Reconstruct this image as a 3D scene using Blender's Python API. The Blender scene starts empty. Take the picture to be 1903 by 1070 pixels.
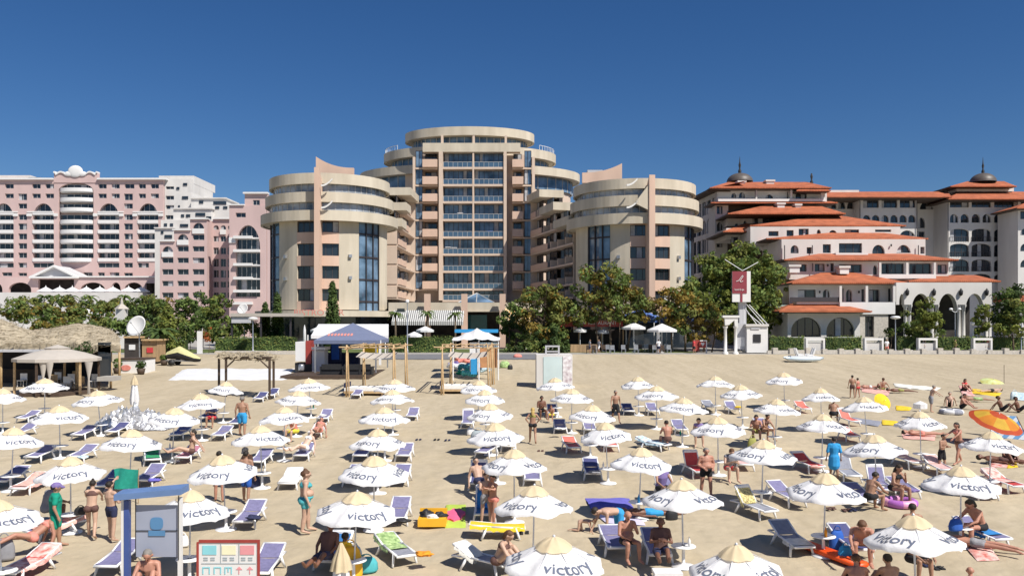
import bpy, bmesh, math, random
import numpy as np
from mathutils import Vector, Matrix, noise
rnd = random.Random(7)
F = 1550.0; CX = 951.5; HY = 600.0; CZ = 6.3
R = math.radians
scn = bpy.context.scene
COL = scn.collection
KN = [(-400, -2.5), (-10, -1.0), (16, 0), (22, .35), (30, .72), (45, 1.15), (70, 1.95), (95, 2.7), (100, 2.75), (5000, 2.75)]
def gh(y):
    for (a, za), (b, zb) in zip(KN, KN[1:]):
        if y <= b:
            return za + (zb - za) * (y - a) / (b - a)
    return 2.75
def P(px, py, d):
    return Vector(((px - CX) / F * d, d, CZ - (py - HY) / F * d))
def spot(px, py, z=0.0):
    """ground point such that a point z above it is seen at (px, py) of the photograph"""
    lo, hi = 8.0, 400.0
    for _ in range(60):
        m = (lo + hi) / 2
        y = HY + F * (CZ - gh(m) - z) / m
        if y > py: lo = m
        else: hi = m
    return Vector(((px - CX) / F * m, m, gh(m)))
# ---------------------------------------------------------------- materials
MT = {}
def mat(name, c, rough=.8, var=.12, scale=3.0, bump=0.0, bscale=20.0, metal=0.0, spec=.5, c2=None, trans=0.0, stretch=None):
    if name in MT: return MT[name]
    m = bpy.data.materials.new(name); m.use_nodes = True
    nt = m.node_tree; N = nt.nodes; L = nt.links
    b = N['Principled BSDF']; out = N['Material Output']
    b.inputs['Roughness'].default_value = rough
    b.inputs['Metallic'].default_value = metal
    b.inputs['Specular IOR Level'].default_value = spec
    tc = N.new('ShaderNodeTexCoord'); nz = N.new('ShaderNodeTexNoise')
    nz.inputs['Scale'].default_value = scale; nz.inputs['Detail'].default_value = 6
    src = tc.outputs['Object']
    if stretch:
        mp = N.new('ShaderNodeMapping'); mp.inputs['Scale'].default_value = stretch
        L.new(src, mp.inputs['Vector']); src = mp.outputs['Vector']
    L.new(src, nz.inputs['Vector'])
    cr = N.new('ShaderNodeValToRGB')
    cr.color_ramp.elements[0].position = .3; cr.color_ramp.elements[1].position = .7
    a = [max(0, x * (1 - var)) for x in c]; d = [min(.95, x * (1 + var)) for x in (c2 or c)]
    cr.color_ramp.elements[0].color = (*a, 1); cr.color_ramp.elements[1].color = (*d, 1)
    L.new(nz.outputs['Fac'], cr.inputs['Fac'])
    L.new(cr.outputs['Color'], b.inputs['Base Color'])
    if bump:
        n2 = N.new('ShaderNodeTexNoise'); n2.inputs['Scale'].default_value = bscale; n2.inputs['Detail'].default_value = 5
        L.new(src, n2.inputs['Vector'])
        bp = N.new('ShaderNodeBump'); bp.inputs['Strength'].default_value = bump; bp.inputs['Distance'].default_value = .05
        L.new(n2.outputs['Fac'], bp.inputs['Height']); L.new(bp.outputs['Normal'], b.inputs['Normal'])
    if trans:
        t = N.new('ShaderNodeBsdfTranslucent'); mx = N.new('ShaderNodeMixShader'); mx.inputs[0].default_value = trans
        L.new(cr.outputs['Color'], t.inputs['Color'])
        L.new(b.outputs[0], mx.inputs[1]); L.new(t.outputs[0], mx.inputs[2]); L.new(mx.outputs[0], out.inputs['Surface'])
    MT[name] = m
    return m
def stripes(name, c1, c2, scale, axis='X', rough=.8):
    if name in MT: return MT[name]
    m = bpy.data.materials.new(name); m.use_nodes = True
    N = m.node_tree.nodes; L = m.node_tree.links; b = N['Principled BSDF']; b.inputs['Roughness'].default_value = rough
    tc = N.new('ShaderNodeTexCoord'); w = N.new('ShaderNodeTexWave'); w.bands_direction = axis
    w.inputs['Scale'].default_value = scale; cr = N.new('ShaderNodeValToRGB')
    cr.color_ramp.interpolation = 'CONSTANT'
    cr.color_ramp.elements[0].color = (*c1, 1); cr.color_ramp.elements[1].color = (*c2, 1); cr.color_ramp.elements[1].position = .5
    L.new(tc.outputs['Object'], w.inputs['Vector']); L.new(w.outputs['Fac'], cr.inputs['Fac']); L.new(cr.outputs['Color'], b.inputs['Base Color'])
    MT[name] = m; return m
def M_(k): return MT[k]
mat('canvas_white', (.87, .87, .88), .85, .04, 4, .35, 7, trans=.25)
mat('canvas_tan', (.84, .70, .47), .85, .08, 5, trans=.35)
mat('ink', (.13, .15, .21), .8, .1)
mat('pole_metal', (.62, .63, .65), .4, .05, metal=.3)
mat('white_plastic', (.80, .80, .80), .4, .05)
mat('purple_mesh', (.19, .18, .32), .75, .14, 9, .2, 300)
mat('navy_mesh', (.07, .075, .19), .75, .12, 9, .2, 300)
mat('grey_mesh', (.27, .28, .33), .8, .12, 9, .2, 300)
mat('red_mesh', (.52, .06, .06), .75, .1, 9, .2, 300)
mat('coral_mesh', (.70, .17, .13), .75, .1, 9, .2, 300)
mat('rose_mesh', (.42, .18, .24), .75, .1, 9)
mat('pink_mesh', (.66, .42, .40), .75, .1, 9)
mat('blue_mesh', (.03, .15, .38), .75, .1, 9)
mat('towel_green', (.03, .28, .12), .95, .12, 12, .4, 60)
mat('towel_teal', (.02, .33, .25), .95, .1, 12, .4, 60)
mat('towel_white', (.82, .81, .78), .95, .05, 8, .4, 60)
mat('towel_cream', (.75, .73, .66), .95, .12, 8, .4, 60)
mat('towel_yellow', (.80, .55, .03), .95, .08, 8, .4, 60)
mat('towel_blue', (.03, .22, .55), .95, .15, 8, .4, 60)
mat('towel_sky', (.22, .48, .66), .95, .25, 8, .4, 60, c2=(.7, .8, .85))
mat('towel_red', (.75, .16, .12), .95, .3, 5, .4, 60, c2=(.85, .55, .5))
mat('towel_pink', (.75, .42, .36), .95, .2, 6, .4, 60)
mat('towel_pattern', (.12, .09, .04), .95, .2, 14, .4, 60, c2=(.85, .68, .3))
mat('towel_leaf', (.22, .38, .12), .95, .3, 9, .4, 60, c2=(.42, .55, .25))
mat('towel_violet', (.14, .13, .50), .95, .1, 4, .4, 60)
mat('hair_dark', (.02, .014, .01), .7, .3); mat('hair_brown', (.10, .045, .02), .7, .3)
mat('hair_blond', (.52, .36, .12), .7, .2); mat('hair_grey', (.22, .20, .18), .7, .2)
mat('skin_tan', (.36, .20, .13), .55, .08, 6); mat('skin_mid', (.50, .32, .23), .55, .08, 6)
mat('skin_dark', (.17, .075, .045), .5, .1, 6); mat('skin_red', (.43, .21, .145), .55, .08, 6); mat('skin_pale', (.62, .44, .34), .55, .06, 6)
mat('lips', (.35, .10, .08), .5, .05); mat('eye', (.03, .02, .02), .3, .05)
for k, c in dict(black=(.012, .012, .015), navy=(.02, .025, .07), blue=(.03, .30, .62), royal=(.02, .10, .42), turq=(.07, .38, .42), green=(.0, .26, .17),
                 yellow=(.62, .55, .05), red=(.55, .04, .05), white=(.75, .75, .75), brown=(.12, .06, .05), purple=(.20, .15, .35), grey=(.25, .25, .27), olive=(.3, .3, .08), orange=(.8, .3, .02), salmon=(.7, .25, .2)).items():
    mat('cloth_' + k, c, .85, .1, 8)
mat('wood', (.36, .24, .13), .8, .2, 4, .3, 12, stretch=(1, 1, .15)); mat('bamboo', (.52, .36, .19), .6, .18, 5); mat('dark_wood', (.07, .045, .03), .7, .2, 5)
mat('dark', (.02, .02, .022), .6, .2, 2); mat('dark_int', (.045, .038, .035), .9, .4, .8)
mat('steel', (.45, .46, .48), .35, .1, metal=.7); mat('stone', (.52, .48, .42), .9, .15, 4, .3, 12)
mat('cream_wall', (.52, .455, .35), .85, .11, .55, .05, 8, c2=(.56, .50, .40), stretch=(1, 1, .18)); mat('peach_wall', (.62, .44, .34), .85, .07, .6, stretch=(1, 1, .25)); mat('pink_wall', (.56, .41, .385), .9, .07, .3, stretch=(1, 1, .3))
mat('pink_tan', (.62, .49, .39), .85, .06, .5); mat('white_wall', (.61, .585, .555), .85, .06, .4, c2=(.64, .62, .59), stretch=(1, 1, .3)); mat('trim_white', (.72, .71, .69), .8, .03, .6)
mat('grey_wall', (.50, .50, .52), .85, .05, .5)
mat('glass_blue', (.05, .10, .16), .06, .35, .5, spec=.9, c2=(.15, .23, .33)); mat('glass_ribbon', (.14, .17, .20), .1, .5, .5, spec=.8, c2=(.36, .38, .40)); mat('glass_dark', (.02, .028, .038), .08, .4, .4, spec=.8)
mat('curtain', (.42, .43, .45), .7, .25, 1.2); mat('frame_dark', (.045, .04, .045), .5, .1); mat('frame_light', (.45, .45, .44), .5, .1)
mat('dome_metal', (.10, .085, .075), .5, .15, 2); mat('concrete', (.40, .38, .35), .9, .1, 1, .1, 10)
mat('tarp', (.74, .74, .74), .6, .06, 2, .4, 3); mat('thatch', (.33, .27, .18), 1, .25, 3, 1.0, 14, c2=(.46, .39, .28), stretch=(1, 1, 4))
mat('canvas_cream', (.57, .52, .46), .9, .04, 3, trans=.2); mat('canvas_grey', (.17, .20, .31), .9, .06, 3, trans=.12)
mat('bark', (.13, .095, .065), .95, .25, 6, .6, 12)
def tiles(name, c):
    m = mat(name, c, .85, .16, .9, c2=tuple(min(.9, x * 1.25) for x in c)); N = m.node_tree.nodes; L = m.node_tree.links
    w = N.new('ShaderNodeTexWave'); w.inputs['Scale'].default_value = 1.3; w.inputs['Distortion'].default_value = .6
    tc = [n for n in N if n.type == 'TEX_COORD'][0]; L.new(tc.outputs['Object'], w.inputs['Vector'])
    bp = N.new('ShaderNodeBump'); bp.inputs['Strength'].default_value = .6; bp.inputs['Distance'].default_value = .06
    L.new(w.outputs['Fac'], bp.inputs['Height']); L.new(bp.outputs['Normal'], N['Principled BSDF'].inputs['Normal']); return m
tiles('roof_tiles', (.36, .105, .045))
def leafmat(name, c, c2):
    m = mat(name, c, .75, .35, .55, c2=c2, trans=.3, spec=.25); return m
leafmat('leaf_green', (.075, .13, .03), (.16, .22, .06)); leafmat('leaf_olive', (.11, .14, .03), (.21, .22, .06))
leafmat('leaf_yellow', (.17, .14, .025), (.27, .18, .04)); leafmat('leaf_dark', (.04, .075, .022), (.075, .115, .035)); leafmat('leaf_lime', (.12, .17, .03), (.22, .24, .05))
leafmat('leaf_red', (.45, .10, .04), (.5, .2, .05))
# ---------------------------------------------------------------- mesh builder
OFF = {}
AUTO = {'post', 'capital', 'brace', 'rod', 'roof_equipment', 'link_partition', 'stake', 'stick', 'end_block', 'pictogram_', 'rule', 'small_print', 'lettering'}
class MB:
    def __init__(s): s.v = []; s.f = []; s.mi = []; s.s = []; s.M = None; s.k = 0; s.g = []
    def add(s, vs, fs, sm=False):
        n = len(s.v); s.g.append((n, len(s.f)))
        if s.M is not None: vs = [s.M @ Vector(v) for v in vs]
        s.v.extend([tuple(v) for v in vs])
        for f in fs: s.f.append(tuple(i + n for i in f)); s.mi.append(s.k); s.s.append(sm)
        return s
    def box(s, x0, x1, y0, y1, z0, z1):
        if x0 > x1: x0, x1 = x1, x0
        if y0 > y1: y0, y1 = y1, y0
        if z0 > z1: z0, z1 = z1, z0
        return s.add([(x0, y0, z0), (x1, y0, z0), (x1, y1, z0), (x0, y1, z0), (x0, y0, z1), (x1, y0, z1), (x1, y1, z1), (x0, y1, z1)],
              [(0, 3, 2, 1), (4, 5, 6, 7), (0, 1, 5, 4), (1, 2, 6, 5), (2, 3, 7, 6), (3, 0, 4, 7)])
    def px(s, a, b, t, u, d0, d1):
        """box whose front face at distance d0 fills the photo rectangle a..b, t..u"""
        A = P(a, t, d0); B = P(b, u, d0)
        return s.box(A.x, B.x, d0, d1, B.z, A.z)
    def tube(s, p0, p1, r0, r1=None, n=8, cap=True, sx=1.0, side=None):
        if r1 is None: r1 = r0
        p0 = Vector(p0); p1 = Vector(p1); ax = (p1 - p0)
        if ax.length < 1e-6: return s
        ax.normalize()
        u = Vector(side) if side is not None else (Vector((1, 0, 0)) if abs(ax.x) < .9 else Vector((0, 1, 0)))
        u = (u - ax * u.dot(ax))
        if u.length < 1e-4: u = ax.orthogonal()
        u.normalize(); w = ax.cross(u)
        vs = []
        for p, r in ((p0, r0), (p1, r1)):
            for i in range(n):
                a = 2 * math.pi * i / n
                vs.append(p + u * (math.cos(a) * r * sx) + w * (math.sin(a) * r))
        fs = [(i, (i + 1) % n, n + (i + 1) % n, n + i) for i in range(n)]
        if cap: fs += [tuple(range(n - 1, -1, -1)), tuple(range(n, 2 * n))]
        return s.add(vs, fs, n > 6)
    def path(s, pts, r, n=6):
        for a, b in zip(pts, pts[1:]): s.tube(a, b, r, r, n)
        return s
    def lathe(s, prof, c=(0, 0, 0), n=24, sm=True, sq=1.0):
        vs = []; fs = []
        for r, z in prof:
            for i in range(n):
                a = 2 * math.pi * i / n
                vs.append((c[0] + r * math.cos(a), c[1] + r * sq * math.sin(a), c[2] + z))
        for j in range(len(prof) - 1):
            for i in range(n):
                fs.append((j * n + i, j * n + (i + 1) % n, (j + 1) * n + (i + 1) % n, (j + 1) * n + i))
        return s.add(vs, fs, sm)
    def ell(s, c, rx, ry, rz, n=12, m=8, M=None):
        vs = []; fs = []
        for j in range(m + 1):
            t = math.pi * j / m
            for i in range(n):
                a = 2 * math.pi * i / n
                v = Vector((rx * math.sin(t) * math.cos(a), ry * math.sin(t) * math.sin(a), rz * math.cos(t)))
                if M is not None: v = M @ v
                vs.append((c[0] + v.x, c[1] + v.y, c[2] + v.z))
        for j in range(m):
            for i in range(n):
                fs.append((j * n + i, (j + 1) * n + i, (j + 1) * n + (i + 1) % n, j * n + (i + 1) % n))
        return s.add(vs, fs, True)
    def crumple(s, c, rx, ry, rz, seed=0, n=22, m=14):
        n0 = len(s.v); s.ell(c, rx, ry, rz, n, m)
        for i in range(n0, len(s.v)):
            v = Vector(s.v[i]); d = v - Vector(c); k = 1 + .55 * noise.noise((d.x / rx * 1.6 + seed, d.y / ry * 1.6, d.z / rz * 1.6)) + .22 * noise.noise((d.x / rx * 4 + seed, d.y / ry * 4, 5)); v = Vector(c) + d * k; v.z = max(v.z, c[2] - rz * .75); s.v[i] = tuple(v)
        return s
    def prism(s, poly, y0, y1):
        """polygon in xz extruded in y"""
        n = len(poly)
        vs = [(x, y0, z) for x, z in poly] + [(x, y1, z) for x, z in poly]
        fs = [tuple(range(n)), tuple(range(2 * n - 1, n - 1, -1))] + [(i, n + i, n + (i + 1) % n, (i + 1) % n) for i in range(n)]
        return s.add(vs, fs)
    def prismz(s, poly, z0, z1):
        n = len(poly)
        vs = [(x, y, z0) for x, y in poly] + [(x, y, z1) for x, y in poly]
        fs = [tuple(range(n - 1, -1, -1)), tuple(range(n, 2 * n))] + [(i, (i + 1) % n, n + (i + 1) % n, n + i) for i in range(n)]
        return s.add(vs, fs)
    def ring(s, cx, cy, a, b, z0, z1, th, t0=-math.pi, t1=math.pi, n=48):
        vs = []; fs = []
        for i in range(n + 1):
            t = t0 + (t1 - t0) * i / n
            for (k, z) in ((0, z0), (0, z1), (th, z1), (th, z0)):
                vs.append((cx + (a - k) * math.sin(t), cy - (b - k) * math.cos(t), z))
        for i in range(n):
            for j in range(4):
                fs.append((4 * i + j, 4 * i + (j + 1) % 4, 4 * i + 4 + (j + 1) % 4, 4 * i + 4 + j))
        fs += [(0, 1, 2, 3), (4 * n + 3, 4 * n + 2, 4 * n + 1, 4 * n)]
        return s.add(vs, fs)
    def disc(s, cx, cy, a, b, z0, z1, n=48):
        return s.prismz([(cx + a * math.sin(2 * math.pi * i / n), cy - b * math.cos(2 * math.pi * i / n)) for i in range(n)][::-1], z0, z1)
    def mesh(s, name, mats):
        me = bpy.data.meshes.new(name)
        me.from_pydata(s.v, [], s.f)
        for m in (mats if isinstance(mats, (list, tuple)) else [mats]): me.materials.append(MT[m] if isinstance(m, str) else m)
        me.polygons.foreach_set('material_index', s.mi); me.polygons.foreach_set('use_smooth', s.s)
        me.update()
        return me
    def build(s, name, mats, parent=None, label=None, local=False):
        if name in AUTO and len(s.g) > 1:      # one object for each piece
            g = s.g + [(len(s.v), len(s.f))]; first = None
            for (v0, f0), (v1, f1) in zip(g, g[1:]):
                p = MB(); p.v = s.v[v0:v1]; p.f = [tuple(i - v0 for i in f) for f in s.f[f0:f1]]; p.mi = s.mi[f0:f1]; p.s = s.s[f0:f1]; p.g = [(0, 0)]
                o = p.build(name, mats, parent, label, local); first = first or o
            return first
        if not local and parent is not None:
            o = OFF.get(parent.name, Vector((0, 0, 0)))
            s.v = [(a - o.x, b - o.y, c - o.z) for a, b, c in s.v]
        ob = link(name, s.mesh(name, mats), parent)
        if not local and parent is not None: OFF[ob.name] = OFF.get(parent.name, Vector((0, 0, 0)))
        if label: ob['label'] = label
        return ob
def link(name, me, parent=None):
    ob = bpy.data.objects.new(name, me); COL.objects.link(ob)
    if parent is not None: ob.parent = parent
    return ob
def tag(o, label=None, cat=None, group=None, kind=None):
    if label: o['label'] = label
    if cat: o['category'] = cat
    if group: o['group'] = group
    if kind: o['kind'] = kind
    return o
def thing(name, label, cat, loc=(0, 0, 0), rz=0.0, group=None):
    o = bpy.data.objects.new(name, None); COL.objects.link(o); o.empty_display_size = .3
    o.location = loc; o.rotation_euler = (0, 0, rz)
    OFF[o.name] = Vector(loc)
    return tag(o, label, cat, group)
KIDS = {}
def dup(root, loc, rz=0.0, label=None, scale=None):
    r = root.copy(); COL.objects.link(r); r.location = loc; r.rotation_euler = (0, 0, rz)
    if scale: r.scale = scale
    if label: r['label'] = label
    for ch in KIDS.get(root.name) or [c for c in root.children]:
        c = ch.copy(); COL.objects.link(c); c.parent = r
        for g in ch.children:
            e = g.copy(); COL.objects.link(e); e.parent = c
    return r
def solo(mb, name, mats, label, cat, group=None, kind=None, loc=None):
    """a top-level thing that is one mesh; its origin goes to the base"""
    if loc is None:
        xs = [v[0] for v in mb.v]; ys = [v[1] for v in mb.v]; zs = [v[2] for v in mb.v]
        loc = Vector(((min(xs) + max(xs)) / 2, (min(ys) + max(ys)) / 2, min(zs)))
        mb.v = [(a - loc.x, b - loc.y, c - loc.z) for a, b, c in mb.v]
    o = link(name, mb.mesh(name, mats)); o.location = loc
    return tag(o, label, cat, group, kind)
def struct(mb, name, mats):
    o = link(name, mb.mesh(name, mats)); o['kind'] = 'structure'; return o
def text_geo(s, size=1.0, ext=0.0, font_bold=0.0):
    cu = bpy.data.curves.new('t', 'FONT'); cu.body = s; cu.size = size; cu.extrude = ext; cu.align_x = 'CENTER'; cu.offset = font_bold; cu.resolution_u = 3
    ob = bpy.data.objects.new('t', cu); COL.objects.link(ob)
    dg = bpy.context.evaluated_depsgraph_get(); me = bpy.data.meshes.new_from_object(ob.evaluated_get(dg))
    vs = [v.co.copy() for v in me.vertices]; fs = [tuple(p.vertices) for p in me.polygons]
    bpy.data.objects.remove(ob); bpy.data.curves.remove(cu); bpy.data.meshes.remove(me)
    return vs, fs
def sign_text(mb, s, c, size, width=None, n=(0, -1)):
    """upright lettering centred at c, in a plane facing the sea"""
    vs, fs = text_geo(s, size, .01)
    w = max(v.x for v in vs) - min(v.x for v in vs); k = (width / w) if width else 1
    mb.add([(c[0] + v.x * k, c[1] - v.z, c[2] + v.y) for v in vs], fs)
# ---------------------------------------------------------------- walls with openings
def wall(mb, X0, X1, Z0, Z1, y0, y1, ops):
    xs = sorted({X0, X1} | {o[0] for o in ops} | {o[1] for o in ops}); zs = sorted({Z0, Z1} | {o[2] for o in ops} | {o[3] for o in ops})
    xs = [x for x in xs if X0 <= x <= X1]; zs = [z for z in zs if Z0 <= z <= Z1]
    nx, nz = len(xs) - 1, len(zs) - 1
    def solid(i, j):
        if i < 0 or j < 0 or i >= nx or j >= nz: return False
        cx = (xs[i] + xs[i + 1]) / 2; cz = (zs[j] + zs[j + 1]) / 2
        return not any(o[0] < cx < o[1] and o[2] < cz < o[3] for o in ops)
    S = [[solid(i, j) for j in range(nz)] for i in range(nx)]
    g = lambda i, j: 0 <= i < nx and 0 <= j < nz and S[i][j]
    for i in range(nx):
        a, b = xs[i], xs[i + 1]
        for j in range(nz):
            if not S[i][j]: continue
            c, d = zs[j], zs[j + 1]
            mb.add([(a, y0, c), (b, y0, c), (b, y0, d), (a, y0, d)], [(0, 1, 2, 3)])
            mb.add([(a, y1, c), (b, y1, c), (b, y1, d), (a, y1, d)], [(3, 2, 1, 0)])
            if not g(i - 1, j): mb.add([(a, y0, c), (a, y0, d), (a, y1, d), (a, y1, c)], [(0, 1, 2, 3)])
            if not g(i + 1, j): mb.add([(b, y0, c), (b, y1, c), (b, y1, d), (b, y0, d)], [(0, 1, 2, 3)])
            if not g(i, j - 1): mb.add([(a, y0, c), (a, y1, c), (b, y1, c), (b, y0, c)], [(0, 1, 2, 3)])
            if not g(i, j + 1): mb.add([(a, y0, d), (b, y0, d), (b, y1, d), (a, y1, d)], [(0, 1, 2, 3)])
    for o in ops:
        if len(o) > 4 and o[4]:
            a, b, _, zt, ah = o[:5]; n = 12; cx = (a + b) / 2; hw = (b - a) / 2
            q = [(cx - hw * math.cos(math.pi * i / n), zt - ah + ah * math.sin(math.pi * i / n)) for i in range(n + 1)]
            for (xa, za), (xb, zb) in zip(q, q[1:]):
                for yy, fl in ((y0, 1), (y1, 0)):
                    f = (0, 1, 2, 3) if fl else (3, 2, 1, 0)
                    mb.add([(xa, yy, za), (xb, yy, zb), (xb, yy, zt), (xa, yy, zt)], [f])
                mb.add([(xa, y0, za), (xa, y1, za), (xb, y1, zb), (xb, y0, zb)], [(0, 1, 2, 3)])
def win(parent, x0, x1, z0, z1, y, mats=('frame_light', 'glass_dark', 'curtain'), nx=2, fw=.06, ah=0.0, cur=.35, name='window', M=None):
    """a glazed window unit set at y: frame, mullions, panes, now and then a drawn curtain"""
    mb = MB(); mb.M = M
    mb.k = 1; mb.box(x0, x1, y + .03, y + .07, z0, z1)
    mb.k = 0
    mb.box(x0, x0 + fw, y - .02, y + .03, z0, z1); mb.box(x1 - fw, x1, y - .02, y + .03, z0, z1)
    mb.box(x0 + fw, x1 - fw, y - .02, y + .03, z0, z0 + fw); mb.box(x0 + fw, x1 - fw, y - .02, y + .03, z1 - fw, z1)
    for i in range(1, nx):
        x = x0 + (x1 - x0) * i / nx; mb.box(x - fw / 2, x + fw / 2, y - .015, y + .028, z0 + fw, z1 - fw)
    if rnd.random() < cur:
        mb.k = 2; w = (x1 - x0); k = rnd.randint(0, max(0, nx - 1)); a = x0 + w * k / nx + fw; b = a + w / nx * rnd.uniform(.4, .9)
        mb.box(a, min(b, x1 - fw), y + .012, y + .026, z0 + fw, z1 - fw)
    return mb.build(name, list(mats), parent)
class Cv:
    """maps a zoomed view's coordinates back to photo pixels"""
    def __init__(s, k, ox, oy): s.k = k; s.ox = ox; s.oy = oy
    def x(s, a): return s.ox + a / s.k
    def y(s, a): return s.oy + a / s.k
    def W(s, a, t, d): return P(s.x(a), s.y(t), d)
    def rect(s, a, b, t, u, d):
        A = s.W(a, t, d); B = s.W(b, u, d); return A.x, B.x, B.z, A.z
# ================================================================ BUILDINGS
G = 2.75
# ---------------------------------------------------------------- pink hotel far left
C0 = Cv(2.676, 0, 290)
def pink_hotel():
    d = 262.0
    rt = thing('hotel_building', 'long pink hotel with white arched balcony bays and scrolled gable, far left', 'hotel', (P(175, 600, d).x, d, G))
    w = MB(); ops = []; wins = []; balc = MB()
    sc = d / F / 2.676
    def X(a): return C0.W(a, 0, d).x
    def Z(t): return C0.W(0, t, d).z
    fl = [(290, 318), (335, 367), (385, 415), (433, 462), (480, 507)]
    # arched bays
    for a, b in ((-36, 68), (163, 268), (487, 593), (685, 788)):
        ops.append((X(a), X(b), Z(507), Z(235), 5.0)); wins.append((a, b, 235, 507, 'bay'))
    ops.append((X(290), X(465), Z(507), Z(133), 2.6)); wins.append((290, 465, 133, 507, 'mid'))
    for a, b in ((91, 134), (617, 660)):
        for t, u in [(187, 220), (236, 262)] + fl + [(530, 555), (580, 597)]:
            ops.append((X(a), X(b), Z(u), Z(t))); wins.append((a, b, t, u, 'w'))
    for a, b in ((25, 68), (160, 202), (226, 268), (489, 530), (555, 595), (620, 668), (690, 725), (750, 790)):
        for t, u in ((138, 162), (187, 210)):
            if t == 187 and a == 620: continue
            ops.append((X(a), X(b), Z(u), Z(t))); wins.append((a, b, t, u, 'w'))
    for a, b in ((-36, 68), (163, 268), (487, 593), (685, 740)):
        ops.append((X(a), X(b), Z(555), Z(531))); wins.append((a, b, 531, 555, 'w3'))
    for a, b in ((10, 60), (487, 520), (545, 593), (300, 340), (415, 460)):
        ops.append((X(a), X(b), Z(597), Z(578))); wins.append((a, b, 578, 597, 'w'))
    wall(w, X(-70), X(812), G, Z(118), d, d + 1.0, ops)
    w.build('wall', 'pink_wall', rt)
    b2 = MB(); b2.px(C0.x(-70), C0.x(812), C0.y(119), C0.y(700), d + 1.6, d + 20)
    b2.build('rear_block', 'pink_wall', rt)
    for a, b, t, u, k in wins:
        if k in ('w', 'w3'):
            win(rt, X(a), X(b), Z(u), Z(t), d + .45, nx=3 if k == 'w3' else 2, fw=.12)
        else:
            rows = [(235, 275)] + fl if k == 'bay' else [(140, 160), (187, 208), (236, 258)] + fl
            for i, (t2, u2) in enumerate(rows):
                zt = Z(t2)
                win(rt, X(a), X(b), Z(u2) - 1.2, zt, d + 1.1, nx=5 if k == 'mid' else 4, fw=.14, cur=.7)
                if i < len(rows) - 1 or 1:
                    zb = Z(u2)
                    p = MB()
                    if k == 'mid':
                        cx = (X(a) + X(b)) / 2
                        p.ring(cx, d + 1.2, (X(b) - X(a)) / 2 - .02, 2.6, zb - 1.15, zb, .25, -math.pi / 2, math.pi / 2, 16)
                        p.disc(cx, d + 1.2, (X(b) - X(a)) / 2 - .3, 2.3, zb - 1.4, zb - 1.16, 24)
                    else:
                        p.box(X(a) + .02, X(b) - .02, d - .25, d - .05, zb - 1.05, zb); p.box(X(a) + .02, X(b) - .02, d - .04, d + 1.0, zb - 1.25, zb - .95)
                    p.build('balcony', 'trim_white', rt)
    p = MB()
    for a, b in ((68, 90), (136, 160), (270, 288), (466, 486), (595, 615), (662, 683), (790, 812)):
        p.box(X(a), X(b), d - .5, d, Z(300), Z(286))
    p.build('capital', 'trim_white', rt)
    p = MB()
    for a, b in ((-70, 268), (488, 830)):
        p.box(X(a), X(b), d - .9, d + 1, Z(119), Z(111))
    for a, b in ((-70, 90), (136, 268), (488, 616), (662, 812)):
        p.box(X(a), X(b), d - .35, d, Z(281) , Z(276))
    p.build('cornice', 'trim_white', rt)
    # scrolled gable
    g = MB(); pts = []
    for i in range(41):
        t = i / 40; x = 270 + 217 * t; s_ = abs(t - .5) * 2
        y = 92 - 8 * math.cos(s_ * math.pi * 3) - 24 * max(0, 1 - s_ * 2.3) + (-14 if s_ > .93 else 0)
        pts.append((X(x), Z(y)))
    poly = [(X(270), Z(133)), (X(487), Z(133))] + pts[::-1]
    g.prism(poly, d - .2, d + 1.2); g.build('gable', 'pink_wall', rt)
    g = MB()
    for (xa, za), (xb, zb) in zip(pts, pts[1:]):
        g.prism([(xa, za), (xb, zb), (xb, zb + .5), (xa, za + .5)], d - .6, d + 1.3)
    g.ell((X(378), d - .4, Z(78)), 2.4, .4, 1.9, 14, 8); g.ell((X(345), d - .4, Z(90)), 1.5, .3, .8); g.ell((X(411), d - .4, Z(90)), 1.5, .3, .8)
    g.build('gable_scroll', 'trim_white', rt)
    # white end block
    e = MB(); ops = []
    for t, u in ((148, 163), (195, 215), (242, 262), (292, 313), (338, 352)): ops.append((X(817), X(858), Z(u), Z(t)))
    wall(e, X(812), X(946), G, Z(112), d + 1.1, d + 2, ops); e.box(X(770), X(946), d + 3, d + 22, Z(130), Z(90))
    e.box(X(812) + .5, X(946) - .05, d + 2.2, d + 20, G, Z(114))
    e.box(X(895), X(1000), d + 12, d + 24, G, Z(180)); e.box(X(60) - 60, X(105), d + 5, d + 15, Z(115), Z(82))
    e.build('end_block', 'white_wall', rt)
    for o in ops: win(rt, o[0], o[1], o[2], o[3], d + 1.5, fw=.12)
    for a, b, t, u in ((872, 886, 152, 164), (905, 925, 132, 144), (905, 925, 195, 208), (868, 890, 342, 356)):
        q = MB(); q.box(X(a), X(b), d + .85, d + 1.09, Z(u), Z(t)); q.build('window', 'glass_dark', rt)
    for t, u in ((243, 262), (295, 308)):
        q = MB(); q.k = 0; q.box(X(880), X(922), d + .85, d + 1.09, Z(u), Z(t)); q.build('window', 'glass_dark', rt)
    r = MB(); r.box(X(675), X(745), d + 4, d + 10, Z(112), Z(103)); r.box(X(105), X(165), d + 4, d + 10, Z(112), Z(95)); r.build('roof_equipment', 'steel', rt)
    # ground storey
    q = MB(); d2 = d - 9; ops = []
    def X2(a): return C0.W(a, 0, d2).x
    def Z2(t): return C0.W(0, t, d2).z
    for a, b in ((-60, 12), (43, 155), (400, 522), (552, 600), (618, 710)): ops.append((X2(a), X2(b), Z2(684), Z2(628), 2.2))
    ops.append((X2(190), X2(368), Z2(684), Z2(612)))
    ops.append((X2(722), X2(770), Z2(684), Z2(632)))
    wall(q, X2(-75), X2(785), Z2(690), Z2(602), d2, d2 + 1, ops)
    q.box(X2(-75), X2(785), d2 + 1.2, d - .6, Z2(602) - .5, Z2(602) - .02)
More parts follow.
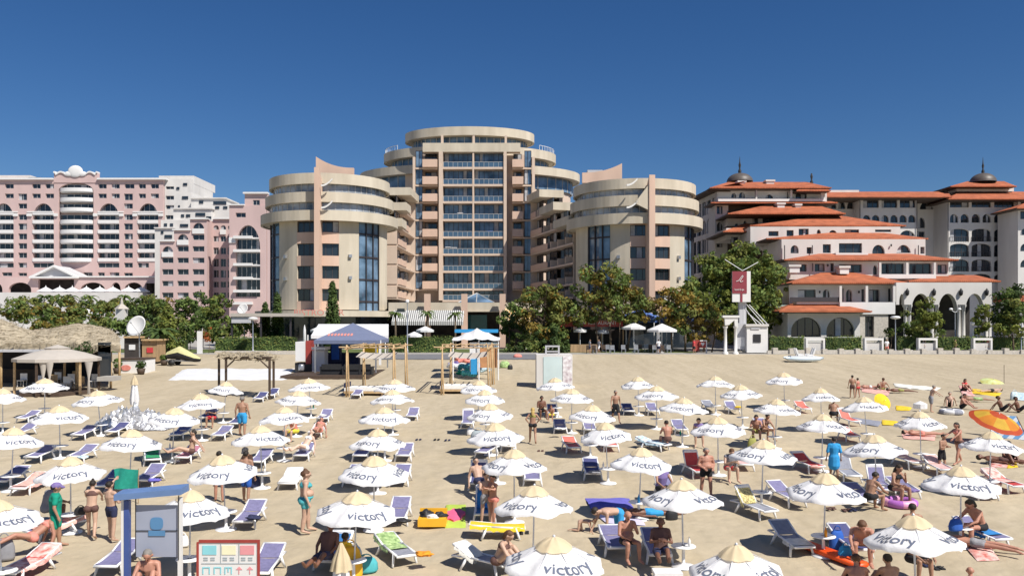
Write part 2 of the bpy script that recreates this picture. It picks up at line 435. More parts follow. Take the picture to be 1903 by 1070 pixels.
    q.build('ground_storey', 'pink_wall', rt)
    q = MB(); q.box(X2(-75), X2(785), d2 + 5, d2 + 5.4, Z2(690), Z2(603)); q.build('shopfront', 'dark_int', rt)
    q = MB()
    q.prism([(X2(158), Z2(600)), (X2(278), Z2(543)), (X2(396), Z2(600)), (X2(375), Z2(600)), (X2(278), Z2(553)), (X2(185), Z2(600))], d2 - 1.5, d2 - .2)
    q.box(X2(158), X2(396), d2 - 1.6, d2 - .1, Z2(608), Z2(600)); q.box(X2(396), X2(790), d2 - .5, d2 - .02, Z2(603), Z2(597))
    q.build('pediment', 'trim_white', rt)
    q = MB(); q.prism([(X2(160), Z2(600)), (X2(278), Z2(545)), (X2(394), Z2(600))], d2 - .15, d - 1); q.build('entrance_roof', 'grey_wall', rt)
    q = MB(); q.box(X2(-75), X2(790), d2 - 14, d2 - .7, G, Z2(686)); q.build('terrace', 'white_wall', rt)
    # terrace parasols
    for i, x in enumerate((228, 297, 360, 430, 497, 562, 640, 702)):
        c = P(C0.x(x), 600, d2 - 8); zt = C0.W(0, 643, d2 - 8).z; zb = C0.W(0, 687, d2 - 8).z
        u = thing('terrace_parasol', 'white square parasol on the pink hotel terrace', 'parasol', (c.x, d2 - 8, zb), 0, 'parasols on the pink hotel terrace')
        m = MB(); m.tube((0, 0, 0), (0, 0, zt - zb), .08); m.build('pole', 'white_plastic', u, local=True)
        m = MB(); m.lathe([(2.5, zt - zb - 1.9), (2.5, zt - zb - 1.7), (.05, zt - zb - .4)], n=8, sm=False); m.build('canopy', 'canvas_white', u, local=True)
pink_hotel()
def pink_annex():
    d = 216.0
    rt = thing('hotel_annex', 'stepped pink building with one tall arched balcony bay beside the cream hotel', 'hotel', (P(390, 600, d).x, d, G))
    def X(a): return C0.W(a, 0, d).x
    def Z(t): return C0.W(0, t, d).z
    rows = [(505, 532), (562, 590), (620, 647), (678, 705)]
    steps = [(795, 865, 425, (806, 862), 448, []), (865, 945, 370, (882, 938), 388, [(448, 475)]), (945, 1030, 315, (958, 1016), 332, [(390, 418), (448, 475)])]
    for a, b, top, (wa, wb), at, ex in steps:
        w = MB(); rs = rows + ex
        ops = [(X(wa), X(wb), Z(u), Z(t)) for t, u in rs] + [(X(wa), X(wb), Z(at + 30), Z(at), 1.9)]
        wall(w, X(a), X(b), G, Z(top), d, d + .9, ops); w.box(X(a), X(b), d + 1, d + 18, G, Z(top) - .02)
        w.build('wall', 'pink_wall', rt)
        c = MB(); c.box(X(a) - .3, X(b) + .3, d - .5, d + 1.5, Z(top), Z(top - 6)); c.box(X(wa), X(wb), d - .3, d - .02, Z(at + 54), Z(at + 29)); c.build('cornice', 'trim_white', rt)
        for o in ops: win(rt, o[0], o[1], o[2], o[3], d + .4, fw=.1)
    w = MB(); ops = []
    for i in range(3):
        a = 1034 + i * 36
        for t, u in [(335, 358), (390, 418), (448, 482), (505, 545), (562, 600), (620, 650), (675, 700)]: ops.append((X(a), X(a + 27), Z(u), Z(t), .8 if t == 335 else 0))
    wall(w, X(1030), X(1140), G, Z(305), d + 4, d + 4.8, ops); w.box(X(1030), X(1140), d + 5, d + 18, G, Z(306)); w.build('wall', 'pink_wall', rt)
    for o in ops: win(rt, o[0], o[1], o[2], o[3], d + 4.3, fw=.08, nx=2)
    c = MB(); c.box(X(1030) + .4, X(1140) - .02, d + 3.4, d + 5, Z(305), Z(295)); c.box(X(1070), X(1098), d + 3.5, d + 3.98, Z(382), Z(358)); c.build('cornice', 'trim_white', rt)
    # right block with the tall arch
    d3 = d - 6
    def X(a): return C0.W(a, 0, d3).x
    def Z(t): return C0.W(0, t, d3).z
    w = MB(); ops = [(X(1172), X(1294), Z(700), Z(343), 6.0), (X(1172), X(1222), Z(305), Z(282)), (X(1256), X(1290), Z(244), Z(218))]
    wall(w, X(1140), X(1318), G, Z(246), d3, d3 + 1, [o for o in ops[:2]]); wall(w, X(1215), X(1330), Z(246) + .02, Z(188), d3 + .3, d3 + 1.2, ops[2:])
    w.box(X(1142), X(1318), d3 + 2, d3 + 16, G, Z(248)); w.box(X(1216), X(1330), d3 + 2, d3 + 16, Z(247), Z(190))
    w.build('wall', 'pink_wall', rt)
    for o in ops[1:]: win(rt, *o[:4], d3 + .5, fw=.1)
    for i, t in enumerate((345, 412, 480, 548, 612, 672)):
        win(rt, X(1172), X(1294), Z(t + 58), Z(t), d3 + 1.05, nx=5, fw=.12, cur=.8)
        b = MB(); e = 1294 if i in (1, 4) else 1258
        b.box(X(1165), X(e), d3 - .9, d3 - .02, Z(t + 66), Z(t + 53)); b.box(X(1172) + .02, X(1294) - .02, d3 + .02, d3 + 1, Z(t + 66), Z(t + 60)); b.build('balcony', 'trim_white', rt)
    c = MB(); c.box(X(1210), X(1332), d3 - .4, d3 + 1.4, Z(188), Z(180)); c.box(X(1136), X(1216), d3 - .4, d3 + 1, Z(246), Z(240)); c.box(X(1140), X(1172), d3 - .3, d3 - .02, Z(432), Z(405)); c.build('cornice', 'trim_white', rt)
    # the white blocks behind
    rt = thing('white_apartment_block', 'stepped white apartment block with small windows rising behind the pink buildings', 'building', (P(395, 600, 238).x, 238, G))
    w = MB(); d4 = 236.0
    for a, b, t, dd in ((770, 862, 358, 0), (800, 945, 318, 3), (862, 1050, 262, 5), (950, 1120, 212, 10), (1050, 1165, 240, 7), (895, 952, 180, 12)): w.px(C0.x(a), C0.x(b), C0.y(t), C0.y(720), d4 + dd, d4 + dd + 14)
    for a, b, t, dd in ((765, 866, 354, -.5), (858, 1054, 257, 4.5), (946, 1124, 206, 9.5)): w.px(C0.x(a), C0.x(b), C0.y(t), C0.y(t + 6), d4 + dd, d4 + dd + 12)
    w.build('wall', 'white_wall', rt)
    for a, b, t, u, dd in ((818, 855, 392, 408, 0), (895, 935, 338, 352, 3), (972, 1020, 282, 298, 5), (1060, 1125, 225, 240, 7), (1070, 1090, 250, 262, 7), (1110, 1130, 250, 262, 7), (815, 830, 335, 350, 3), (845, 860, 335, 350, 3), (800, 812, 372, 386, 0), (900, 915, 290, 304, 5), (925, 945, 290, 304, 5), (905, 935, 200, 214, 12), (990, 1010, 222, 236, 10), (1025, 1050, 300, 312, 5)):
        q = MB(); q.px(C0.x(a), C0.x(b), C0.y(t), C0.y(u), d4 + dd - .2, d4 + dd - .02); q.build('window', 'glass_dark', rt)
pink_annex()
# ---------------------------------------------------------------- central hotel: wings and tower
C2 = Cv(2.676, 470, 220); C3 = Cv(2.675, 930, 220)
def wing(px_c, d0, rad, bands, glaz, zfloors, cols, fin, mirror, label):
    cx = (px_c - CX) / F * (d0 + rad); cy = d0 + rad
    rt = thing('hotel_wing', label, 'hotel', (cx, cy, G))
    def ang(px, r):   # angle on the circle of radius r seen at column px
        lo, hi = -1.45, 1.45
        for _ in range(50):
            m = (lo + hi) / 2
            x = cx + r * math.sin(m); y = cy - r * math.cos(m)
            if CX + x / y * F < px: lo = m
            else: hi = m
        return m
    def z(py, r=rad): return CZ - (py - HY) / F * (cy - r)
    for i, (t, u, r) in enumerate(bands):
        m = MB(); m.ring(cx, cy, r, r, z(u, r), z(t, r), .35, -2.6, 2.6, 72); m.disc(cx, cy, r - .4, r - .4, z(u, r) + .1, z(u, r) + .5)
        m.build('parapet_band', 'cream_wall', rt)
    for t, u, r in glaz:
        m = MB(); m.k = 0; m.ring(cx, cy, r, r, z(u, r) - .3, z(t, r) + .3, .1, -2.4, 2.4, 60)
        m.k = 1
        for i in range(40):
            a = -2.3 + i * 4.6 / 39
            c = Matrix.Translation((cx, cy, 0)) @ Matrix.Rotation(a, 4, 'Z'); m.M = c
            m.box(-.045, .045, -r - .05, -r + .02, z(u, r) - .3, z(t, r) + .3); m.M = None
        m.build('ribbon_window', ['glass_ribbon', 'frame_light'], rt)
    r = rad - .9
    zt = z(bands[-1][1], bands[-1][2]) + .2; zb = G
    core = MB(); core.disc(cx, cy, r - .8, r - .8, G, z(bands[0][0], bands[0][2]) - .6); core.build('core', 'dark_int', rt)
    for kind, a, b in cols:
        A, B = ang(a, r), ang(b, r); n = max(2, int(abs(B - A) * r / .6))
        if kind == 'c':
            m = MB(); m.ring(cx, cy, r, r, z(575), zt, .6, A, B, n); m.build('wall_panel', 'cream_wall', rt)
        elif kind == 'g':
            m = MB(); m.k = 0; m.ring(cx, cy, r - .25, r - .25, z(577), zt, .2, A, B, n); m.k = 1
            for t, u in zfloors:
                m.ring(cx, cy, r - .15, r - .15, z(u) - .12, z(u) + .12, .12, A, B, n)
            for k in range(4):
                aa = A + (B - A) * k / 3; m.M = Matrix.Translation((cx, cy, 0)) @ Matrix.Rotation(aa, 4, 'Z'); m.box(-.06, .06, -r + .02, -r + .25, z(577), zt); m.M = None
            m.build('curtain_wall', ['glass_blue', 'frame_dark'], rt)
        else:
            prev = zt
            for t, u in list(zfloors):
                m = MB(); m.ring(cx, cy, r + .02, r + .02, z(t), prev, .55, A, B, n)
                if prev - z(t) > .05: m.build('spandrel', 'peach_wall', rt)
                # window unit, straight between its jambs
                am = (A + B) / 2; hw = r * math.sin(abs(B - A) / 2)
                M = Matrix.Translation((cx, cy, 0)) @ Matrix.Rotation(am, 4, 'Z')
                win(rt, -hw, hw, z(u), z(t), -r * math.cos((B - A) / 2) + .28, mats=('frame_dark', 'glass_dark', 'curtain'), nx=3, fw=.08, cur=.5, M=M)
                prev = z(u)
            m = MB(); m.ring(cx, cy, r + .02, r + .02, z(577), prev, .55, A, B, n); m.build('spandrel', 'peach_wall', rt)
    for px_, py_ in ((532, 475), (532, 517), (650, 474), (650, 515), (1150, 476), (1260, 476), (1260, 516)):
        if abs(px_ - px_c) > 120: continue
        a_ = ang(px_, r); m = MB(); m.M = Matrix.Translation((cx, cy, 0)) @ Matrix.Rotation(a_, 4, 'Z'); m.box(-.22, .22, -r - .35, -r - .01, z(py_) - .2, z(py_) + .25); m.M = None; m.build('vent', 'steel', rt)
    # fascia over the restaurant and the dark front below
    m = MB(); m.ring(cx, cy, rad + 1.2, rad + 1.2, z(588, rad + 1.2), z(577, rad + 1.2), .5, -1.7, 1.7, 50); m.disc(cx, cy, rad + .8, rad + .8, z(578), z(577) ); m.build('fascia', 'cream_wall', rt)
    m = MB(); m.ring(cx, cy, rad - .3, rad - .3, G, z(589), .3, -1.7, 1.7, 40); m.build('shopfront', 'glass_dark', rt)
    # fin
    a, b, t, u = fin
    fa = ang((a + b) / 2, rad + 1.2); M = Matrix.Translation((cx, cy, 0)) @ Matrix.Rotation(fa, 4, 'Z')
    m = MB(); m.M = M; wd = (b - a) / 2 / F * d0
    m.box(-wd, wd, -rad - 1.1, -rad + 1.2, z(u, rad + 1), z(t, rad + 1) - 1.2)
    zt2 = z(t, rad + 1)
    m.add([(-wd, -rad - 1.1, zt2 - 1.2), (wd, -rad - 1.1, zt2 - 1.2), (wd, -rad + 1.2, zt2 - 1.2), (-wd, -rad + 1.2, zt2 - 1.2), (-wd, -rad - 1.1, zt2), (wd, -rad - 1.1, zt2), (wd, -rad + .2, zt2 - 1.15), (-wd, -rad + .2, zt2 - 1.15)],
          [(0, 3, 2, 1), (4, 5, 6, 7), (0, 1, 5, 4), (1, 2, 6, 5), (2, 3, 7, 6), (3, 0, 4, 7)])
    m.M = None; m.build('fin', 'peach_wall', rt)
    if mirror:
        m = MB(); m.M = M; m.prism([(-wd - 1.9, z(378)), (-wd - .02, z(345)), (-wd - .02, z(392)), (-wd - 1.9, z(380))], -rad - .9, -rad - .5); m.build('fin_wing', 'cream_wall', rt)
    for (q, w_) in ((0, 347), (1, 388)):
        m = MB(); m.M = M; xx = wd + 1.1 if not mirror else -wd - 2.2
        pts = [(xx - .9 + .3 * k, z(w_) - .1 + .035 * k * k) for k in range(6)]
        m.prism([(p[0], p[1]) for p in pts] + [(p[0], p[1] + .25) for p in pts[::-1]], -rad - .9, -rad - .7); m.build('hanging_ornament', 'trim_white', rt)
    return rt, cx, cy
fl = [(409, 430), (451, 474), (493, 517), (536, 559)]
wl, wcx, wcy = wing(614, 114.5, 9.55, [(321, 341, 8.75), (356, 375, 9.3), (390, 409, 9.95)], [(341, 356, 8.1), (375, 390, 8.65)], fl,
    [('g', 484, 519), ('c', 519, 552), ('w', 552, 585), ('c', 585, 593), ('w', 593, 630), ('c', 630, 667), ('g', 667, 705), ('c', 705, 724), ('g', 724, 740)],
    (583.5, 593, 311, 589), False, 'round cream and peach hotel wing with a tall fin, lettered over its restaurant')
m = MB(); a = P(549, 584, 113.0); b = P(610, 584, 113)
sign_text(m, 'BISTRO BAR', ((P(549, 0, 113).x + P(641, 0, 113).x) / 2, 112.2, P(0, 586, 113).z), 1.1, (641 - 549) / F * 113); m.build('lettering', 'cloth_salmon', wl)
fr = [(416, 437), (457, 479), (498, 520), (540, 561)]
wr, _, _ = wing(1178, 115.5, 9.75, [(331, 350, 9.1), (362, 382, 9.55), (395, 415, 10.1)], [(350, 362, 8.45), (382, 395, 8.9)], fr,
    [('c', 1067, 1092), ('g', 1093, 1134), ('c', 1134, 1171), ('w', 1171, 1206), ('c', 1206, 1217), ('w', 1217, 1245), ('c', 1245, 1272), ('g', 1272, 1290)],
    (1207, 1218, 325, 589), True, 'round cream and peach hotel wing with a tall fin, behind the promenade trees')
def sail(px_tip, tip_y, px_end, end_y, base_y, d, parent):
    T = P(px_tip, tip_y, d); E = P(px_end, end_y, d); bz = P(0, base_y, d).z; m = MB(); n = 14; top = []
    for i in range(n + 1):
        t = i / n; top.append((T.x + (E.x - T.x) * t, E.z + (T.z - E.z) * (1 - t) ** 2.3))
    for (xa, za), (xb, zb) in zip(top, top[1:]):
        p = [(xa, bz), (xb, bz), (xb, zb), (xa, za)]
        m.prism(p if xa < xb else p[::-1], d, d + .6)
    m.build('sail_parapet', 'peach_wall', parent)
sail(587, 291, 657, 312, 345, 117.5, wl)
sail(1156, 303.5, 1082, 321, 340, 128, wr)
def tower():
    d = 150.0; s = d / F
    rt = thing('hotel_tower', 'tall stepped cream and peach hotel tower with round terraces and blue glass balconies', 'hotel', (P(878, 600, d).x, d, G))
    X = lambda a: C2.W(a, 0, d).x
    Z = lambda t: C2.W(0, t, d).z
    # stepped round terraces
    for a, hw, bd, t, u, fy in ((0, 11.7, 7.5, 235, 251, 150), (1, 16.0, 10, 266, 283, 151.8), (2, 21.0, 13, 297, 313, 153.5)):
        XM = P(872, 0, fy + bd * .7).x; hw *= 1.04; z1 = CZ + (600 - t) * s; z0 = CZ + (600 - u) * s
        m = MB(); m.ring(XM, fy + bd, hw, bd, z0, z1, .4, -2.2, 2.2, 72); m.disc(XM, fy + bd, hw - .5, bd - .5, z0 + .05, z0 + .45)
        m.build('terrace_band', 'cream_wall', rt)
        m = MB(); m.k = 0; m.ring(XM, fy + bd + .5, hw - 1.4, bd - 1.2, z0 - 2.4, z0, .2, -2.2, 2.2, 60); m.k = 1
        for i in range(26):
            t_ = -1.6 + 3.2 * i / 25; xx = XM + (hw - 1.38) * math.sin(t_); yy = fy + bd + .5 - (bd - 1.18) * math.cos(t_)
            m.box(xx - .06, xx + .06, yy - .06, yy + .1, z0 - 2.4, z0 - .01)
        m.build('ribbon_window', ['glass_blue', 'frame_light'], rt)
        m = MB(); m.disc(XM, fy + bd + .5, hw - 1.8, bd - 1.6, G, z0 - .02); m.build('core', 'pink_tan', rt)
        if a == 1:
            for kx in (-1, 1):
                m = MB()
                for i in range(9):
                    t_ = kx * (.95 + .06 * i); xx = XM + (hw - .3) * math.sin(t_); yy = fy + bd - (bd - .3) * math.cos(t_); m.tube((xx, yy, z1), (xx, yy, z1 + .9), .04, n=5)
                    if i: m.tube(pp, (xx, yy, z1 + .9), .05, n=5)
                    pp = (xx, yy, z1 + .9)
                m.build('roof_railing', 'white_plastic', rt)
    # front slab field
    slabs = [245, 330, 415, 503, 590, 675, 760, 848, 905]; tops = [165, 257, 342, 427, 512, 600, 685, 770, 856]
    # centre bay: glazing per floor, slabs, glass rail
    for i, u in enumerate(slabs):
        t = tops[i]
        for a, b in ((948, 1090), (1101, 1245)):
            win(rt, X(a), X(b), Z(u) + .2, Z(t - 6), d + 1.6, mats=('frame_dark', 'glass_blue', 'curtain'), nx=6, fw=.09, cur=.85)
            q = MB(); q.k = 0; q.box(X(a), X(b), d - .02, d + .03, Z(u) + .1, Z(u) + .95); q.k = 1
            for k in range(7):
                xx = X(a) + (X(b) - X(a)) * k / 6; q.box(xx - .03, xx + .03, d - .05, d - .021, Z(u) + .1, Z(u) + 1.0)
            q.box(X(a), X(b), d - .05, d + .05, Z(u) + .96, Z(u) + 1.03); q.build('glass_railing', ['rail_glass', 'frame_light'], rt)
        q = MB(); q.box(X(943), X(1248), d - .1, d + 2.4, Z(u) - .28, Z(u) + .09); q.build('slab', 'pink_tan', rt)
    # plastic chairs on the balconies are not in reach of the lens; tables of white cloth are
    for a, t in ((960, 493), (1030, 485), (1110, 235), (1180, 235), (1108, 322), (1040, 408), (1120, 405), (1000, 657), (970, 655), (1130, 578), (1180, 575)):
        c = (X(a), d + .7, Z(t) + .02); q = MB(); q.box(c[0] - .5, c[0] + .5, c[1] - .3, c[1] + .3, c[2] + .5, c[2] + .6)
        for dx in (-.4, .4): q.box(c[0] + dx - .05, c[0] + dx + .05, c[1] - .2, c[1] + .2, c[2], c[2] + .5)
        solo(q, 'balcony_table', 'white_plastic' if a not in (1130, 1180) else 'cloth_royal', 'small table on a glass railed balcony of the hotel tower', 'table', 'balcony tables on the hotel tower')
    # top open storey: pillars and rail
    q = MB()
    for a in (935, 1092, 1252): q.box(X(a), X(a + 11), d + .1, d + .9, Z(130), Z(84))
    q.build('column', 'pink_tan', rt)
    q = MB(); q.box(X(975), X(1090), d + 3, d + 3.2, Z(128), Z(92)); q.box(X(1103), X(1195), d + 3, d + 3.2, Z(128), Z(92)); q.build('window', 'glass_blue', rt)
    q = MB(); q.box(X(845), X(1330), d - .25, d + 1.5, Z(168), Z(124)); q.build('parapet_band', 'cream_wall', rt)
    for a, b in ((925, 945), (1092, 1100), (1247, 1262)):
        q = MB(); q.box(X(a), X(b), d - .3 if a != 1092 else d - .12, d + 2.5, Z(905), Z(168)); q.build('pillar', 'pink_tan', rt)
    # side bays, left then right
    def side(sg, bal, glass, pil, shaft):
        m = MB()
        lo, hi = min(bal[0], pil[0]), max(bal[1], pil[1])
        m.box(X(min(glass[0], bal[0], 925 if sg < 0 else 1262)), X(max(glass[1], bal[1], 925 if sg < 0 else 1262)), d + 2.5, d + 2.9, G, Z(168))
        m.build('bay_wall', 'pink_tan', rt)
        for i, u in enumerate(slabs[:-1]):
            q = MB(); q.box(X(bal[0]), X(bal[1]), d - .7, d - .5, Z(u), Z(u - 38)); q.box(X(bal[0]), X(bal[0]) + .2, d - .49, d + 2.4, Z(u), Z(u - 38)); q.box(X(bal[1]) - .2, X(bal[1]), d - .49, d + 2.4, Z(u), Z(u - 38))
            q.box(X(bal[0]) + .2, X(bal[1]) - .2, d - .49, d + 2.4, Z(u) + .02, Z(u) + .25)
            q.build('balcony', 'peach_wall', rt)
            win(rt, X(glass[0]), X(glass[1]), Z(u) + .1, Z(tops[i] - 6), d + .4, mats=('frame_dark', 'glass_blue', 'curtain'), nx=2, fw=.08, cur=.3)
            win(rt, X(bal[0]) + .2, X(bal[1]) - .3, Z(u) + .3, Z(tops[i]), d + 2.3, mats=('frame_dark', 'glass_dark', 'curtain'), nx=2, fw=.08, cur=.6)
            g0, g1 = min(glass[0], bal[0]), max(glass[1], bal[1])
            q = MB(); q.box(X(g0), X(g1), d + .02, d + 2.45, Z(u) - .28, Z(u) - .02); q.build('slab', 'pink_tan', rt)
        q = MB(); q.box(X(pil[0]), X(pil[1]), d - .1, d + 3, Z(905), Z(192)); q.build('pillar', 'pink_tan', rt)
    side(-1, (845, 918), (808, 843), (795, 807), None)
    side(1, (1290, 1345), (1350, 1385), (1388, 1402), None)
    # link facades that swing forward to the wings
    def link_face(pa, da, pb, db, n, left, topi):
        A = P(pa, 0, da); B = P(pb, 0, db); A.z = B.z = 0; L_ = (B - A).length
        ax = (B - A).normalized(); M = Matrix.Translation(A) @ Matrix(((ax.x, -ax.y, 0, 0), (ax.y, ax.x, 0, 0), (0, 0, 1, 0), (0, 0, 0, 1)))
        zs = [Z(u) for u in slabs]
        m = MB(); m.M = M
        for k in range(n): m.box(L_ * k / n, L_ * (k + 1) / n, 2.6, 3.2, G, zs[topi[k]] - .3)
        m.build('link_wall', 'dark_int', rt)
        for i, z0 in enumerate(zs):
            L0 = 0; L1 = L_; ks = [k for k in range(n) if topi[k] < i]
            if not ks: continue
            L0 = L_ * ks[0] / n; L1 = L_ * (ks[-1] + 1) / n
            m = MB(); m.M = M; m.box(L0, L1, -.3, 2.5, z0 - .3, z0); m.build('link_slab', 'pink_tan', rt)
            ztop = zs[i - 1] - .3
            for k in ks:
                a = L_ * k / n; b = L_ * (k + 1) / n
                win(rt, a + .2, b - .05, z0 + .02, ztop, 1.5 if (k + left) % 2 else .9, mats=('frame_dark', 'glass_blue' if k % 2 else 'glass_dark', 'curtain'), nx=2, fw=.08, cur=.55, M=M)
            m = MB(); m.M = M
            for k in ks + [ks[-1] + 1]: a = L_ * k / n; m.box(a - .12, a + .12, -.25, 1.5, z0 + .01, z0 + 1.15 if 0 < k < n else ztop)
            m.build('link_partition', 'pink_tan', rt)
            m = MB(); m.M = M; m.box(L0 + .3, L0 + (L1 - L0) * .45, -.42, -.31, z0 + .01, z0 + .95); m.build('link_balcony', 'peach_wall', rt)
        for tv in sorted(set(topi)):
            kk = [k for k in range(n) if topi[k] == tv]; m = MB(); m.M = M; m.box(L_ * kk[0] / n - .1, L_ * (kk[-1] + 1) / n, -1.0, 3.4, zs[tv] - .28, zs[tv] + 1.0); m.build('link_parapet', 'cream_wall', rt)
    link_face(735, 131, 768, 149.5, 4, 1, [4, 3, 2, 2])
    link_face(989, 149.5, 1068, 128, 6, 0, [2, 2, 3, 3, 4, 4])
    # podium fascia
    q = MB(); q.px(722, 1012, 562, 577, 119, 121); q.px(722, 1012, 577, 579, 118.9, 148); q.build('podium_fascia', 'cream_wall', rt)
    q = MB(); q.px(722, 1012, 562, 563.5, 121.1, 149); q.build('podium_roof', 'concrete', rt)
    for a in (794, 863, 934):
        q = MB(); A = P(a, 0, 117.6); w_ = .42
        z0 = P(0, 546, 117.6).z; z1 = P(0, 575, 117.6).z
        M = Matrix.Translation((A.x, 117.6, 0)); q.M = M
        q.add([(-w_, 0, G), (w_, 0, G), (w_, 1.3, G), (-w_, 1.3, G), (-w_, -.2, z0), (w_, -.2, z0), (w_, .4, z0), (-w_, .4, z0)], [(0, 3, 2, 1), (4, 5, 6, 7), (0, 1, 5, 4), (1, 2, 6, 5), (2, 3, 7, 6), (3, 0, 4, 7)])
        q.M = None; q.build('entrance_fin', 'peach_wall', rt)
    q = MB(); q.px(722, 1012, 579, 640, 126, 126.3); q.build('shopfront', 'dark_int', rt)
    q = MB(); q.px(868, 905, 585, 632, 123, 123.2); q.build('entrance_glass', 'teal_glass', rt)
    q = MB(); c = P(886, 562, 123); h = P(0, 544, 123).z
    q.add([(c.x - 2.6, 121.4, c.z), (c.x + 2.6, 121.4, c.z), (c.x + 2.6, 126, c.z), (c.x - 2.6, 126, c.z), (c.x, 123.6, h)], [(0, 1, 4), (1, 2, 4), (2, 3, 4), (3, 0, 4)]); q.k = 1
    for v in ((-2.6, 121.4), (2.6, 121.4), (2.6, 126), (-2.6, 126), (0, 121.4)): q.tube((c.x + v[0], v[1], c.z), (c.x, 123.6, h), .07, n=4)
    q.build('skylight', ['glass_blue', 'frame_light'], rt)
    # rear roofs: lift house
    q = MB(); q.px(1092, 1120, 316, 335, 140, 150); q.build('lift_house', 'grey_wall', rt)
    q = MB(); q.px(738, 752, 573, 600, 117.2, 117.4); q.build('window', 'glass_dark', rt)
    return rt
mat('rail_glass', (.06, .11, .17), .05, .2, .4, spec=.9); mat('teal_glass', (.01, .10, .12), .1, .2, .4)
tower()
# awnings
stripes('awning_grey', (.62, .62, .60), (.13, .13, .13), 1.1); stripes('awning_yellow', (.70, .62, .42), (.60, .34, .10), 1.3)
def awning(a, b, t, u, d, m, label):
    q = MB(); A = P(a, t, d + 2.4); B = P(b, t, d + 2.4); C = P(b, u, d); D = P(a, u, d); e = Vector((0, 0, -.45)); f = Vector((0, 0, .05))
    A.x, B.x = D.x, C.x
    q.add([A, B, C, D, A + f, B + f, C + f, D + f, D + e, C + e, D + e + Vector((0, .05, 0)), C + e + Vector((0, .05, 0))], [(0, 1, 2, 3), (7, 6, 5, 4), (0, 4, 5, 1), (1, 5, 6, 2), (3, 7, 4, 0), (7, 8, 9, 6), (10, 3, 2, 11), (8, 10, 11, 9)])
    solo(q, 'awning', m, label, 'awning')
awning(728, 790, 577, 598, 115.2, 'awning_grey', 'grey and white striped awning left of the hotel entrance, nearer the round wing')
awning(797, 861, 577, 598, 115.2, 'awning_grey', 'grey and white striped awning right beside the teal hotel entrance')
awning(938, 985, 573, 596, 112, 'awning_yellow', 'yellow striped awning at the left edge of the promenade trees')
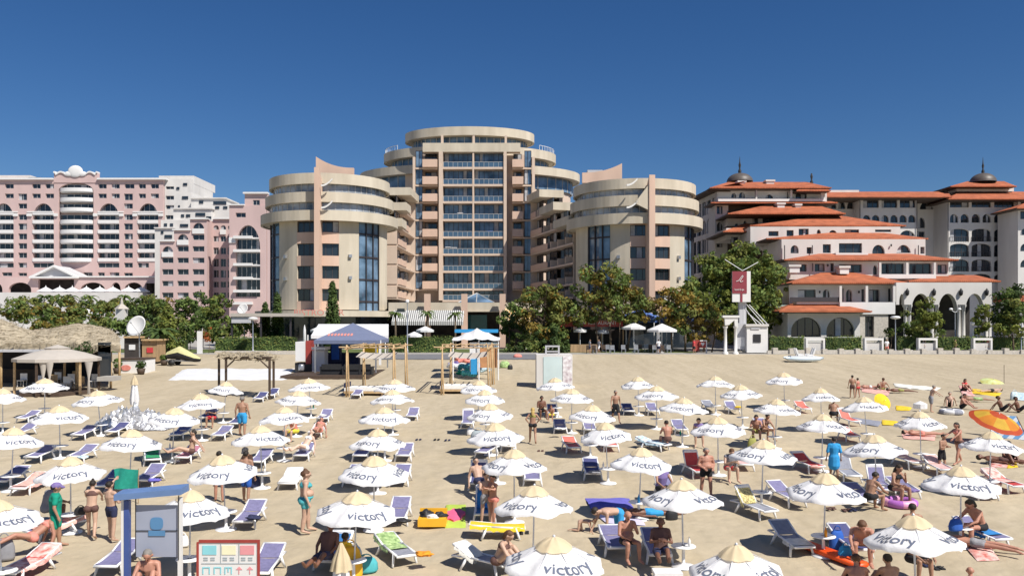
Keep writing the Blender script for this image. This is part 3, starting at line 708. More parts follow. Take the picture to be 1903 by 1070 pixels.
# ---------------------------------------------------------------- terracotta roofed hotel on the right
C5 = Cv(2.675, 1260, 280)
def hip(m, x0, x1, y0, y1, z0, z1, rx0, rx1, ry=None, th=.18):
    """hip roof: eaves rectangle, ridge from rx0 to rx1"""
    ry = ry if ry is not None else (y0 + y1) / 2
    v = [(x0, y0, z0), (x1, y0, z0), (x1, y1, z0), (x0, y1, z0), (rx0, ry, z1), (rx1, ry, z1)]
    m.add(v, [(0, 1, 5, 4), (1, 2, 5), (2, 3, 4, 5), (3, 0, 4)])
def resort():
    rt = thing('terraced_hotel', 'white hotel stepping back under many orange tiled roofs with metal domes, far right', 'hotel', (P(1600, 600, 125).x, 125, G))
    def rect(a, b, t, u, d): return C5.rect(a, b, t, u, d)
    def roof(a, b, eave, ridge, ra, rb, d, depth, over=1.9):
        x0, x1, _, z0 = rect(a, b, eave, eave, d - over); zr = C5.W(0, ridge, d + depth * .5).z; xr0 = C5.W(ra, 0, d + depth * .5).x; xr1 = C5.W(rb, 0, d + depth * .5).x
        m = MB(); hip(m, x0, x1, d - over, d + depth, z0 + .22, zr, xr0, xr1, d + depth * .5)
        o = m.build('roof', 'roof_tiles', rt)
        m = MB(); m.box(x0, x1, d - over, d + depth, z0, z0 + .2); m.k = 1; m.box(x0 - .08, x1 + .08, d - over - .14, d - over - .01, z0 + .06, z0 + .24)
        m.build('eaves', ['dark_wood', 'roof_tiles'], rt)
    def block(a, b, t, u, d, depth, ops=(), mt='white_wall', zb=None, th=.5):
        x0, x1, z0, z1 = rect(a, b, t, u, d)
        if zb is not None: z0 = zb
        o2 = [rect(o[0], o[1], o[2], o[3], d) + ((o[4],) if len(o) > 4 else ()) for o in ops]
        m = MB(); wall(m, x0, x1, z0, z1, d, d + th, o2)
        m.box(x0 + .02, x1 - .02, d + th + 1.2, d + depth, z0, z1 - .05); m.box(x0, x0 + .3, d + th + .01, d + th + 1.19, z0, z1); m.box(x1 - .3, x1, d + th + .01, d + th + 1.19, z0, z1)
        m.box(x0 + .3, x1 - .3, d + th + .01, d + th + 1.19, z1 - .3, z1 - .01)
        m.build('wall', mt, rt)
        for o in o2:
            win(rt, o[0], o[1], o[2], o[3], d + th - .12, mats=('frame_dark', 'glass_dark', 'curtain'), nx=max(2, int((o[1] - o[0]) / .9)), fw=.09, cur=.55)
        return x0, x1, z0, z1
    def para(a, b, t, u, d, dep=1.4):
        x0, x1, z0, z1 = rect(a, b, t, u, d); m = MB(); m.box(x0, x1, d, d + .2, z0, z1); m.box(x0, x0 + .2, d + .21, d + dep, z0, z1); m.box(x1 - .2, x1, d + .21, d + dep, z0, z1); m.box(x0 + .2, x1 - .2, d + .21, d + dep, z0, z0 + .25); m.build('balcony', 'trim_white', rt)
    def post(a, b, t, u, d, nm='column'):
        x0, x1, z0, z1 = rect(a, b, t, u, d); m = MB(); m.box(x0, x1, d, d + (x1 - x0), z0, z1); m.build(nm, 'white_wall', rt)
    # back wing
    d = 150.0
    ops = []
    for a, b in ((1352, 1446), (1460, 1556), (1572, 1672), (1704, 1800)):
        ops.append((a, b, 240, 282)); m_ = (a + b) / 2
        ops += [(a, m_ - 6, 315, 358, .8), (m_ + 6, b, 315, 358, .8)]
        ops += [(a, b, 388, 452, .6), (a, b, 462, 527, .6), (a, b, 540, 600, .6), (a, b, 612, 640, .6)]
    block(1340, 1760, 236, 700, d, 14, ops, zb=G)
    for a in (1690,): post(a, a + 10, 230, 640, d - .5, 'drainpipe')
    for t in (452, 527, 600):
        for a, b in ((1352, 1446), (1460, 1556), (1572, 1672)):
            x0, x1, z0, z1 = rect(a, b, t - 22, t, d - .1); m = MB()
            for k in range(9): xx = x0 + (x1 - x0) * k / 8; m.box(xx - .03, xx + .03, d - .1, d - .06, z0, z1)
            m.box(x0, x1, d - .12, d - .04, z1, z1 + .07); m.build('railing', 'frame_dark', rt)
    ops = [(a, a + 68, 252, 292, 1.6) for a in (1202, 1275)] + [(1193, 1228, 332, 385, 1.3), (1270, 1335, 332, 385, 1.5), (1270, 1335, 402, 455), (1190, 1226, 402, 430), (1270, 1335, 478, 510)]
    block(1190, 1340, 245, 700, d + 5, 10, ops, zb=G)
    ops = [(a, a + 78, 246, 284) for a in (920, 1012, 1103)] + [(a, a + 36, 320, 357, .7) for a in (920, 965, 1011, 1056, 1101, 1145)] + [(1100, 1180, 396, 425, 1.4), (912, 990, 385, 420, 1.4)]
    block(905, 1190, 240, 700, d + 1, 12, ops, zb=G)
    ops = [(a, a + 38, 250, 290, 1.5) for a in (750, 795, 840)] + [(820, 860, 325, 360, 1.5)]
    block(735, 905, 240, 500, d + 4, 10, ops, zb=G)
    roof(725, 1360, 235, 204, 740, 1340, d, 14); roof(1345, 1820, 245, 204, 1400, 1760, d - 1, 15)
    block(1385, 1670, 170, 203, d + 5, 8); roof(1355, 1680, 182, 152, 1440, 1620, d + 5, 9, 2)
    block(750, 900, 196, 212, d + 6, 4)
    def dome(px_, base, top, w, spire, d):
        c = C5.W(px_, base, d); zt = C5.W(0, top, d).z; r = w / 2 / 2.675 / F * d; m = MB()
        m.lathe([(r, 0)] + [(r * math.cos(t), (zt - c.z) * math.sin(t)) for t in [i * math.pi / 16 for i in range(1, 8)]] + [(.02, zt - c.z)], (c.x, d, c.z), 20)
        o = m.build('dome', 'dome_metal', rt); zs = C5.W(0, spire, d).z; m = MB(); m.lathe([(.22, 0), (.3, .5), (.12, .9), (.22, 1.5), (.1, 2.0), (.02, zs - zt)], (c.x, d, zt - .15), 8); m.build('spire', 'dark', o)
    dome(1516, 158, 112, 122, 28, 158); dome(307, 156, 112, 128, 25, 142); dome(664, 176, 168, 60, 122, 140)
    # left part, upper storeys
    d = 134.0
    ops = [(265, 290, 212, 235, .6), (303, 333, 208, 235, .6), (432, 476, 218, 238, 1.0), (585, 640, 212, 240)]
    block(195, 740, 200, 262, d, 14, ops)
    for a in (385, 560, 712, 722): post(a, a + 9, 196, 246, d - 1.2)
    para(200, 735, 240, 252, d - 1.5); roof(160, 760, 190, 156, 250, 640, d, 14, 1.8); roof(590, 756, 204, 172, 640, 700, d - 1.5, 5, 1.0)
    roof(165, 790, 264, 252, 200, 760, d - 1.0, 4, 1.0)
    # shaded left flank of the hotel
    q = MB(); A = C5.W(28, 0, 152); B = C5.W(190, 0, 134.3); A.z = B.z = 0; L_ = (B - A).length; ax = (B - A).normalized()
    M = Matrix.Translation(A) @ Matrix(((ax.x, -ax.y, 0, 0), (ax.y, ax.x, 0, 0), (0, 0, 1, 0), (0, 0, 0, 1)))
    zt = C5.W(0, 205, 134).z; q.M = M; ops = []; k = 0; z = zt - 3.0
    while z > G + 1:
        for i in range(7):
            w_ = L_ / 7; ops.append((w_ * i + .3, w_ * (i + 1) - .2, z, z + 2.3, .7 if k % 2 else 0))
        z -= 3.15; k += 1
    wall(q, 0, L_, G, zt, 0, .5, ops); q.build('wall', 'white_wall', rt)
    for o in ops: win(rt, o[0], o[1], o[2], o[3], .3, mats=('frame_dark', 'glass_dark', 'curtain'), fw=.08, M=M)
    q = MB(); q.M = M; q.box(-1, L_ + .5, -1.6, 8, zt, zt + .25); q.box(0, L_, 1, 8, G, zt - .1); q.build('eaves', 'dark_wood', rt)
    q = MB(); q.M = M; q.add([(-1, -1.7, zt + .26), (L_ + .5, -1.7, zt + .26), (L_ + .5, 5, zt + 1.9), (-1, 5, zt + 1.9)], [(0, 1, 2, 3)]); q.build('roof', 'roof_tiles', rt)
    block(185, 250, 262, 560, 133.9, 8, [(192, 222, 275, 315), (192, 222, 355, 400, .8), (192, 222, 440, 480, .8)], zb=G)
    # stepped wings in front: (wall a,b,t,u) then its roof, back to front
    steps = [
        (131, (245, 640, 318, 375), [(370, 400, 325, 362), (282, 300, 362, 388, .4), (325, 343, 348, 378, .5), (420, 560, 322, 362), (598, 620, 335, 362, .6)], (250, 830, 318, 272, 430, 700), None),
        (127, (240, 620, 385, 440), [(265, 300, 428, 460), (310, 345, 425, 460), (372, 430, 412, 450), (598, 650, 388, 420), (690, 710, 392, 420, .5)], (360, 1130, 378, 322, 740, 800), None),
        (122, (360, 1105, 378, 470), [(450, 500, 400, 425), (540, 575, 395, 425), (750, 790, 395, 425, .6), (830, 900, 392, 420), (1110, 1150, 400, 425), (600, 650, 388, 422), (690, 710, 392, 425, .5), (980, 1060, 392, 404)], (440, 1240, 443, 398, 860, 940), None),
        (116, (515, 1230, 440, 540), [(560, 600, 470, 510, .7), (640, 665, 480, 512), (720, 760, 465, 508), (800, 915, 460, 508), (966, 1028, 468, 512, 1.0), (1086, 1158, 468, 508, 1.3), (1205, 1226, 478, 512)], (530, 1390, 548, 512, 700, 1150), (785, 945, 508, 522)),
        (110, (545, 1345, 548, 640), [(600, 640, 565, 600), (680, 730, 562, 600), (758, 775, 560, 600), (800, 915, 565, 605), (970, 992, 568, 620, .6), (1012, 1125, 560, 612), (1150, 1262, 560, 612), (1290, 1340, 566, 610)], None, None),
    ]
    for dd, (a, b, t, u), ops, rf, pa in steps:
        ops = [o for o in ops if o[0] > a and o[1] < b and o[2] >= t]
        block(a, b, t, u, dd, 9, ops)
        if rf: roof(rf[0], rf[1], rf[2], rf[3], rf[4], rf[5], dd - (3 if dd > 117 else 5), 10)
        if pa: para(*pa, dd - 1.4)
    roof(225, 620, 408, 362, 330, 600, 126, 9)
    for a in (1000, 1135, 1272): post(a, a + 11, 556, 618, 107.5)
    para(1000, 1283, 614, 635, 107.3, 2)
    roof(568, 1150, 664, 603, 720, 860, 106, 8.5); roof(1150, 1600, 655, 618, 1290, 1480, 107, 8)
    for a, b, t in ((555, 605, 572), (805, 850, 578), (495, 530, 262), (585, 612, 268), (440, 478, 148), (300, 335, 152), (780, 808, 388)):
        dd = 108 if t > 500 else (138 if t < 200 else (131 if t < 300 else 123))
        m = MB(); x0, x1, z0, z1 = rect(a, b, t + 6, t + 34, dd); m.box(x0, x1, dd, dd + 1.2, z0, z1); m.k = 1; m.box(x0 - .15, x1 + .15, dd - .15, dd + 1.35, z1 + .02, z1 + .3); m.build('chimney', ['trim_white', 'white_wall'], rt)
    for a, t, u, dd in ((248, 300, 540, 133.7), (384, 196, 246, 132.6), (545, 205, 262, 133.7), (668, 470, 512, 115.7), (530, 470, 545, 115.7), (670, 560, 600, 109.7), (1195, 470, 540, 115.7), (905, 250, 420, 150.8), (1188, 245, 520, 150.8), (1343, 240, 600, 149.7), (1060, 560, 600, 109.7), (820, 685, 750, 105.2)):
        m = MB(); p_ = C5.W(a, t, dd); q_ = C5.W(a, u, dd); m.tube(p_, q_, .07, n=6); m.build('drainpipe', 'frame_dark', rt)
    for a, t, dd in ((705, 702, 105.3), (900, 702, 105.3), (1060, 470, 115.8), (745, 570, 109.8)):
        m = MB(); c = C5.W(a, t, dd); m.ell(c, .12, .12, .18, 8, 6); m.build('wall_lamp', 'dark', rt)
    # second storey of the pavilion
    d = 105.5
    block(552, 1078, 662, 760, d, 8, [(596, 686, 690, 748), (720, 756, 690, 748, .5), (835, 866, 690, 750, .6), (912, 928, 688, 750), (950, 1003, 690, 750), (1045, 1060, 685, 750)])
    para(805, 1080, 753, 812, d - 2.2, 2.1); para(590, 804, 748, 762, d - 1.8, 1.6)
    for a in (803, 933, 1070): post(a, a + 12, 672, 752, d - 2.1)
    m = MB(); x0, x1, z0, z1 = rect(556, 806, 755, 760, d - 1.9); m.box(x0, x1, d - 1.95, d - 1.9, z0 + .2, z0 + .8); m.build('railing', 'frame_dark', rt)
    roof(505, 960, 805, 762, 560, 800, 102, 5, 1)
    # ground storey with two big arches
    d = 102.5
    x0, x1, z0, z1 = block(545, 905, 808, 925, d, 9, [(562, 712, 828, 925, 1.7), (738, 878, 828, 925, 1.7)], zb=G)
    block(905, 1045, 812, 925, d + 1, 9, [(930, 975, 822, 925)], 'stone', zb=G)
    # arcade on the right
    d = 103.5
    ops = [(1100, 1125, 712, 930, 1.0), (1160, 1256, 710, 930, 2.2), (1294, 1390, 710, 930, 2.2), (1428, 1522, 710, 930, 2.2)]
    x0, x1, z0, z1 = rect(1085, 1560, 655, 930, d); o2 = [rect(*o[:4], d) + (o[4],) for o in ops]; o2 = [(o[0], o[1], G, o[3], o[4]) for o in o2]
    m = MB(); zc = C5.W(0, 765, d).z; wall(m, x0, x1, zc, z1, d, d + .9, [(o[0], o[1], zc, o[3], o[4]) for o in o2]); m.build('wall', 'white_wall', rt)
    for a in (1130, 1150, 1262, 1284, 1395, 1418, 1530, 1548):
        c = C5.W(a, 0, d + .45); m = MB(); m.lathe([(.38, G), (.38, G + .4), (.24, G + .5), (.2, zc - .4), (.34, zc - .25), (.36, zc - .01)], (c.x, d + .45, 0), 12); m.build('column', 'white_wall', rt)
    for a in (1140, 1273, 1407, 1535):
        q = MB(); c = C5.W(a, 706, d - .2); q.lathe([(.02, -.4), (.2, -.25), (.25, .2), (.1, .45), (.01, .6)], c, 8); q.build('wall_lamp', 'dark', rt)
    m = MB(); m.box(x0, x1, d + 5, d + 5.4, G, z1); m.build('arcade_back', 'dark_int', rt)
    m = MB(); m.box(x0 + .2, x1 - .2, d + .95, d + 6, z1 - .25, z1 - .05); m.build('arcade_ceiling', 'white_wall', rt)
    # far right slice
    block(1690, 1830, 286, 700, 143, 6, [(1702, 1760, 300, 340), (1702, 1760, 385, 420, 1), (1702, 1760, 460, 500, 1), (1702, 1760, 540, 580, 1)], zb=G); roof(1685, 1840, 290, 262, 1720, 1800, 143, 6)
    m = MB(); m.px(1893, 1915, 548, 560, 112, 118); m.build('roof', 'roof_tiles', rt)
resort()
# fill block behind everything so no sky shows between podiums
# ================================================================ GROUND AND SKY
def sand_mat():
    m = bpy.data.materials.new('sand'); m.use_nodes = True; N = m.node_tree.nodes; L = m.node_tree.links; b = N['Principled BSDF']; b.inputs['Roughness'].default_value = .95; b.inputs['Specular IOR Level'].default_value = .15
    tc = N.new('ShaderNodeTexCoord')
    def nz(s, d=6, w=None):
        n = N.new('ShaderNodeTexNoise'); n.inputs['Scale'].default_value = s; n.inputs['Detail'].default_value = d
        if w:
            mp = N.new('ShaderNodeMapping'); mp.inputs['Scale'].default_value = w; L.new(tc.outputs['Object'], mp.inputs['Vector']); L.new(mp.outputs[0], n.inputs['Vector'])
        else: L.new(tc.outputs['Object'], n.inputs['Vector'])
        return n
    n1 = nz(.12, 5, (1, .5, 1)); n2 = nz(1.6, 8); n3 = nz(5.0, 6)
    cr = N.new('ShaderNodeValToRGB'); cr.color_ramp.elements[0].position = .3; cr.color_ramp.elements[1].position = .7
    cr.color_ramp.elements[0].color = (.44, .37, .262, 1); cr.color_ramp.elements[1].color = (.51, .432, .31, 1); L.new(n1.outputs['Fac'], cr.inputs['Fac'])
    c2 = N.new('ShaderNodeValToRGB'); c2.color_ramp.elements[0].position = .32; c2.color_ramp.elements[1].position = .62
    c2.color_ramp.elements[0].color = (.93, .93, .92, 1); c2.color_ramp.elements[1].color = (1.02, 1.02, 1.02, 1); L.new(n2.outputs['Fac'], c2.inputs['Fac'])
    n4 = nz(1.0, 4, (1.1, .10, 1)); c4 = N.new('ShaderNodeValToRGB'); c4.color_ramp.elements[0].position = .38; c4.color_ramp.elements[1].position = .56
    c4.color_ramp.elements[0].color = (.93, .925, .91, 1); c4.color_ramp.elements[1].color = (1, 1, 1, 1); L.new(n4.outputs['Fac'], c4.inputs['Fac'])
    m4 = N.new('ShaderNodeMix'); m4.data_type = 'RGBA'; m4.blend_type = 'MULTIPLY'; m4.inputs['Factor'].default_value = 1; L.new(c2.outputs['Color'], m4.inputs[6]); L.new(c4.outputs['Color'], m4.inputs[7])
    mx = N.new('ShaderNodeMix'); mx.data_type = 'RGBA'; mx.blend_type = 'MULTIPLY'; mx.inputs['Factor'].default_value = 1
    L.new(cr.outputs['Color'], mx.inputs[6]); L.new(m4.outputs[2], mx.inputs[7]); L.new(mx.outputs[2], b.inputs['Base Color'])
    bp = N.new('ShaderNodeBump'); bp.inputs['Strength'].default_value = .2; bp.inputs['Distance'].default_value = .08; L.new(n3.outputs['Fac'], bp.inputs['Height'])
    vo = N.new('ShaderNodeTexVoronoi'); vo.feature = 'SMOOTH_F1'; vo.inputs['Scale'].default_value = 2.6; L.new(tc.outputs['Object'], vo.inputs['Vector']); b3 = N.new('ShaderNodeBump'); b3.inputs['Strength'].default_value = .32; b3.inputs['Distance'].default_value = .1; L.new(vo.outputs['Distance'], b3.inputs['Height']); L.new(b3.outputs[0], bp.inputs['Normal'])
    b2 = N.new('ShaderNodeBump'); b2.inputs['Strength'].default_value = .2; b2.inputs['Distance'].default_value = .35; L.new(n2.outputs['Fac'], b2.inputs['Height']); L.new(bp.outputs[0], b2.inputs['Normal']); L.new(b2.outputs[0], b.inputs['Normal'])
    MT['sand'] = m
sand_mat()
def sand():
    ys = [-400, -60, -10, 5, 12] + [15 + i * .3 for i in range(135)] + [55.5 + i * .9 for i in range(46)]
    ys = [y for y in ys if y < 95.5] + [95.6]
    xs = [-900, -300, -120, -80, -60, -48] + [-40 + i * .4 for i in range(201)] + [48, 60, 80, 120, 300, 900]
    vs = []; fs = []
    for y in ys:
        for x in xs:
            a = 1 if 15 < y < 94 and abs(x) <= 40 else 0
            h = (noise.noise((x * .9, y * .9, 0)) * .045 + noise.noise((x * 2.3, y * 2.3, 3)) * .03) * a
            vs.append((x, y, gh(y) + h - .02 * a))
    n = len(xs)
    for j in range(len(ys) - 1):
        for i in range(n - 1): fs.append((j * n + i, j * n + i + 1, (j + 1) * n + i + 1, (j + 1) * n + i))
    m = MB(); m.add(vs, fs, True); struct(m, 'sand', 'sand')
sand()
mat('paving', (.36, .34, .31), .9, .12, .6, .15, 6); mat('grass_ground', (.09, .12, .03), .95, .3, .8, .6, 10)
m = MB(); m.add([(-900, 95.6, G), (900, 95.6, G), (900, 3000, G), (-900, 3000, G), (-900, 95.6, gh(95.6)), (900, 95.6, gh(95.6))], [(0, 1, 2, 3), (4, 5, 1, 0)]); struct(m, 'ground', 'paving')
m = MB()
for a, b in ((-75, 22), (31.5, 80)): m.add([(a, 99.5, G + .05), (b, 99.5, G + .05), (b, 112, G + .05), (a, 112, G + .05), (a, 99.5, G - .1), (b, 99.5, G - .1)], [(0, 1, 2, 3), (4, 5, 1, 0)])
struct(m, 'lawn', 'grass_ground')

m = MB(); vs = []
for i in range(25):
    for y in (87.5, 90, 92.5, 95.5): x = P(705, 0, 92).x + (P(1010, 0, 92).x - P(705, 0, 92).x) * i / 24; vs.append((x + (.3 * noise.noise((x, 3, 1)) if y < 88 else 0), y + (.5 * noise.noise((x * .7, 1, 1)) if y < 88 else 0), gh(y) + .03))
m.add(vs, [(i * 4 + j, (i + 1) * 4 + j, (i + 1) * 4 + j + 1, i * 4 + j + 1) for i in range(24) for j in range(3)]); mat('asphalt_path', (.17, .17, .18), .9, .1, 1.5); struct(m, 'path', 'asphalt_path')
# ================================================================ VEGETATION
NR_ = np.random.default_rng(11)
def leaf_quads(mb, c, n, rx, ry, rz, size, k=None, up=.3):
    if n < 1: return
    v = NR_.normal(size=(n, 3)); v /= np.linalg.norm(v, axis=1)[:, None] + 1e-9; q = NR_.uniform(.6, 1.05, (n, 1))
    p = np.array(c)[None] + v * np.array((rx, ry, rz)) * q; nn = v + NR_.normal(0, .5, (n, 3)); nn[:, 2] += up; nn /= np.linalg.norm(nn, axis=1)[:, None] + 1e-9
    a = np.cross(nn, NR_.normal(size=(n, 3))); a /= np.linalg.norm(a, axis=1)[:, None] + 1e-9; b = np.cross(nn, a); s = size * NR_.uniform(.6, 1.3, (n, 1))
    vs = np.stack([p - a * s - b * s * .25, p - b * s * .6, p + a * s, p + b * s * .6], 1).reshape(-1, 3)
    n0 = len(mb.v); mb.g.append((n0, len(mb.f))); mb.v.extend(map(tuple, vs.tolist())); mb.f.extend([(n0 + 4 * i, n0 + 4 * i + 1, n0 + 4 * i + 2, n0 + 4 * i + 3) for i in range(n)]); kk = k if k is not None else mb.k
    mb.mi.extend(np.where(NR_.random(n) < .8, kk, NR_.integers(0, 3, n)).tolist() if k is not None else [kk] * n); mb.s.extend([False] * n)
def crown(mb, blobs, d, sub, leaf, dens, depth=None):
    for px_, py_, rx, ry in blobs:
        c = P(px_, py_, d); k = d / F; RX = rx * k; RZ = ry * k; RY = depth or RX
        nb = max(6, int(2.1 * dens * (RX * RZ + RX * RY + RZ * RY) / (sub * sub) / 2.2))
        for i in range(nb):
            v = Vector((rnd.gauss(0, 1), rnd.gauss(0, 1), rnd.gauss(0, 1))).normalized(); q = rnd.uniform(.35, 1.12)
            p = (c.x + v.x * RX * q, c.y + v.y * RY * q, c.z + v.z * RZ * q); r = sub * rnd.uniform(.35, 1.35)
            leaf_quads(mb, p, int(52 * r / sub), r, r, r * .75, leaf * 1.25, rnd.choice((0, 0, 0, 1, 1, 2)))
def tree(d, blobs, mats, label, name='leafy_tree', cat='tree', trunks=((0, .16),), sub=.8, leaf=.2, dens=1.0, group=None, base=None, depth=None, root_px=None):
    bx = root_px if root_px is not None else sum(b[0] for b in blobs) / len(blobs)
    c = P(bx, 600, d); zb = G if d > 96 else gh(d)
    if base is not None: zb = base
    rt = thing(name, label, cat, (c.x, d, zb), 0, group)
    m = MB(); crown(m, blobs, d, sub, leaf, dens, depth); m.build('crown', mats, rt)
    t = MB()
    for off, r in trunks:
        b0 = Vector((c.x + off, d, zb - .1)); top = P(blobs[0][0], blobs[0][1], d); mid = b0.lerp(Vector((c.x + off * 1.3, d, top.z)), .45) + Vector((rnd.uniform(-.3, .3), 0, 0))
        t.tube(b0, mid, r, r * .7, 7)
        for bl in blobs:
            q = P(bl[0], bl[1], d) + Vector((0, rnd.uniform(-.8, .8), 0)); e = mid.lerp(q, .55) + Vector((0, 0, -.2)); t.tube(mid, e, r * .55, r * .35, 6); t.tube(e, q, r * .35, r * .12, 5)
            for _ in range(3): t.tube(e, q + Vector((rnd.uniform(-1, 1), rnd.uniform(-1, 1), rnd.uniform(-.3, 1))), r * .25, .02, 4)
    t.build('trunk', 'bark', rt)
    return rt
GG = ['leaf_green', 'leaf_olive', 'leaf_dark']; GO = ['leaf_olive', 'leaf_green', 'leaf_yellow']; GD = ['leaf_dark', 'leaf_green', 'leaf_dark']; GL = ['leaf_green', 'leaf_lime', 'leaf_olive']; GY = ['leaf_yellow', 'leaf_olive', 'leaf_green']
tree(101, [(1012, 548, 48, 22), (975, 572, 30, 24), (1045, 580, 35, 28), (1015, 600, 46, 26), (990, 545, 22, 14), (1010, 622, 40, 16)], GO, 'broad olive green tree left of the red restaurant sign', trunks=((0, .16), (-1.2, .12), (1.4, .12)))
tree(102, [(1130, 520, 48, 22), (1100, 552, 38, 28), (1160, 545, 42, 32), (1128, 575, 55, 24), (1188, 565, 24, 26), (1105, 508, 22, 14), (1090, 588, 30, 14), (1180, 592, 26, 14)], GO, 'tallest yellowish promenade tree behind the red restaurant sign', trunks=((-1.5, .13), (0, .16), (2, .13), (1.0, .1)))
tree(101, [(1250, 555, 36, 22), (1215, 572, 26, 24), (1285, 585, 36, 30), (1325, 590, 26, 34), (1255, 585, 34, 20), (1310, 620, 34, 18)], GY, 'rust tinged yellow green tree above the open white parasols', trunks=((0, .15), (2.2, .13), (-1.6, .12), (3.2, .1)))
tree(106, [(1375, 490, 52, 32), (1330, 510, 42, 44), (1430, 515, 36, 44), (1380, 545, 66, 44), (1345, 590, 46, 36), (1420, 585, 42, 36), (1385, 468, 26, 14), (1375, 595, 60, 34)], GL, 'large dense green tree behind the hotel pylon sign', trunks=((0, .25), (1.5, .18)), sub=.75, leaf=.19, dens=1.25)
tree(99, [(975, 640, 26, 26), (1000, 655, 22, 18), (958, 655, 20, 20)], GG, 'low dark green bush beside the beach hut', 'bush', 'bush', trunks=((0, .06),), sub=.5, leaf=.14)
tree(99, [(1020, 628, 30, 22), (1045, 645, 16, 16)], GD, 'dark shrub under the left promenade tree', 'bush', 'bush', trunks=((0, .06),), sub=.5, leaf=.14)
# tree belt behind the thatched bar
for i, (bl, ms, d, lb) in enumerate([
    ([(100, 582, 34, 18), (78, 575, 18, 12)], GO, 120, 'olive hedge-like tree at the left end of the belt behind the thatched roof'),
    ([(140, 588, 26, 22), (118, 600, 22, 14)], GO, 118, 'rounded olive tree second from left behind the thatched roof'),
    ([(196, 580, 26, 20), (190, 602, 24, 14)], GO, 120, 'dense green tree between two small white parasols behind the thatch'),
    ([(255, 574, 26, 18), (248, 592, 22, 18)], GG, 122, 'mid green tree just above the large satellite dish'),
    ([(290, 572, 22, 18), (285, 592, 22, 16)], GG, 122, 'leafy green tree left of the yellow green conifer'),
    ([(345, 568, 22, 18), (338, 592, 24, 18)], GG, 120, 'bushy green tree right of the yellow green conifer'),
    ([(374, 562, 14, 20), (378, 590, 16, 18)], GD, 119, 'narrow dark tree in front of the pink annex'),
    ([(405, 570, 22, 24), (408, 598, 20, 20)], GL, 116, 'light green tree in front of the pink annex corner'),
    ([(440, 605, 22, 16), (425, 618, 20, 10)], GG, 112, 'low green tree below the small satellite dish')]):
    tree(d, bl, ms, lb, trunks=((0, .14),), sub=.7, leaf=.2, dens=1.1)
for x_, y_, rx_, ry_, l_ in ((95, 604, 36, 16, 'lowest olive bush at the left, just above the thatch ridge'), (158, 610, 30, 15, 'olive bush under the lower small white parasol'), (232, 604, 34, 20, 'wide green bush between thatch and the large dish'), (282, 612, 30, 18, 'green bush behind the large satellite dish'), (330, 612, 26, 20, 'green bush beyond the cream awning panel'), (372, 608, 28, 24, 'dark green bush behind the white signpost'), (412, 615, 26, 18, 'green bush behind the flowering shrub'), (60, 560, 20, 10, 'small olive tree at far left above the thatch'), (215, 566, 30, 12, 'low dark tree under the terrace wall centre'), (170, 566, 26, 10, 'low dark tree under the terrace wall left'), (285, 560, 26, 10, 'low dark tree under the terrace wall right'), (125, 562, 30, 9, 'low tree between the first terrace palms')):
    tree(110 if y_ > 590 else 128, [(x_, y_, rx_, ry_)], GO if x_ % 2 else GG, l_, 'bush', 'bush', trunks=((0, .08),), sub=.75, leaf=.2, dens=1.1)
tree(103, [(1290, 540, 26, 26), (1300, 575, 26, 26)], GL, 'narrow green tree between the round wing and the large tree', trunks=((0, .12),), sub=.7, leaf=.2)
tree(104, [(945, 585, 18, 26), (950, 615, 22, 22)], GD, 'dark tree beside the yellow awning', trunks=((0, .12),), sub=.7, leaf=.2)
tree(112, [(22, 575, 34, 16), (50, 585, 20, 12)], GO, 'olive tree at the far left edge above the thatch', trunks=((0, .1),), sub=.75, leaf=.2)
def cone_tree(px_, base, top, hw, d, ms, label, name='cypress'):
    c = P(px_, base, d); zt = P(px_, top, d).z; zb = G if d > 96 else gh(d); k = d / F
    rt = thing(name, label, 'tree', (c.x, d, zb)); m = MB(); H = zt - zb
    for i in range(int(110 * H / 3)):
        t = rnd.random() ** 1.2; r = hw * k * (math.sin(min(1, t * 5 + .35) * 1.57)) * (1 - t) ** .75; a = rnd.uniform(0, 6.28)
        leaf_quads(m, (c.x + r * .8 * math.cos(a), d + r * .8 * math.sin(a), zb + .2 + H * t), 18, .34, .34, .45, .17, rnd.choice((0, 0, 1, 2)), 1.0)
    m.build('crown', ms, rt); t = MB(); t.tube((c.x, d, zb - .1), (c.x, d, zt - .3), .12, .02, 7); t.build('trunk', 'bark', rt)
cone_tree(515, 618, 550, 15, 105, GD, 'slim dark cypress at the left corner of the round hotel wing')
cone_tree(618, 612, 530, 18, 105, GD, 'tall slim cypress in front of the peach fin of the hotel wing')
cone_tree(493, 618, 570, 13, 107, GD, 'short cypress left of the round hotel wing')
cone_tree(312, 648, 570, 26, 97, ['leaf_lime', 'leaf_olive', 'leaf_green'], 'yellow green conical conifer right of the large satellite dish', 'conifer')
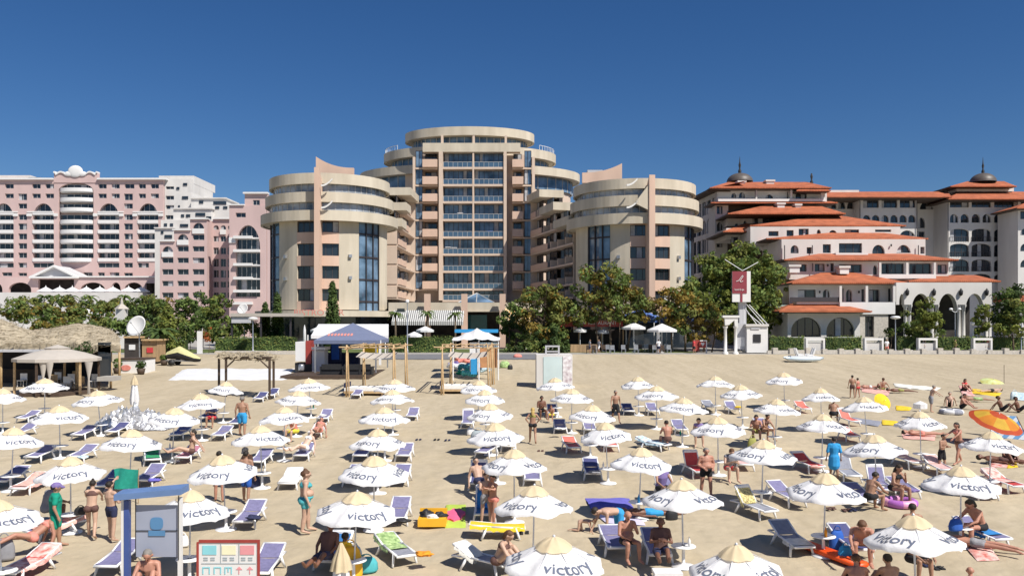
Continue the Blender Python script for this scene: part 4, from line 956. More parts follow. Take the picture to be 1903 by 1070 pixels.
def palm(px_, base, top, d, spread, label, n=16, zb=None):
    c = P(px_, base, d); zt = P(px_, top, d).z; zb = zb if zb is not None else (G if d > 96 else gh(d))
    rt = thing('palm_tree', label, 'palm', (c.x, d, zb)); m = MB(); T = Vector((c.x, d, zt))
    for i in range(n):
        a = 2 * math.pi * i / n + rnd.uniform(-.2, .2); el = rnd.uniform(-.1, .9); L_ = spread * rnd.uniform(.8, 1.1); dr = Vector((math.cos(a), math.sin(a), 0)); p0 = T
        for k in range(5):
            t = (k + 1) / 5; p1 = T + dr * (L_ * t * math.cos(el * .6)) + Vector((0, 0, L_ * (math.sin(el) * t - .75 * t * t)))
            w = spread * .16 * (1 - t * .6); sd = dr.cross(Vector((0, 0, 1)))
            m.k = rnd.choice((0, 1)); m.add([p0, p1, p1 + sd * w + Vector((0, 0, -w * .7)), p0 + sd * w + Vector((0, 0, -w * .7))], [(0, 1, 2, 3)]); m.add([p0, p1, p1 - sd * w + Vector((0, 0, -w * .7)), p0 - sd * w + Vector((0, 0, -w * .7))], [(3, 2, 1, 0)]); p0 = p1
    m.build('crown', ['leaf_dark', 'leaf_green'], rt); t = MB(); t.tube((c.x, d, zb - .05), T, .16, .11, 8); t.build('trunk', 'bark', rt)
palm(297, 660, 616, 84, 2.2, 'grey green palm in a pot beside the beach bar', 18)
palm(735, 640, 582, 112, 1.3, 'small palm at the left end of the striped awning'); palm(794, 640, 580, 112, 1.3, 'small palm between the two striped awnings'); palm(846, 640, 582, 112, 1.3, 'small palm left of the hotel entrance')
for x, l in ((82, 'small terrace palm at the left below the pink hotel entrance'), (98, 'terrace palm second from left below the pink hotel'), (131, 'terrace palm third from left below the pink hotel'), (168, 'terrace palm below the right end of the pink hotel gable'), (232, 'rightmost terrace palm below the pink hotel arches')): palm(x, 580, 551, 180, 2.2, l, 14)
tree(98, [(1720, 578, 20, 22), (1735, 600, 18, 22), (1710, 610, 16, 18)], GL, 'young light green tree before the left arch of the arcade', trunks=((0, .08),), sub=.5, leaf=.15)
tree(99, [(1826, 582, 12, 18), (1822, 605, 14, 18)], GL, 'slim green tree before the right arch of the arcade', trunks=((0, .06),), sub=.45, leaf=.15)
tree(100, [(1875, 560, 28, 20), (1860, 590, 20, 30), (1895, 545, 14, 12)], GD, 'dark purple green tree at the right edge', trunks=((0, .18),), sub=.7, leaf=.18, dens=1.2)
tree(98, [(1888, 585, 22, 26), (1880, 610, 26, 20)], GL, 'bright green tree in front of the dark one at the right edge', trunks=((0, .12),), sub=.6, leaf=.17)
tree(101, [(1695, 600, 14, 26), (1685, 620, 14, 14)], GG, 'thin dark green tree beside the arcade and the lamp post', trunks=((0, .06),), sub=.45, leaf=.15)
tree(98, [(1653, 617, 7, 9)], GL, 'small round yellow green potted shrub beside the promenade lamp', 'potted_shrub', 'shrub', trunks=((0, .04),), sub=.35, leaf=.1, dens=1.4)
for a, t in ((465, 605), (478, 618), (340, 618), (355, 625)): tree(104, [(a, t, 16, 10)], GG, {465: 'round green shrub right of the small satellite dish canopy', 478: 'low green shrub in front of the left cypress', 340: 'low shrub right of the conical conifer', 355: 'low shrub left of the white signpost'}[a], 'bush', 'bush', trunks=((0, .05),), sub=.45, leaf=.13)
tree(98, [(388, 622, 9, 12)], ['leaf_red', 'leaf_yellow', 'leaf_lime'], 'shrub with red and yellow flowers beside the white signpost', 'flowering_shrub', 'shrub', trunks=((0, .04),), sub=.4, leaf=.12)
def hedge(a, b, t, u, d, label, dep=1.2, ms=GG, leaf=.11, dens=34):
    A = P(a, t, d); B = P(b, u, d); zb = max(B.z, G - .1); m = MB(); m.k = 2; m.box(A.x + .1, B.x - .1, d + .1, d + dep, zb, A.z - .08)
    n = int((B.x - A.x) * (A.z - zb + dep) * dens)
    for _ in range(n):
        x = rnd.uniform(A.x, B.x)
        if rnd.random() < (A.z - zb) / (A.z - zb + dep): y, z = d + rnd.uniform(-.05, .15), rnd.uniform(zb, A.z)
        else: y, z = d + rnd.uniform(0, dep), A.z + rnd.uniform(-.1, .12) + .08 * math.sin(x * 1.3)
        m.k = 0 if rnd.random() < .6 else 1
        nn = Vector((rnd.gauss(0, .5), -1 if y < d + .16 else 0, rnd.gauss(.6, .5))).normalized(); p = Vector((x, y, z)); q = nn.orthogonal().normalized(); q = Matrix.Rotation(rnd.uniform(0, 6.28), 3, nn) @ q; w = nn.cross(q); s = leaf * rnd.uniform(.6, 1.4)
        m.add([p - q * s, p - w * s * .6, p + q * s, p + w * s * .6], [(0, 1, 2, 3)])
    solo(m, 'hedge', ms, label, 'hedge')
hedge(398, 548, 627, 656, 99, 'clipped green hedge between the flower shrub and the ice cream kiosk', 1.5)
hedge(722, 842, 626, 655, 99.5, 'clipped green hedge in front of the striped awnings', 1.5)
hedge(1432, 1496, 626, 650, 98.2, 'low hedge left of the leftmost white billboard', 1.0); hedge(1534, 1603, 626, 650, 98.2, 'low hedge between the leftmost two white billboards', 1.0)
hedge(1668, 1905, 626, 650, 98.4, 'long clipped hedge behind the right hand promenade', 1.0); hedge(1640, 1652, 630, 650, 98.2, 'short hedge piece left of the promenade lamp', .8)
hedge(300, 345, 632, 650, 98, 'low hedge left of the covered watercraft', 1.0)
# ================================================================ PROMENADE
m = MB()
x = P(1425, 0, 96.3).x
m.box(x, x + 40, 96.0, 96.35, gh(95.6) - .2, P(0, 651, 96).z)
for i in range(20): xx = x + .6 + i * 1.9; m.box(xx, xx + .55, 95.85, 96.5, gh(95) - .2, P(0, 650, 96).z + rnd.uniform(0, .25))
solo(m, 'stone_wall', 'stone', 'low rough stone wall edging the promenade on the right', 'wall')
m = MB(); m.box(P(400, 0, 96).x, P(560, 0, 96).x, 96, 96.4, gh(95.6) - .1, G + .35); solo(m, 'kerb_wall', 'stone', 'low stone kerb wall below the left hedge', 'wall')
m = MB(); m.box(P(715, 0, 96).x, P(1000, 0, 96).x, 95.9, 96.3, gh(95.6) - .1, G + .14); solo(m, 'kerb', 'concrete', 'pale kerb below the middle hedge', 'kerb', kind='structure')
for k in range(1): pass
for i, (a, lb) in enumerate(((1497, 'leftmost of the four low white billboards on the promenade'), (1606, 'white billboard left of the promenade lamp, second from left'), (1706, 'white billboard below the arcade, third from left'), (1808, 'rightmost of the four low white billboards'))):
    d = 96.9; c = P(a + 18, 655, d); t = thing('billboard', lb, 'billboard', (c.x, d, G), 0, 'low white billboards on the promenade')
    w = 1.1; h = P(0, 628, d).z - G
    m = MB(); m.box(-w, -w + .2, -.1, .5, 0, h); m.box(w - .2, w, -.1, .5, 0, h); m.box(-w + .2, w - .2, -.1, .5, h - .25, h); m.build('frame', 'trim_white', t, local=True)
    m = MB(); m.box(-w + .2, w - .2, .12, .2, .05, h - .55); m.build('panel', 'white_wall', t, local=True)
def lamp(px_, base, top, d, label, kind=0):
    c = P(px_, base, d); zb = G if d > 96 else gh(d); H = P(0, top, d).z - zb; t = thing('street_lamp', label, 'lamp', (c.x, d, zb))
    m = MB(); m.lathe([(.16, 0), (.14, .4), (.07, .5), (.055, H - .2)], n=10); m.build('post', 'steel', t, local=True)
    m = MB()
    if kind == 0: m.lathe([(.05, H - .2), (.45, H - .1), (.6, H), (.4, H + .16), (.02, H + .2)], n=16)
    elif kind == 1: m.ell((0, 0, H), .22, .22, .22, 14, 10)
    else:
        for s in (-1, 1): m.tube((0, 0, H - .3), (.5 * s, 0, H), .04, n=6); m.ell((.5 * s, 0, H + .1), .24, .2, .16)
    m.build('lamp_head', 'white_plastic', t, local=True)
lamp(1664, 655, 590, 97.2, 'mushroom shaped promenade lamp beside the second white billboard')
lamp(757, 655, 560, 97.5, 'tall lamp post with globe in front of the hotel podium', 1)
lamp(470, 655, 592, 97.0, 'slim lamp post with a disc ornament before the left hedge', 0)
lamp(1775, 625, 576, 101, 'twin headed white lamp in front of the arcade', 2); lamp(1808, 625, 601, 99, 'short globe lamp before the arcade', 1); lamp(1898, 640, 584, 97, 'globe lamp at the right edge', 1)
# hotel pylon sign
d = 98.0; k = d / F
rt = thing('pylon_sign', 'tall grey pylon with a burgundy panel lettered in white and wing-like rods', 'sign', (P(1378, 0, d).x, d, G))
def pxb(a, b, t, u, d0, d1, nm, mt, parent):
    m = MB(); m.px(a, b, t, u, d0, d1); return m.build(nm, mt, parent)
pxb(1374, 1387, 560, 650, d, d + .6, 'post', 'grey_wall', rt)
pn = pxb(1361, 1395, 504, 561, d - .5, d - .3, 'panel', 'trim_white', rt); mat('burgundy', (.24, .035, .05), .6, .06)
q = pxb(1361, 1388, 504, 545, d - .56, d - .51, 'red_panel', 'burgundy', pn); pxb(1376, 1380, 545, 561, d - .56, d - .51, 'red_panel', 'burgundy', pn)
m = MB(); s0 = P(1374, 522, d - .6); pts = [s0 + Vector((a * .62, 0, b * .62)) for a, b in ((-.6, -.1), (-.1, .1), (.35, .75), (.62, 1.05), (.7, .8), (.35, .35), (.1, -.1), (.3, -.2), (.7, 0))]
m.path(pts, .035, 5); sign_text(m, 'hotel & spa', (s0.x, s0.y, s0.z - 1.1), .32, 1.1); m.build('lettering', 'trim_white', pn)
m = MB(); a = P(1380, 503, d); m.tube(a, P(1347, 482, d), .04, n=6); m.tube(a, P(1409, 487, d), .04, n=6); m.build('rod', 'white_plastic', rt)
m = MB(); m.px(1368, 1386, 600, 648, d - .12, d - .02); m.build('notice_board', 'grey_wall', rt); m = MB(); m.px(1376, 1384, 626, 643, d - .16, d - .13); m.build('notice', 'cloth_white', rt)
# white kiosk beside it
rt = thing('white_kiosk', 'small white masonry kiosk with a dark picture and braced frame', 'kiosk', (P(1407, 0, d).x, 97.3, G))
pxb(1388, 1427, 603, 655, 97.3, 99.3, 'wall', 'trim_white', rt); pxb(1386, 1429, 602, 606, 97.1, 99.5, 'cornice', 'white_wall', rt); pxb(1400, 1414, 621, 636, 97.22, 97.29, 'picture', 'dark', rt); pxb(1396, 1412, 609, 611.5, 97.2, 97.28, 'lettering_band', 'grey_wall', rt)
m = MB()
for a, b in (((1385, 563), (1420, 603)), ((1384, 572), (1406, 602)), ((1382, 568), (1382, 603)), ((1392, 566), (1426, 602)), ((1390, 582), (1414, 602))): m.tube(P(*a, 98), P(*b, 98), .045, n=5)
m.build('brace', 'white_plastic', rt)
# classical two column gate
rt = thing('column_gate', 'white classical gate of two columns and curved head at the promenade edge', 'gate', (P(1360, 0, 95.9).x, 95.9, gh(95.9)))
for a in (1348, 1367):
    c = P(a, 662, 95.8); h = P(0, 606, 95.8).z - gh(95.8); m = MB(); m.lathe([(.34, 0), (.34, .2), (.2, .3), (.16, h - .3), (.28, h - .15), (.3, h)], (c.x, 95.8, gh(95.8)), 12); m.build('column', 'trim_white', rt)
m = MB(); a = P(1342, 586, 95.8); b = P(1373, 606, 95.8); m.box(a.x, b.x, 95.5, 96.1, a.z - .25, a.z); m.prism([(a.x + .25, a.z - .25), (a.x + .3, b.z + .1), (a.x + .75, b.z - .25 + .4), (b.x - .55, b.z + .7), (b.x - .5, b.z), (b.x - .15, b.z), (b.x - .15, a.z - .25)][::-1], 95.6, 96.0); m.build('head', 'trim_white', rt)
# red lettered restaurant sign and terrace
d = 99.0
d = 102.5; rt = thing('restaurant_sign', 'long red sign with white lettering above the tree shaded terrace', 'sign', (P(1100, 0, d).x, d, G)); mat('sign_red', (.33, .045, .035), .6, .1)
pxb(1042, 1158, 592, 607, d, d + .3, 'panel', 'sign_red', rt); m = MB(); c = P(1105, 603, d - .05); sign_text(m, 'PIZZA  RESTAURANT', (c.x, c.y, c.z), .62, 5.4); m.build('lettering', 'trim_white', rt)
m = MB()
for a in (1042, 1076, 1118, 1158): q = P(a, 0, d + .15); m.box(q.x - .07, q.x + .07, d + .08, d + .22, G, P(0, 608, d).z)
m.build('post', 'wood', rt)
rt = thing('terrace_bar', 'dark timber terrace bar with wicker front under the red sign', 'bar', (P(1100, 0, 101).x, 101, G))
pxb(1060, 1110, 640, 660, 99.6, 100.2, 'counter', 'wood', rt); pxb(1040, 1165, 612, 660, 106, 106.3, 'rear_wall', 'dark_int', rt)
for i in range(26):
    x = P(rnd.uniform(1075, 1250), 0, 99).x; y = rnd.uniform(97.5, 103)
    m = MB(); r = rnd.choice((0, 1)); m.box(x - .25, x + .25, y - .25, y + .25, G + .42, G + .47); m.box(x - .25, x + .25, y + .2, y + .25, G + .47, G + .95)
    for sx in (-1, 1):
        for sy in (-1, 1): m.box(x + sx * .22 - .02, x + sx * .22 + .02, y + sy * .22 - .02, y + sy * .22 + .02, G, G + .42)
    solo(m, 'terrace_chair', 'dark_wood' if r else 'steel', 'cafe chair on the shaded terrace below the promenade trees', 'chair', 'cafe chairs on the shaded terrace')
def big_parasol(px_, apex, w, d, label, mt='canvas_white', grp='white parasols of the promenade cafes', closed=False, square=True):
    zb = G if d > 96 else gh(d); c = P(px_, apex, d); H = c.z - zb; r = w / 2 * d / F
    t = thing('cafe_parasol', label, 'parasol', (c.x, d, zb), R(22), grp)
    m = MB(); m.tube((0, 0, 0), (0, 0, H), .04, n=6); m.tube((0, 0, 0), (0, 0, .1), .3, n=10); m.build('pole', 'white_plastic', t, local=True); m = MB()
    if closed: m.lathe([(.05, .8), (.22, 1.0), (.16, H - .5), (.03, H + .1)], n=8)
    else: m.lathe([(r, H - r * .42 - .25), (r * 1.01, H - r * .42), (.04, H)], n=8, sm=False)
    m.build('canopy', mt, t, local=True)
for a, t, w, d, lb in ((1230, 601, 56, 99, 'rightmost open white cafe parasol left of the hotel pylon'), (1178, 599, 44, 101, 'open white cafe parasol left of the widest one'), (790, 606, 34, 103, 'small white parasol below the striped awning'), (770, 616, 30, 100, 'white parasol left of the small one below the awning'),
                       (591, 607, 28, 103, 'white parasol left of the grey pavilion roof'), (1078, 608, 26, 102, 'white parasol under the red sign, left end'), (1120, 610, 28, 103, 'white parasol under the red sign, right end'), (160, 573, 30, 124, 'small white parasol between hedge-like trees'), (168, 586, 18, 121, 'lower small white parasol between the hedge-like trees')): big_parasol(a, t, w, d, lb)
big_parasol(566, 605, 20, 103, 'folded white parasol left of the grey pavilion roof', closed=True); big_parasol(1223, 608, 20, 98.5, 'folded white parasol beside the widest open one', closed=True)
for a, lb in ((1190, 'blue restaurant canopy behind the yellowish tree, left one'), (1275, 'blue restaurant canopy behind the rust tinged tree, right one')):
    d = 106; c = P(a, 590, d); t = thing('blue_canopy', lb, 'canopy', (c.x, d, G)); H = P(0, 592, d).z - G
    m = MB(); m.lathe([(3.2, H - .5), (3.2, H), (.1, H + 1.2)], n=4, sm=False); m.build('roof', 'canvas_blue' if 'canvas_blue' in MT else mat('canvas_blue', (.07, .14, .38), .8, .08), t, local=True)
    m = MB(); [m.tube((x, y, 0), (x, y, H), .06, n=6) for x in (-2.1, 2.1) for y in (-2.1, 2.1)]; m.build('post', 'white_plastic', t, local=True)
# little white gabled lantern roof among the trees
rt = thing('garden_pavilion', 'tiny white garden pavilion with pointed roof among the left trees', 'pavilion', (P(226, 0, 118).x, 118, G)); q = P(226, 574, 118)
m = MB(); m.box(q.x - .6, q.x + .6, 117.4, 118.6, G, q.z); m.build('wall', 'white_wall', rt); m = MB(); m.lathe([(1.1, 0), (.25, .7), (.2, 1.1), (.02, 1.6)], (q.x, 118, q.z), 4, sm=False); m.build('roof', 'canvas_cream', rt)
m = MB(); m.px(302, 336, 589, 608, 110, 110.4); solo(m, 'cream_panel', 'canvas_cream', 'cream awning panel behind the conical conifer', 'panel')
def dish(px_, py_, rx, ry, d, label, tilt=28, base=None):
    c = P(px_, py_, d); zb = base if base is not None else (G if d > 96 else gh(d)); t = thing('satellite_dish', label, 'dish', (c.x, d, zb)); r = rx * d / F
    M = Matrix.Translation(c) @ Matrix.Rotation(R(-34), 4, 'Y') @ Matrix.Rotation(R(90 - tilt), 4, 'X'); m = MB(); m.M = M
    m.lathe([(r * k / 6, .28 * r * (k / 6) ** 2) for k in range(7)] + [(r, .28 * r - .03), (r * .5, .05 * r), (.01, -.03)], n=28); m.M = None; o = m.build('reflector', 'trim_white', t)
    m = MB(); m.tube(M @ Vector((0, -r * .9, .25 * r)), M @ Vector((0, 0, r * .95)), .03, n=5); m.ell(M @ Vector((0, 0, r * .95)), .09, .09, .09, 8, 6); m.build('feed_arm', 'steel', t)
    m = MB(); m.tube((c.x + .1, d + .2, zb), (c.x + .05, d + .15, c.z), .06, n=6); m.build('mast', 'steel', t)
dish(256, 607, 20, 14, 78, 'large white satellite dish right of the thatched roof'); dish(452, 575, 11, 9, 104, 'small white satellite dish on the flat canopy left of the cypresses')
rt = thing('flat_canopy', 'flat cream canopy roof with dark grey fascia carrying a satellite dish', 'canopy', (P(465, 0, 103).x, 103, G)); pxb(428, 545, 582, 588, 102, 107, 'roof', 'canvas_cream', rt); pxb(430, 466, 588, 600, 102.2, 102.4, 'fascia', 'grey_wall', rt); m = MB()
for a in (431, 485, 540): q = P(a, 0, 102.6); m.box(q.x - .1, q.x + .1, 102.5, 102.7, G, P(0, 588, 102).z)
m.build('post', 'frame_dark', rt)
m = MB(); q = P(370, 0, 97); m.box(q.x - .25, q.x + .3, 97, 97.2, G, P(0, 615, 97).z); m.box(q.x + .32, q.x + .36, 97.05, 97.15, G, P(0, 610, 97).z); solo(m, 'signpost', 'trim_white', 'upright white sign slab beside the red flowering shrub', 'sign')
# white wide tents behind the grey pavilion
rt = thing('white_tent', 'wide white tent roof behind the grey blue pavilion', 'tent', (P(645, 0, 93).x, 93, gh(93)))
m = MB(); A = P(592, 602, 96); B = P(722, 602, 96); C_ = P(722, 623, 91); D_ = P(578, 623, 91); m.add([A, B, C_, D_, A + Vector((0, 0, -.08)), B + Vector((0, 0, -.08)), C_ + Vector((0, 0, -.35)), D_ + Vector((0, 0, -.35))], [(3, 2, 1, 0), (4, 5, 6, 7), (0, 1, 5, 4), (1, 2, 6, 5), (2, 3, 7, 6), (3, 0, 4, 7)]); m.build('roof', 'canvas_white', rt)
m = MB()
for a, dd in ((572, 91.2), (720, 91.2), (590, 95.5), (716, 95.5)): q = P(a, 0, dd); m.tube((q.x, dd, gh(dd)), (q.x, dd, P(0, 622, 91).z), .06, n=6)
m.build('post', 'white_plastic', rt)
# ================================================================ BEACH STRUCTURES
# thatched beach bar, far left
d = 63.0; zb = gh(60)
rt = thing('beach_bar', 'beach bar under a long shaggy thatched roof, left edge', 'beach bar', (P(90, 0, d).x, d, zb))
prof = [(-60, 582), (0, 584), (25, 588), (68, 603), (95, 613), (140, 606), (168, 600), (205, 604), (240, 614), (252, 630)]
m = MB(); nx = 46; ny = 10
xs = [P(-60 + 312 * i / nx, 0, d).x for i in range(nx + 1)]
def ztop(x):
    p = CX + x / d * F
    for (a, za), (b, zb_) in zip(prof, prof[1:]):
        if p <= b: return P(0, za + (zb_ - za) * max(0, (p - a)) / (b - a), d + 3).z
    return P(0, prof[-1][1], d).z
vs = []
for i, x in enumerate(xs):
    zt = ztop(x); ze = P(0, 641 + 6 * math.sin(i * .7) * .3, d - 3.5).z + rnd.uniform(-.08, .08)
    for j in range(ny + 1):
        t = j / ny; y = d - 3.5 + 10 * t; a = abs(t - .65) / .65; z = ze + (zt - ze) * (1 - a ** 1.6) + noise.noise((x * .8, y * .8, 1)) * .22 + noise.noise((x * 3, y * 3, 1)) * .08
        vs.append((x * y / 60.5, y, z if t <= .65 else zt - (t - .65) * 3 + noise.noise((x, y, 2)) * .2))
fs = [(i * (ny + 1) + j, (i + 1) * (ny + 1) + j, (i + 1) * (ny + 1) + j + 1, i * (ny + 1) + j + 1) for i in range(nx) for j in range(ny)]
m.add(vs, fs, True); n0 = len(vs)
m.add([(v[0], v[1], v[2] - .35) for v in vs], [f[::-1] for f in fs])
for i in range(nx): a = i * (ny + 1); b = (i + 1) * (ny + 1); p, q = vs[a], vs[b]; m.add([p, q, (q[0], q[1], q[2] - .4 - rnd.random() * .15), (p[0], p[1], p[2] - .4 - rnd.random() * .15)], [(3, 2, 1, 0)])
for _ in range(2600):   # loose straw
    v = Vector(rnd.choice(vs[: -(ny + 1)])); v += Vector((rnd.uniform(-.3, .3), rnd.uniform(-.3, .3), .04)); e = v + Vector((rnd.gauss(0, .2), -rnd.uniform(.1, .45), -rnd.uniform(.02, .2))); w = Vector((.03, 0, .02)); m.add([v - w, v + w, e], [(0, 1, 2)])
e = [(vs[nx * (ny + 1) + j]) for j in range(ny + 1)]
for p, q in zip(e, e[1:]): m.add([p, q, (q[0], q[1], q[2] - .5), (p[0], p[1], p[2] - .5)], [(0, 1, 2, 3)])
m.build('thatched_roof', 'thatch', rt)
m = MB()
for a, dd in ((2, 60), (206, 60), (222, 66), (120, 62)): q = P(a, 0, dd); m.tube((q.x, dd, gh(dd) - .1), (q.x, dd, P(0, 640, dd).z), .09, n=8)
m.build('post', 'bamboo', rt)
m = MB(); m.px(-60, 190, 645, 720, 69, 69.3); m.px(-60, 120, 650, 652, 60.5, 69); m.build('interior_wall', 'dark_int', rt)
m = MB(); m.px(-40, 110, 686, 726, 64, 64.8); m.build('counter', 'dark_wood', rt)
m = MB(); m.px(-60, 118, 649, 654, 59.3, 60.5); m.build('awning_edge', 'grey_wall', rt)
mat('hose', (.10, .16, .14), .3, .3); m = MB(); A = P(182, 636, 59.5); B = P(206, 700, 59.5); m.box(A.x, B.x, 59.5, 59.56, B.z, A.z); m.build('glass_screen', 'glass_dark', rt)
m = MB(); q = P(182, 0, 58); m.px(180, 208, 700, 708, 58, 59.4); m.build('step', 'concrete', rt)
for i in range(9):
    a = rnd.uniform(20, 175); dd = rnd.uniform(58.5, 63); q = P(a, 0, dd); z = gh(dd); m = MB(); m.box(q.x - .25, q.x + .25, dd - .25, dd + .25, z + .42, z + .47); m.box(q.x - .25, q.x + .25, dd + .2, dd + .25, z + .5, z + .95)
    for sx in (-.22, .22): m.tube((q.x + sx, dd - .22, z), (q.x + sx, dd - .22, z + .45), .02, n=4); m.tube((q.x + sx, dd + .22, z), (q.x + sx, dd + .22, z + .95), .02, n=4)
    solo(m, 'bar_chair', 'white_plastic' if i % 3 else 'bamboo', 'chair inside the shade of the thatched beach bar', 'chair', 'chairs inside the beach bar')
# cream gazebo in front
rt = thing('gazebo', 'cream hexagonal gazebo canopy with tied curtains in front of the thatched bar', 'gazebo', (P(107, 0, 57).x, 57, gh(57)))
q = P(107, 643, 57); r = 74 * 57 / F; zr = P(0, 668, 54.5).z; m = MB(); n = 6
m.lathe([(r * 1.0, zr - .2 - q.z), (r * 1.0, zr - q.z), (r * .62, (zr - q.z) * .55), (r * .28, -.22), (r * .3, -.12), (.02, .1)], (q.x, 57, q.z), 12, sm=False); m.build('canopy', 'canvas_cream', rt)
for i in range(6):
    a = math.pi / 6 + i * math.pi / 3; x, y = q.x + r * .93 * math.cos(a), 57 + r * .93 * math.sin(a); m = MB(); m.box(x - .06, x + .06, y - .06, y + .06, gh(57) - .4, zr - .05); m.build('post', 'bamboo' if i % 2 else 'dark_wood', rt)
for a, t in ((92, 1), (165, 0), (80, 0)):
    m = MB(); c = P(a, 672, 54.6); m.lathe([(.28, 0), (.06, -1.1), (.12, -2.1), (.02, -2.15)][::-1], c, 10, sq=.5); m.build('curtain', 'canvas_cream', rt)
m = MB(); m.prismz([(q.x + r * .95 * math.cos(k * math.pi / 3), 57 + r * .95 * math.sin(k * math.pi / 3)) for k in range(6)], gh(54) - .1, gh(57) + .12); m.build('floor', 'dark_wood', rt)
# white counter, pot
rt = thing('white_counter', 'white drinks counter with a red oval emblem beside the beach bar', 'counter', (P(245, 0, 73).x, 73, gh(73)))
m = MB(); A = P(219, 668, 72); B = P(250, 700, 72); m.box(A.x, P(270, 0, 72).x, 72, 74, gh(72) - .1, A.z); m.k = 1; m.box(A.x - .1, P(271, 0, 72).x, 71.9, 74.1, A.z + .01, A.z + .12); m.build('counter', ['trim_white', 'dark_wood'], rt)
m = MB(); c = P(234, 683, 71.97); m.prism([(c.x + .42 * math.cos(k * .4), c.z + .24 * math.sin(k * .4)) for k in range(15, -1, -1)], 71.93, 71.99); m.build('emblem', 'cloth_salmon', rt)
def pot_plant(a, base, d_, h, label, ms=GG):
    q = P(a, 0, d_); z = gh(d_); t = thing('potted_plant', label, 'plant', (q.x, d_, z)); m = MB(); m.lathe([(.01, 0), (.25, 0), (.36, .5), (.3, .5), (.01, .42)], n=14); m.build('pot', 'dark_wood', t, local=True); m = MB(); leaf_quads(m, (0, 0, .5 + h * .5), 160, .4, .4, h * .55, .12, 0); m.build('foliage', ms, t, local=True)
pot_plant(218, 702, 71, .8, 'dark potted plant before the white counter'); pot_plant(262, 698, 70.5, .6, 'grey potted herb right of the white counter', ['leaf_dark', 'leaf_olive', 'leaf_dark']); pot_plant(305, 668, 80, .5, 'terracotta potted plant under the palm')
m = MB(); q = P(170, 640, 60.5)
for k in range(14): leaf_quads(m, (q.x + rnd.uniform(-1.1, 1.4), 58.7 + rnd.uniform(-.3, .5), q.z + rnd.uniform(-.9, .1)), 40, .35, .35, .3, .12, 0)
m.tube((q.x, 58.8, gh(58)), (q.x, 58.8, q.z), .06, n=6); solo(m, 'shrub', ['leaf_dark', 'leaf_green', 'bark'], 'dark green shrub between the gazebo and the glass screen', 'shrub')
for a, t, u, c, lb in ((245, 628, 662, 'dark_int', 'dark timber booth with notices behind the white counter'), (278, 633, 668, 'wood', 'small brown timber booth with a red emblem')):
    rt = thing('timber_booth', lb, 'booth', (P(a, 0, 82).x, 82, gh(82))); pxb(a - 14, a + 14, t, u + 4, 82, 84, 'cabin', c, rt); m = MB(); m.px(a - 16, a + 16, t - 3, t, 81.7, 84.2); m.build('roof', 'bamboo', rt); m = MB(); c_ = P(a, (t + u) / 2, 81.9); m.box(c_.x - .3, c_.x + .3, 81.93, 81.98, c_.z - .25, c_.z + .25); m.build('notice', 'cloth_white' if a == 245 else 'cloth_red', rt)
# covered watercraft on a trailer
rt = thing('watercraft', 'jet ski under a pale yellow cover on a dark trailer', 'watercraft', (P(340, 0, 80).x, 80, gh(80))); m = MB(); c = P(340, 666, 80)
st = [(-1.5, .35, .28, .9), (-1.0, .55, .42, 1.0), (-.3, .6, .6, 1.15), (.4, .55, .45, .9), (1.2, .4, .3, .6), (1.7, .08, .1, .5)]; vs = []; z0 = gh(80)
for x, w, h, z in st:
    for k in range(10): a = 2 * math.pi * k / 10; vs.append((c.x + x, 80 + w * math.cos(a), z0 + z + h * math.sin(a)))
m.add(vs, [(i * 10 + k, (i + 1) * 10 + k, (i + 1) * 10 + (k + 1) % 10, i * 10 + (k + 1) % 10) for i in range(5) for k in range(10)] + [tuple(range(10))[::-1], tuple(range(50, 60))], True); m.build('hull', 'dark', rt)
m = MB(); m.add([(a, b, d_ + .1) for a, b, d_ in vs], [(i * 10 + k, (i + 1) * 10 + k, (i + 1) * 10 + (k + 1), i * 10 + (k + 1)) for i in range(5) for k in range(0, 5)], True); m.build('cover', 'canvas_yel' if 'canvas_yel' in MT else mat('canvas_yel', (.55, .52, .25), .8, .15), rt)
m = MB(); m.tube((c.x - 1.4, 79.4, z0 + .5), (c.x + 1.6, 80, z0 + .35), .05, n=5); m.tube((c.x - 1.4, 80.6, z0 + .5), (c.x + 1.6, 80, z0 + .35), .05, n=5); m.build('trailer', 'steel', rt)
for s in (-.75, .75): m = MB(); m.tube((c.x - .8, 80 + s - .1, z0 + .3), (c.x - .8, 80 + s + .1, z0 + .3), .3, n=16); m.build('wheel', 'dark', rt)
# white sheeting on the sand
m = MB(); n = 30; vs = []
for i in range(n + 1):
    for j in range(9):
        u, v = i / n, j / 8; pa = (312 + 30 * v) * (1 - u) + (548 - 40 * (1 - v) * .4) * u; pb = 706 - 22 * v; g = spot(pa, pb); vs.append((g.x, g.y, g.z + .07 + .07 * noise.noise((g.x * 1.1, g.y * .7, 0)) + (0 if 0 < i < n and 0 < j < 8 else -.1)))
m.add(vs, [(i * 9 + j, (i + 1) * 9 + j, (i + 1) * 9 + j + 1, i * 9 + j + 1) for i in range(n) for j in range(8)], True); solo(m, 'tarpaulin', 'tarp', 'large white sheeting spread on the sand behind the wooden pergola', 'tarpaulin')
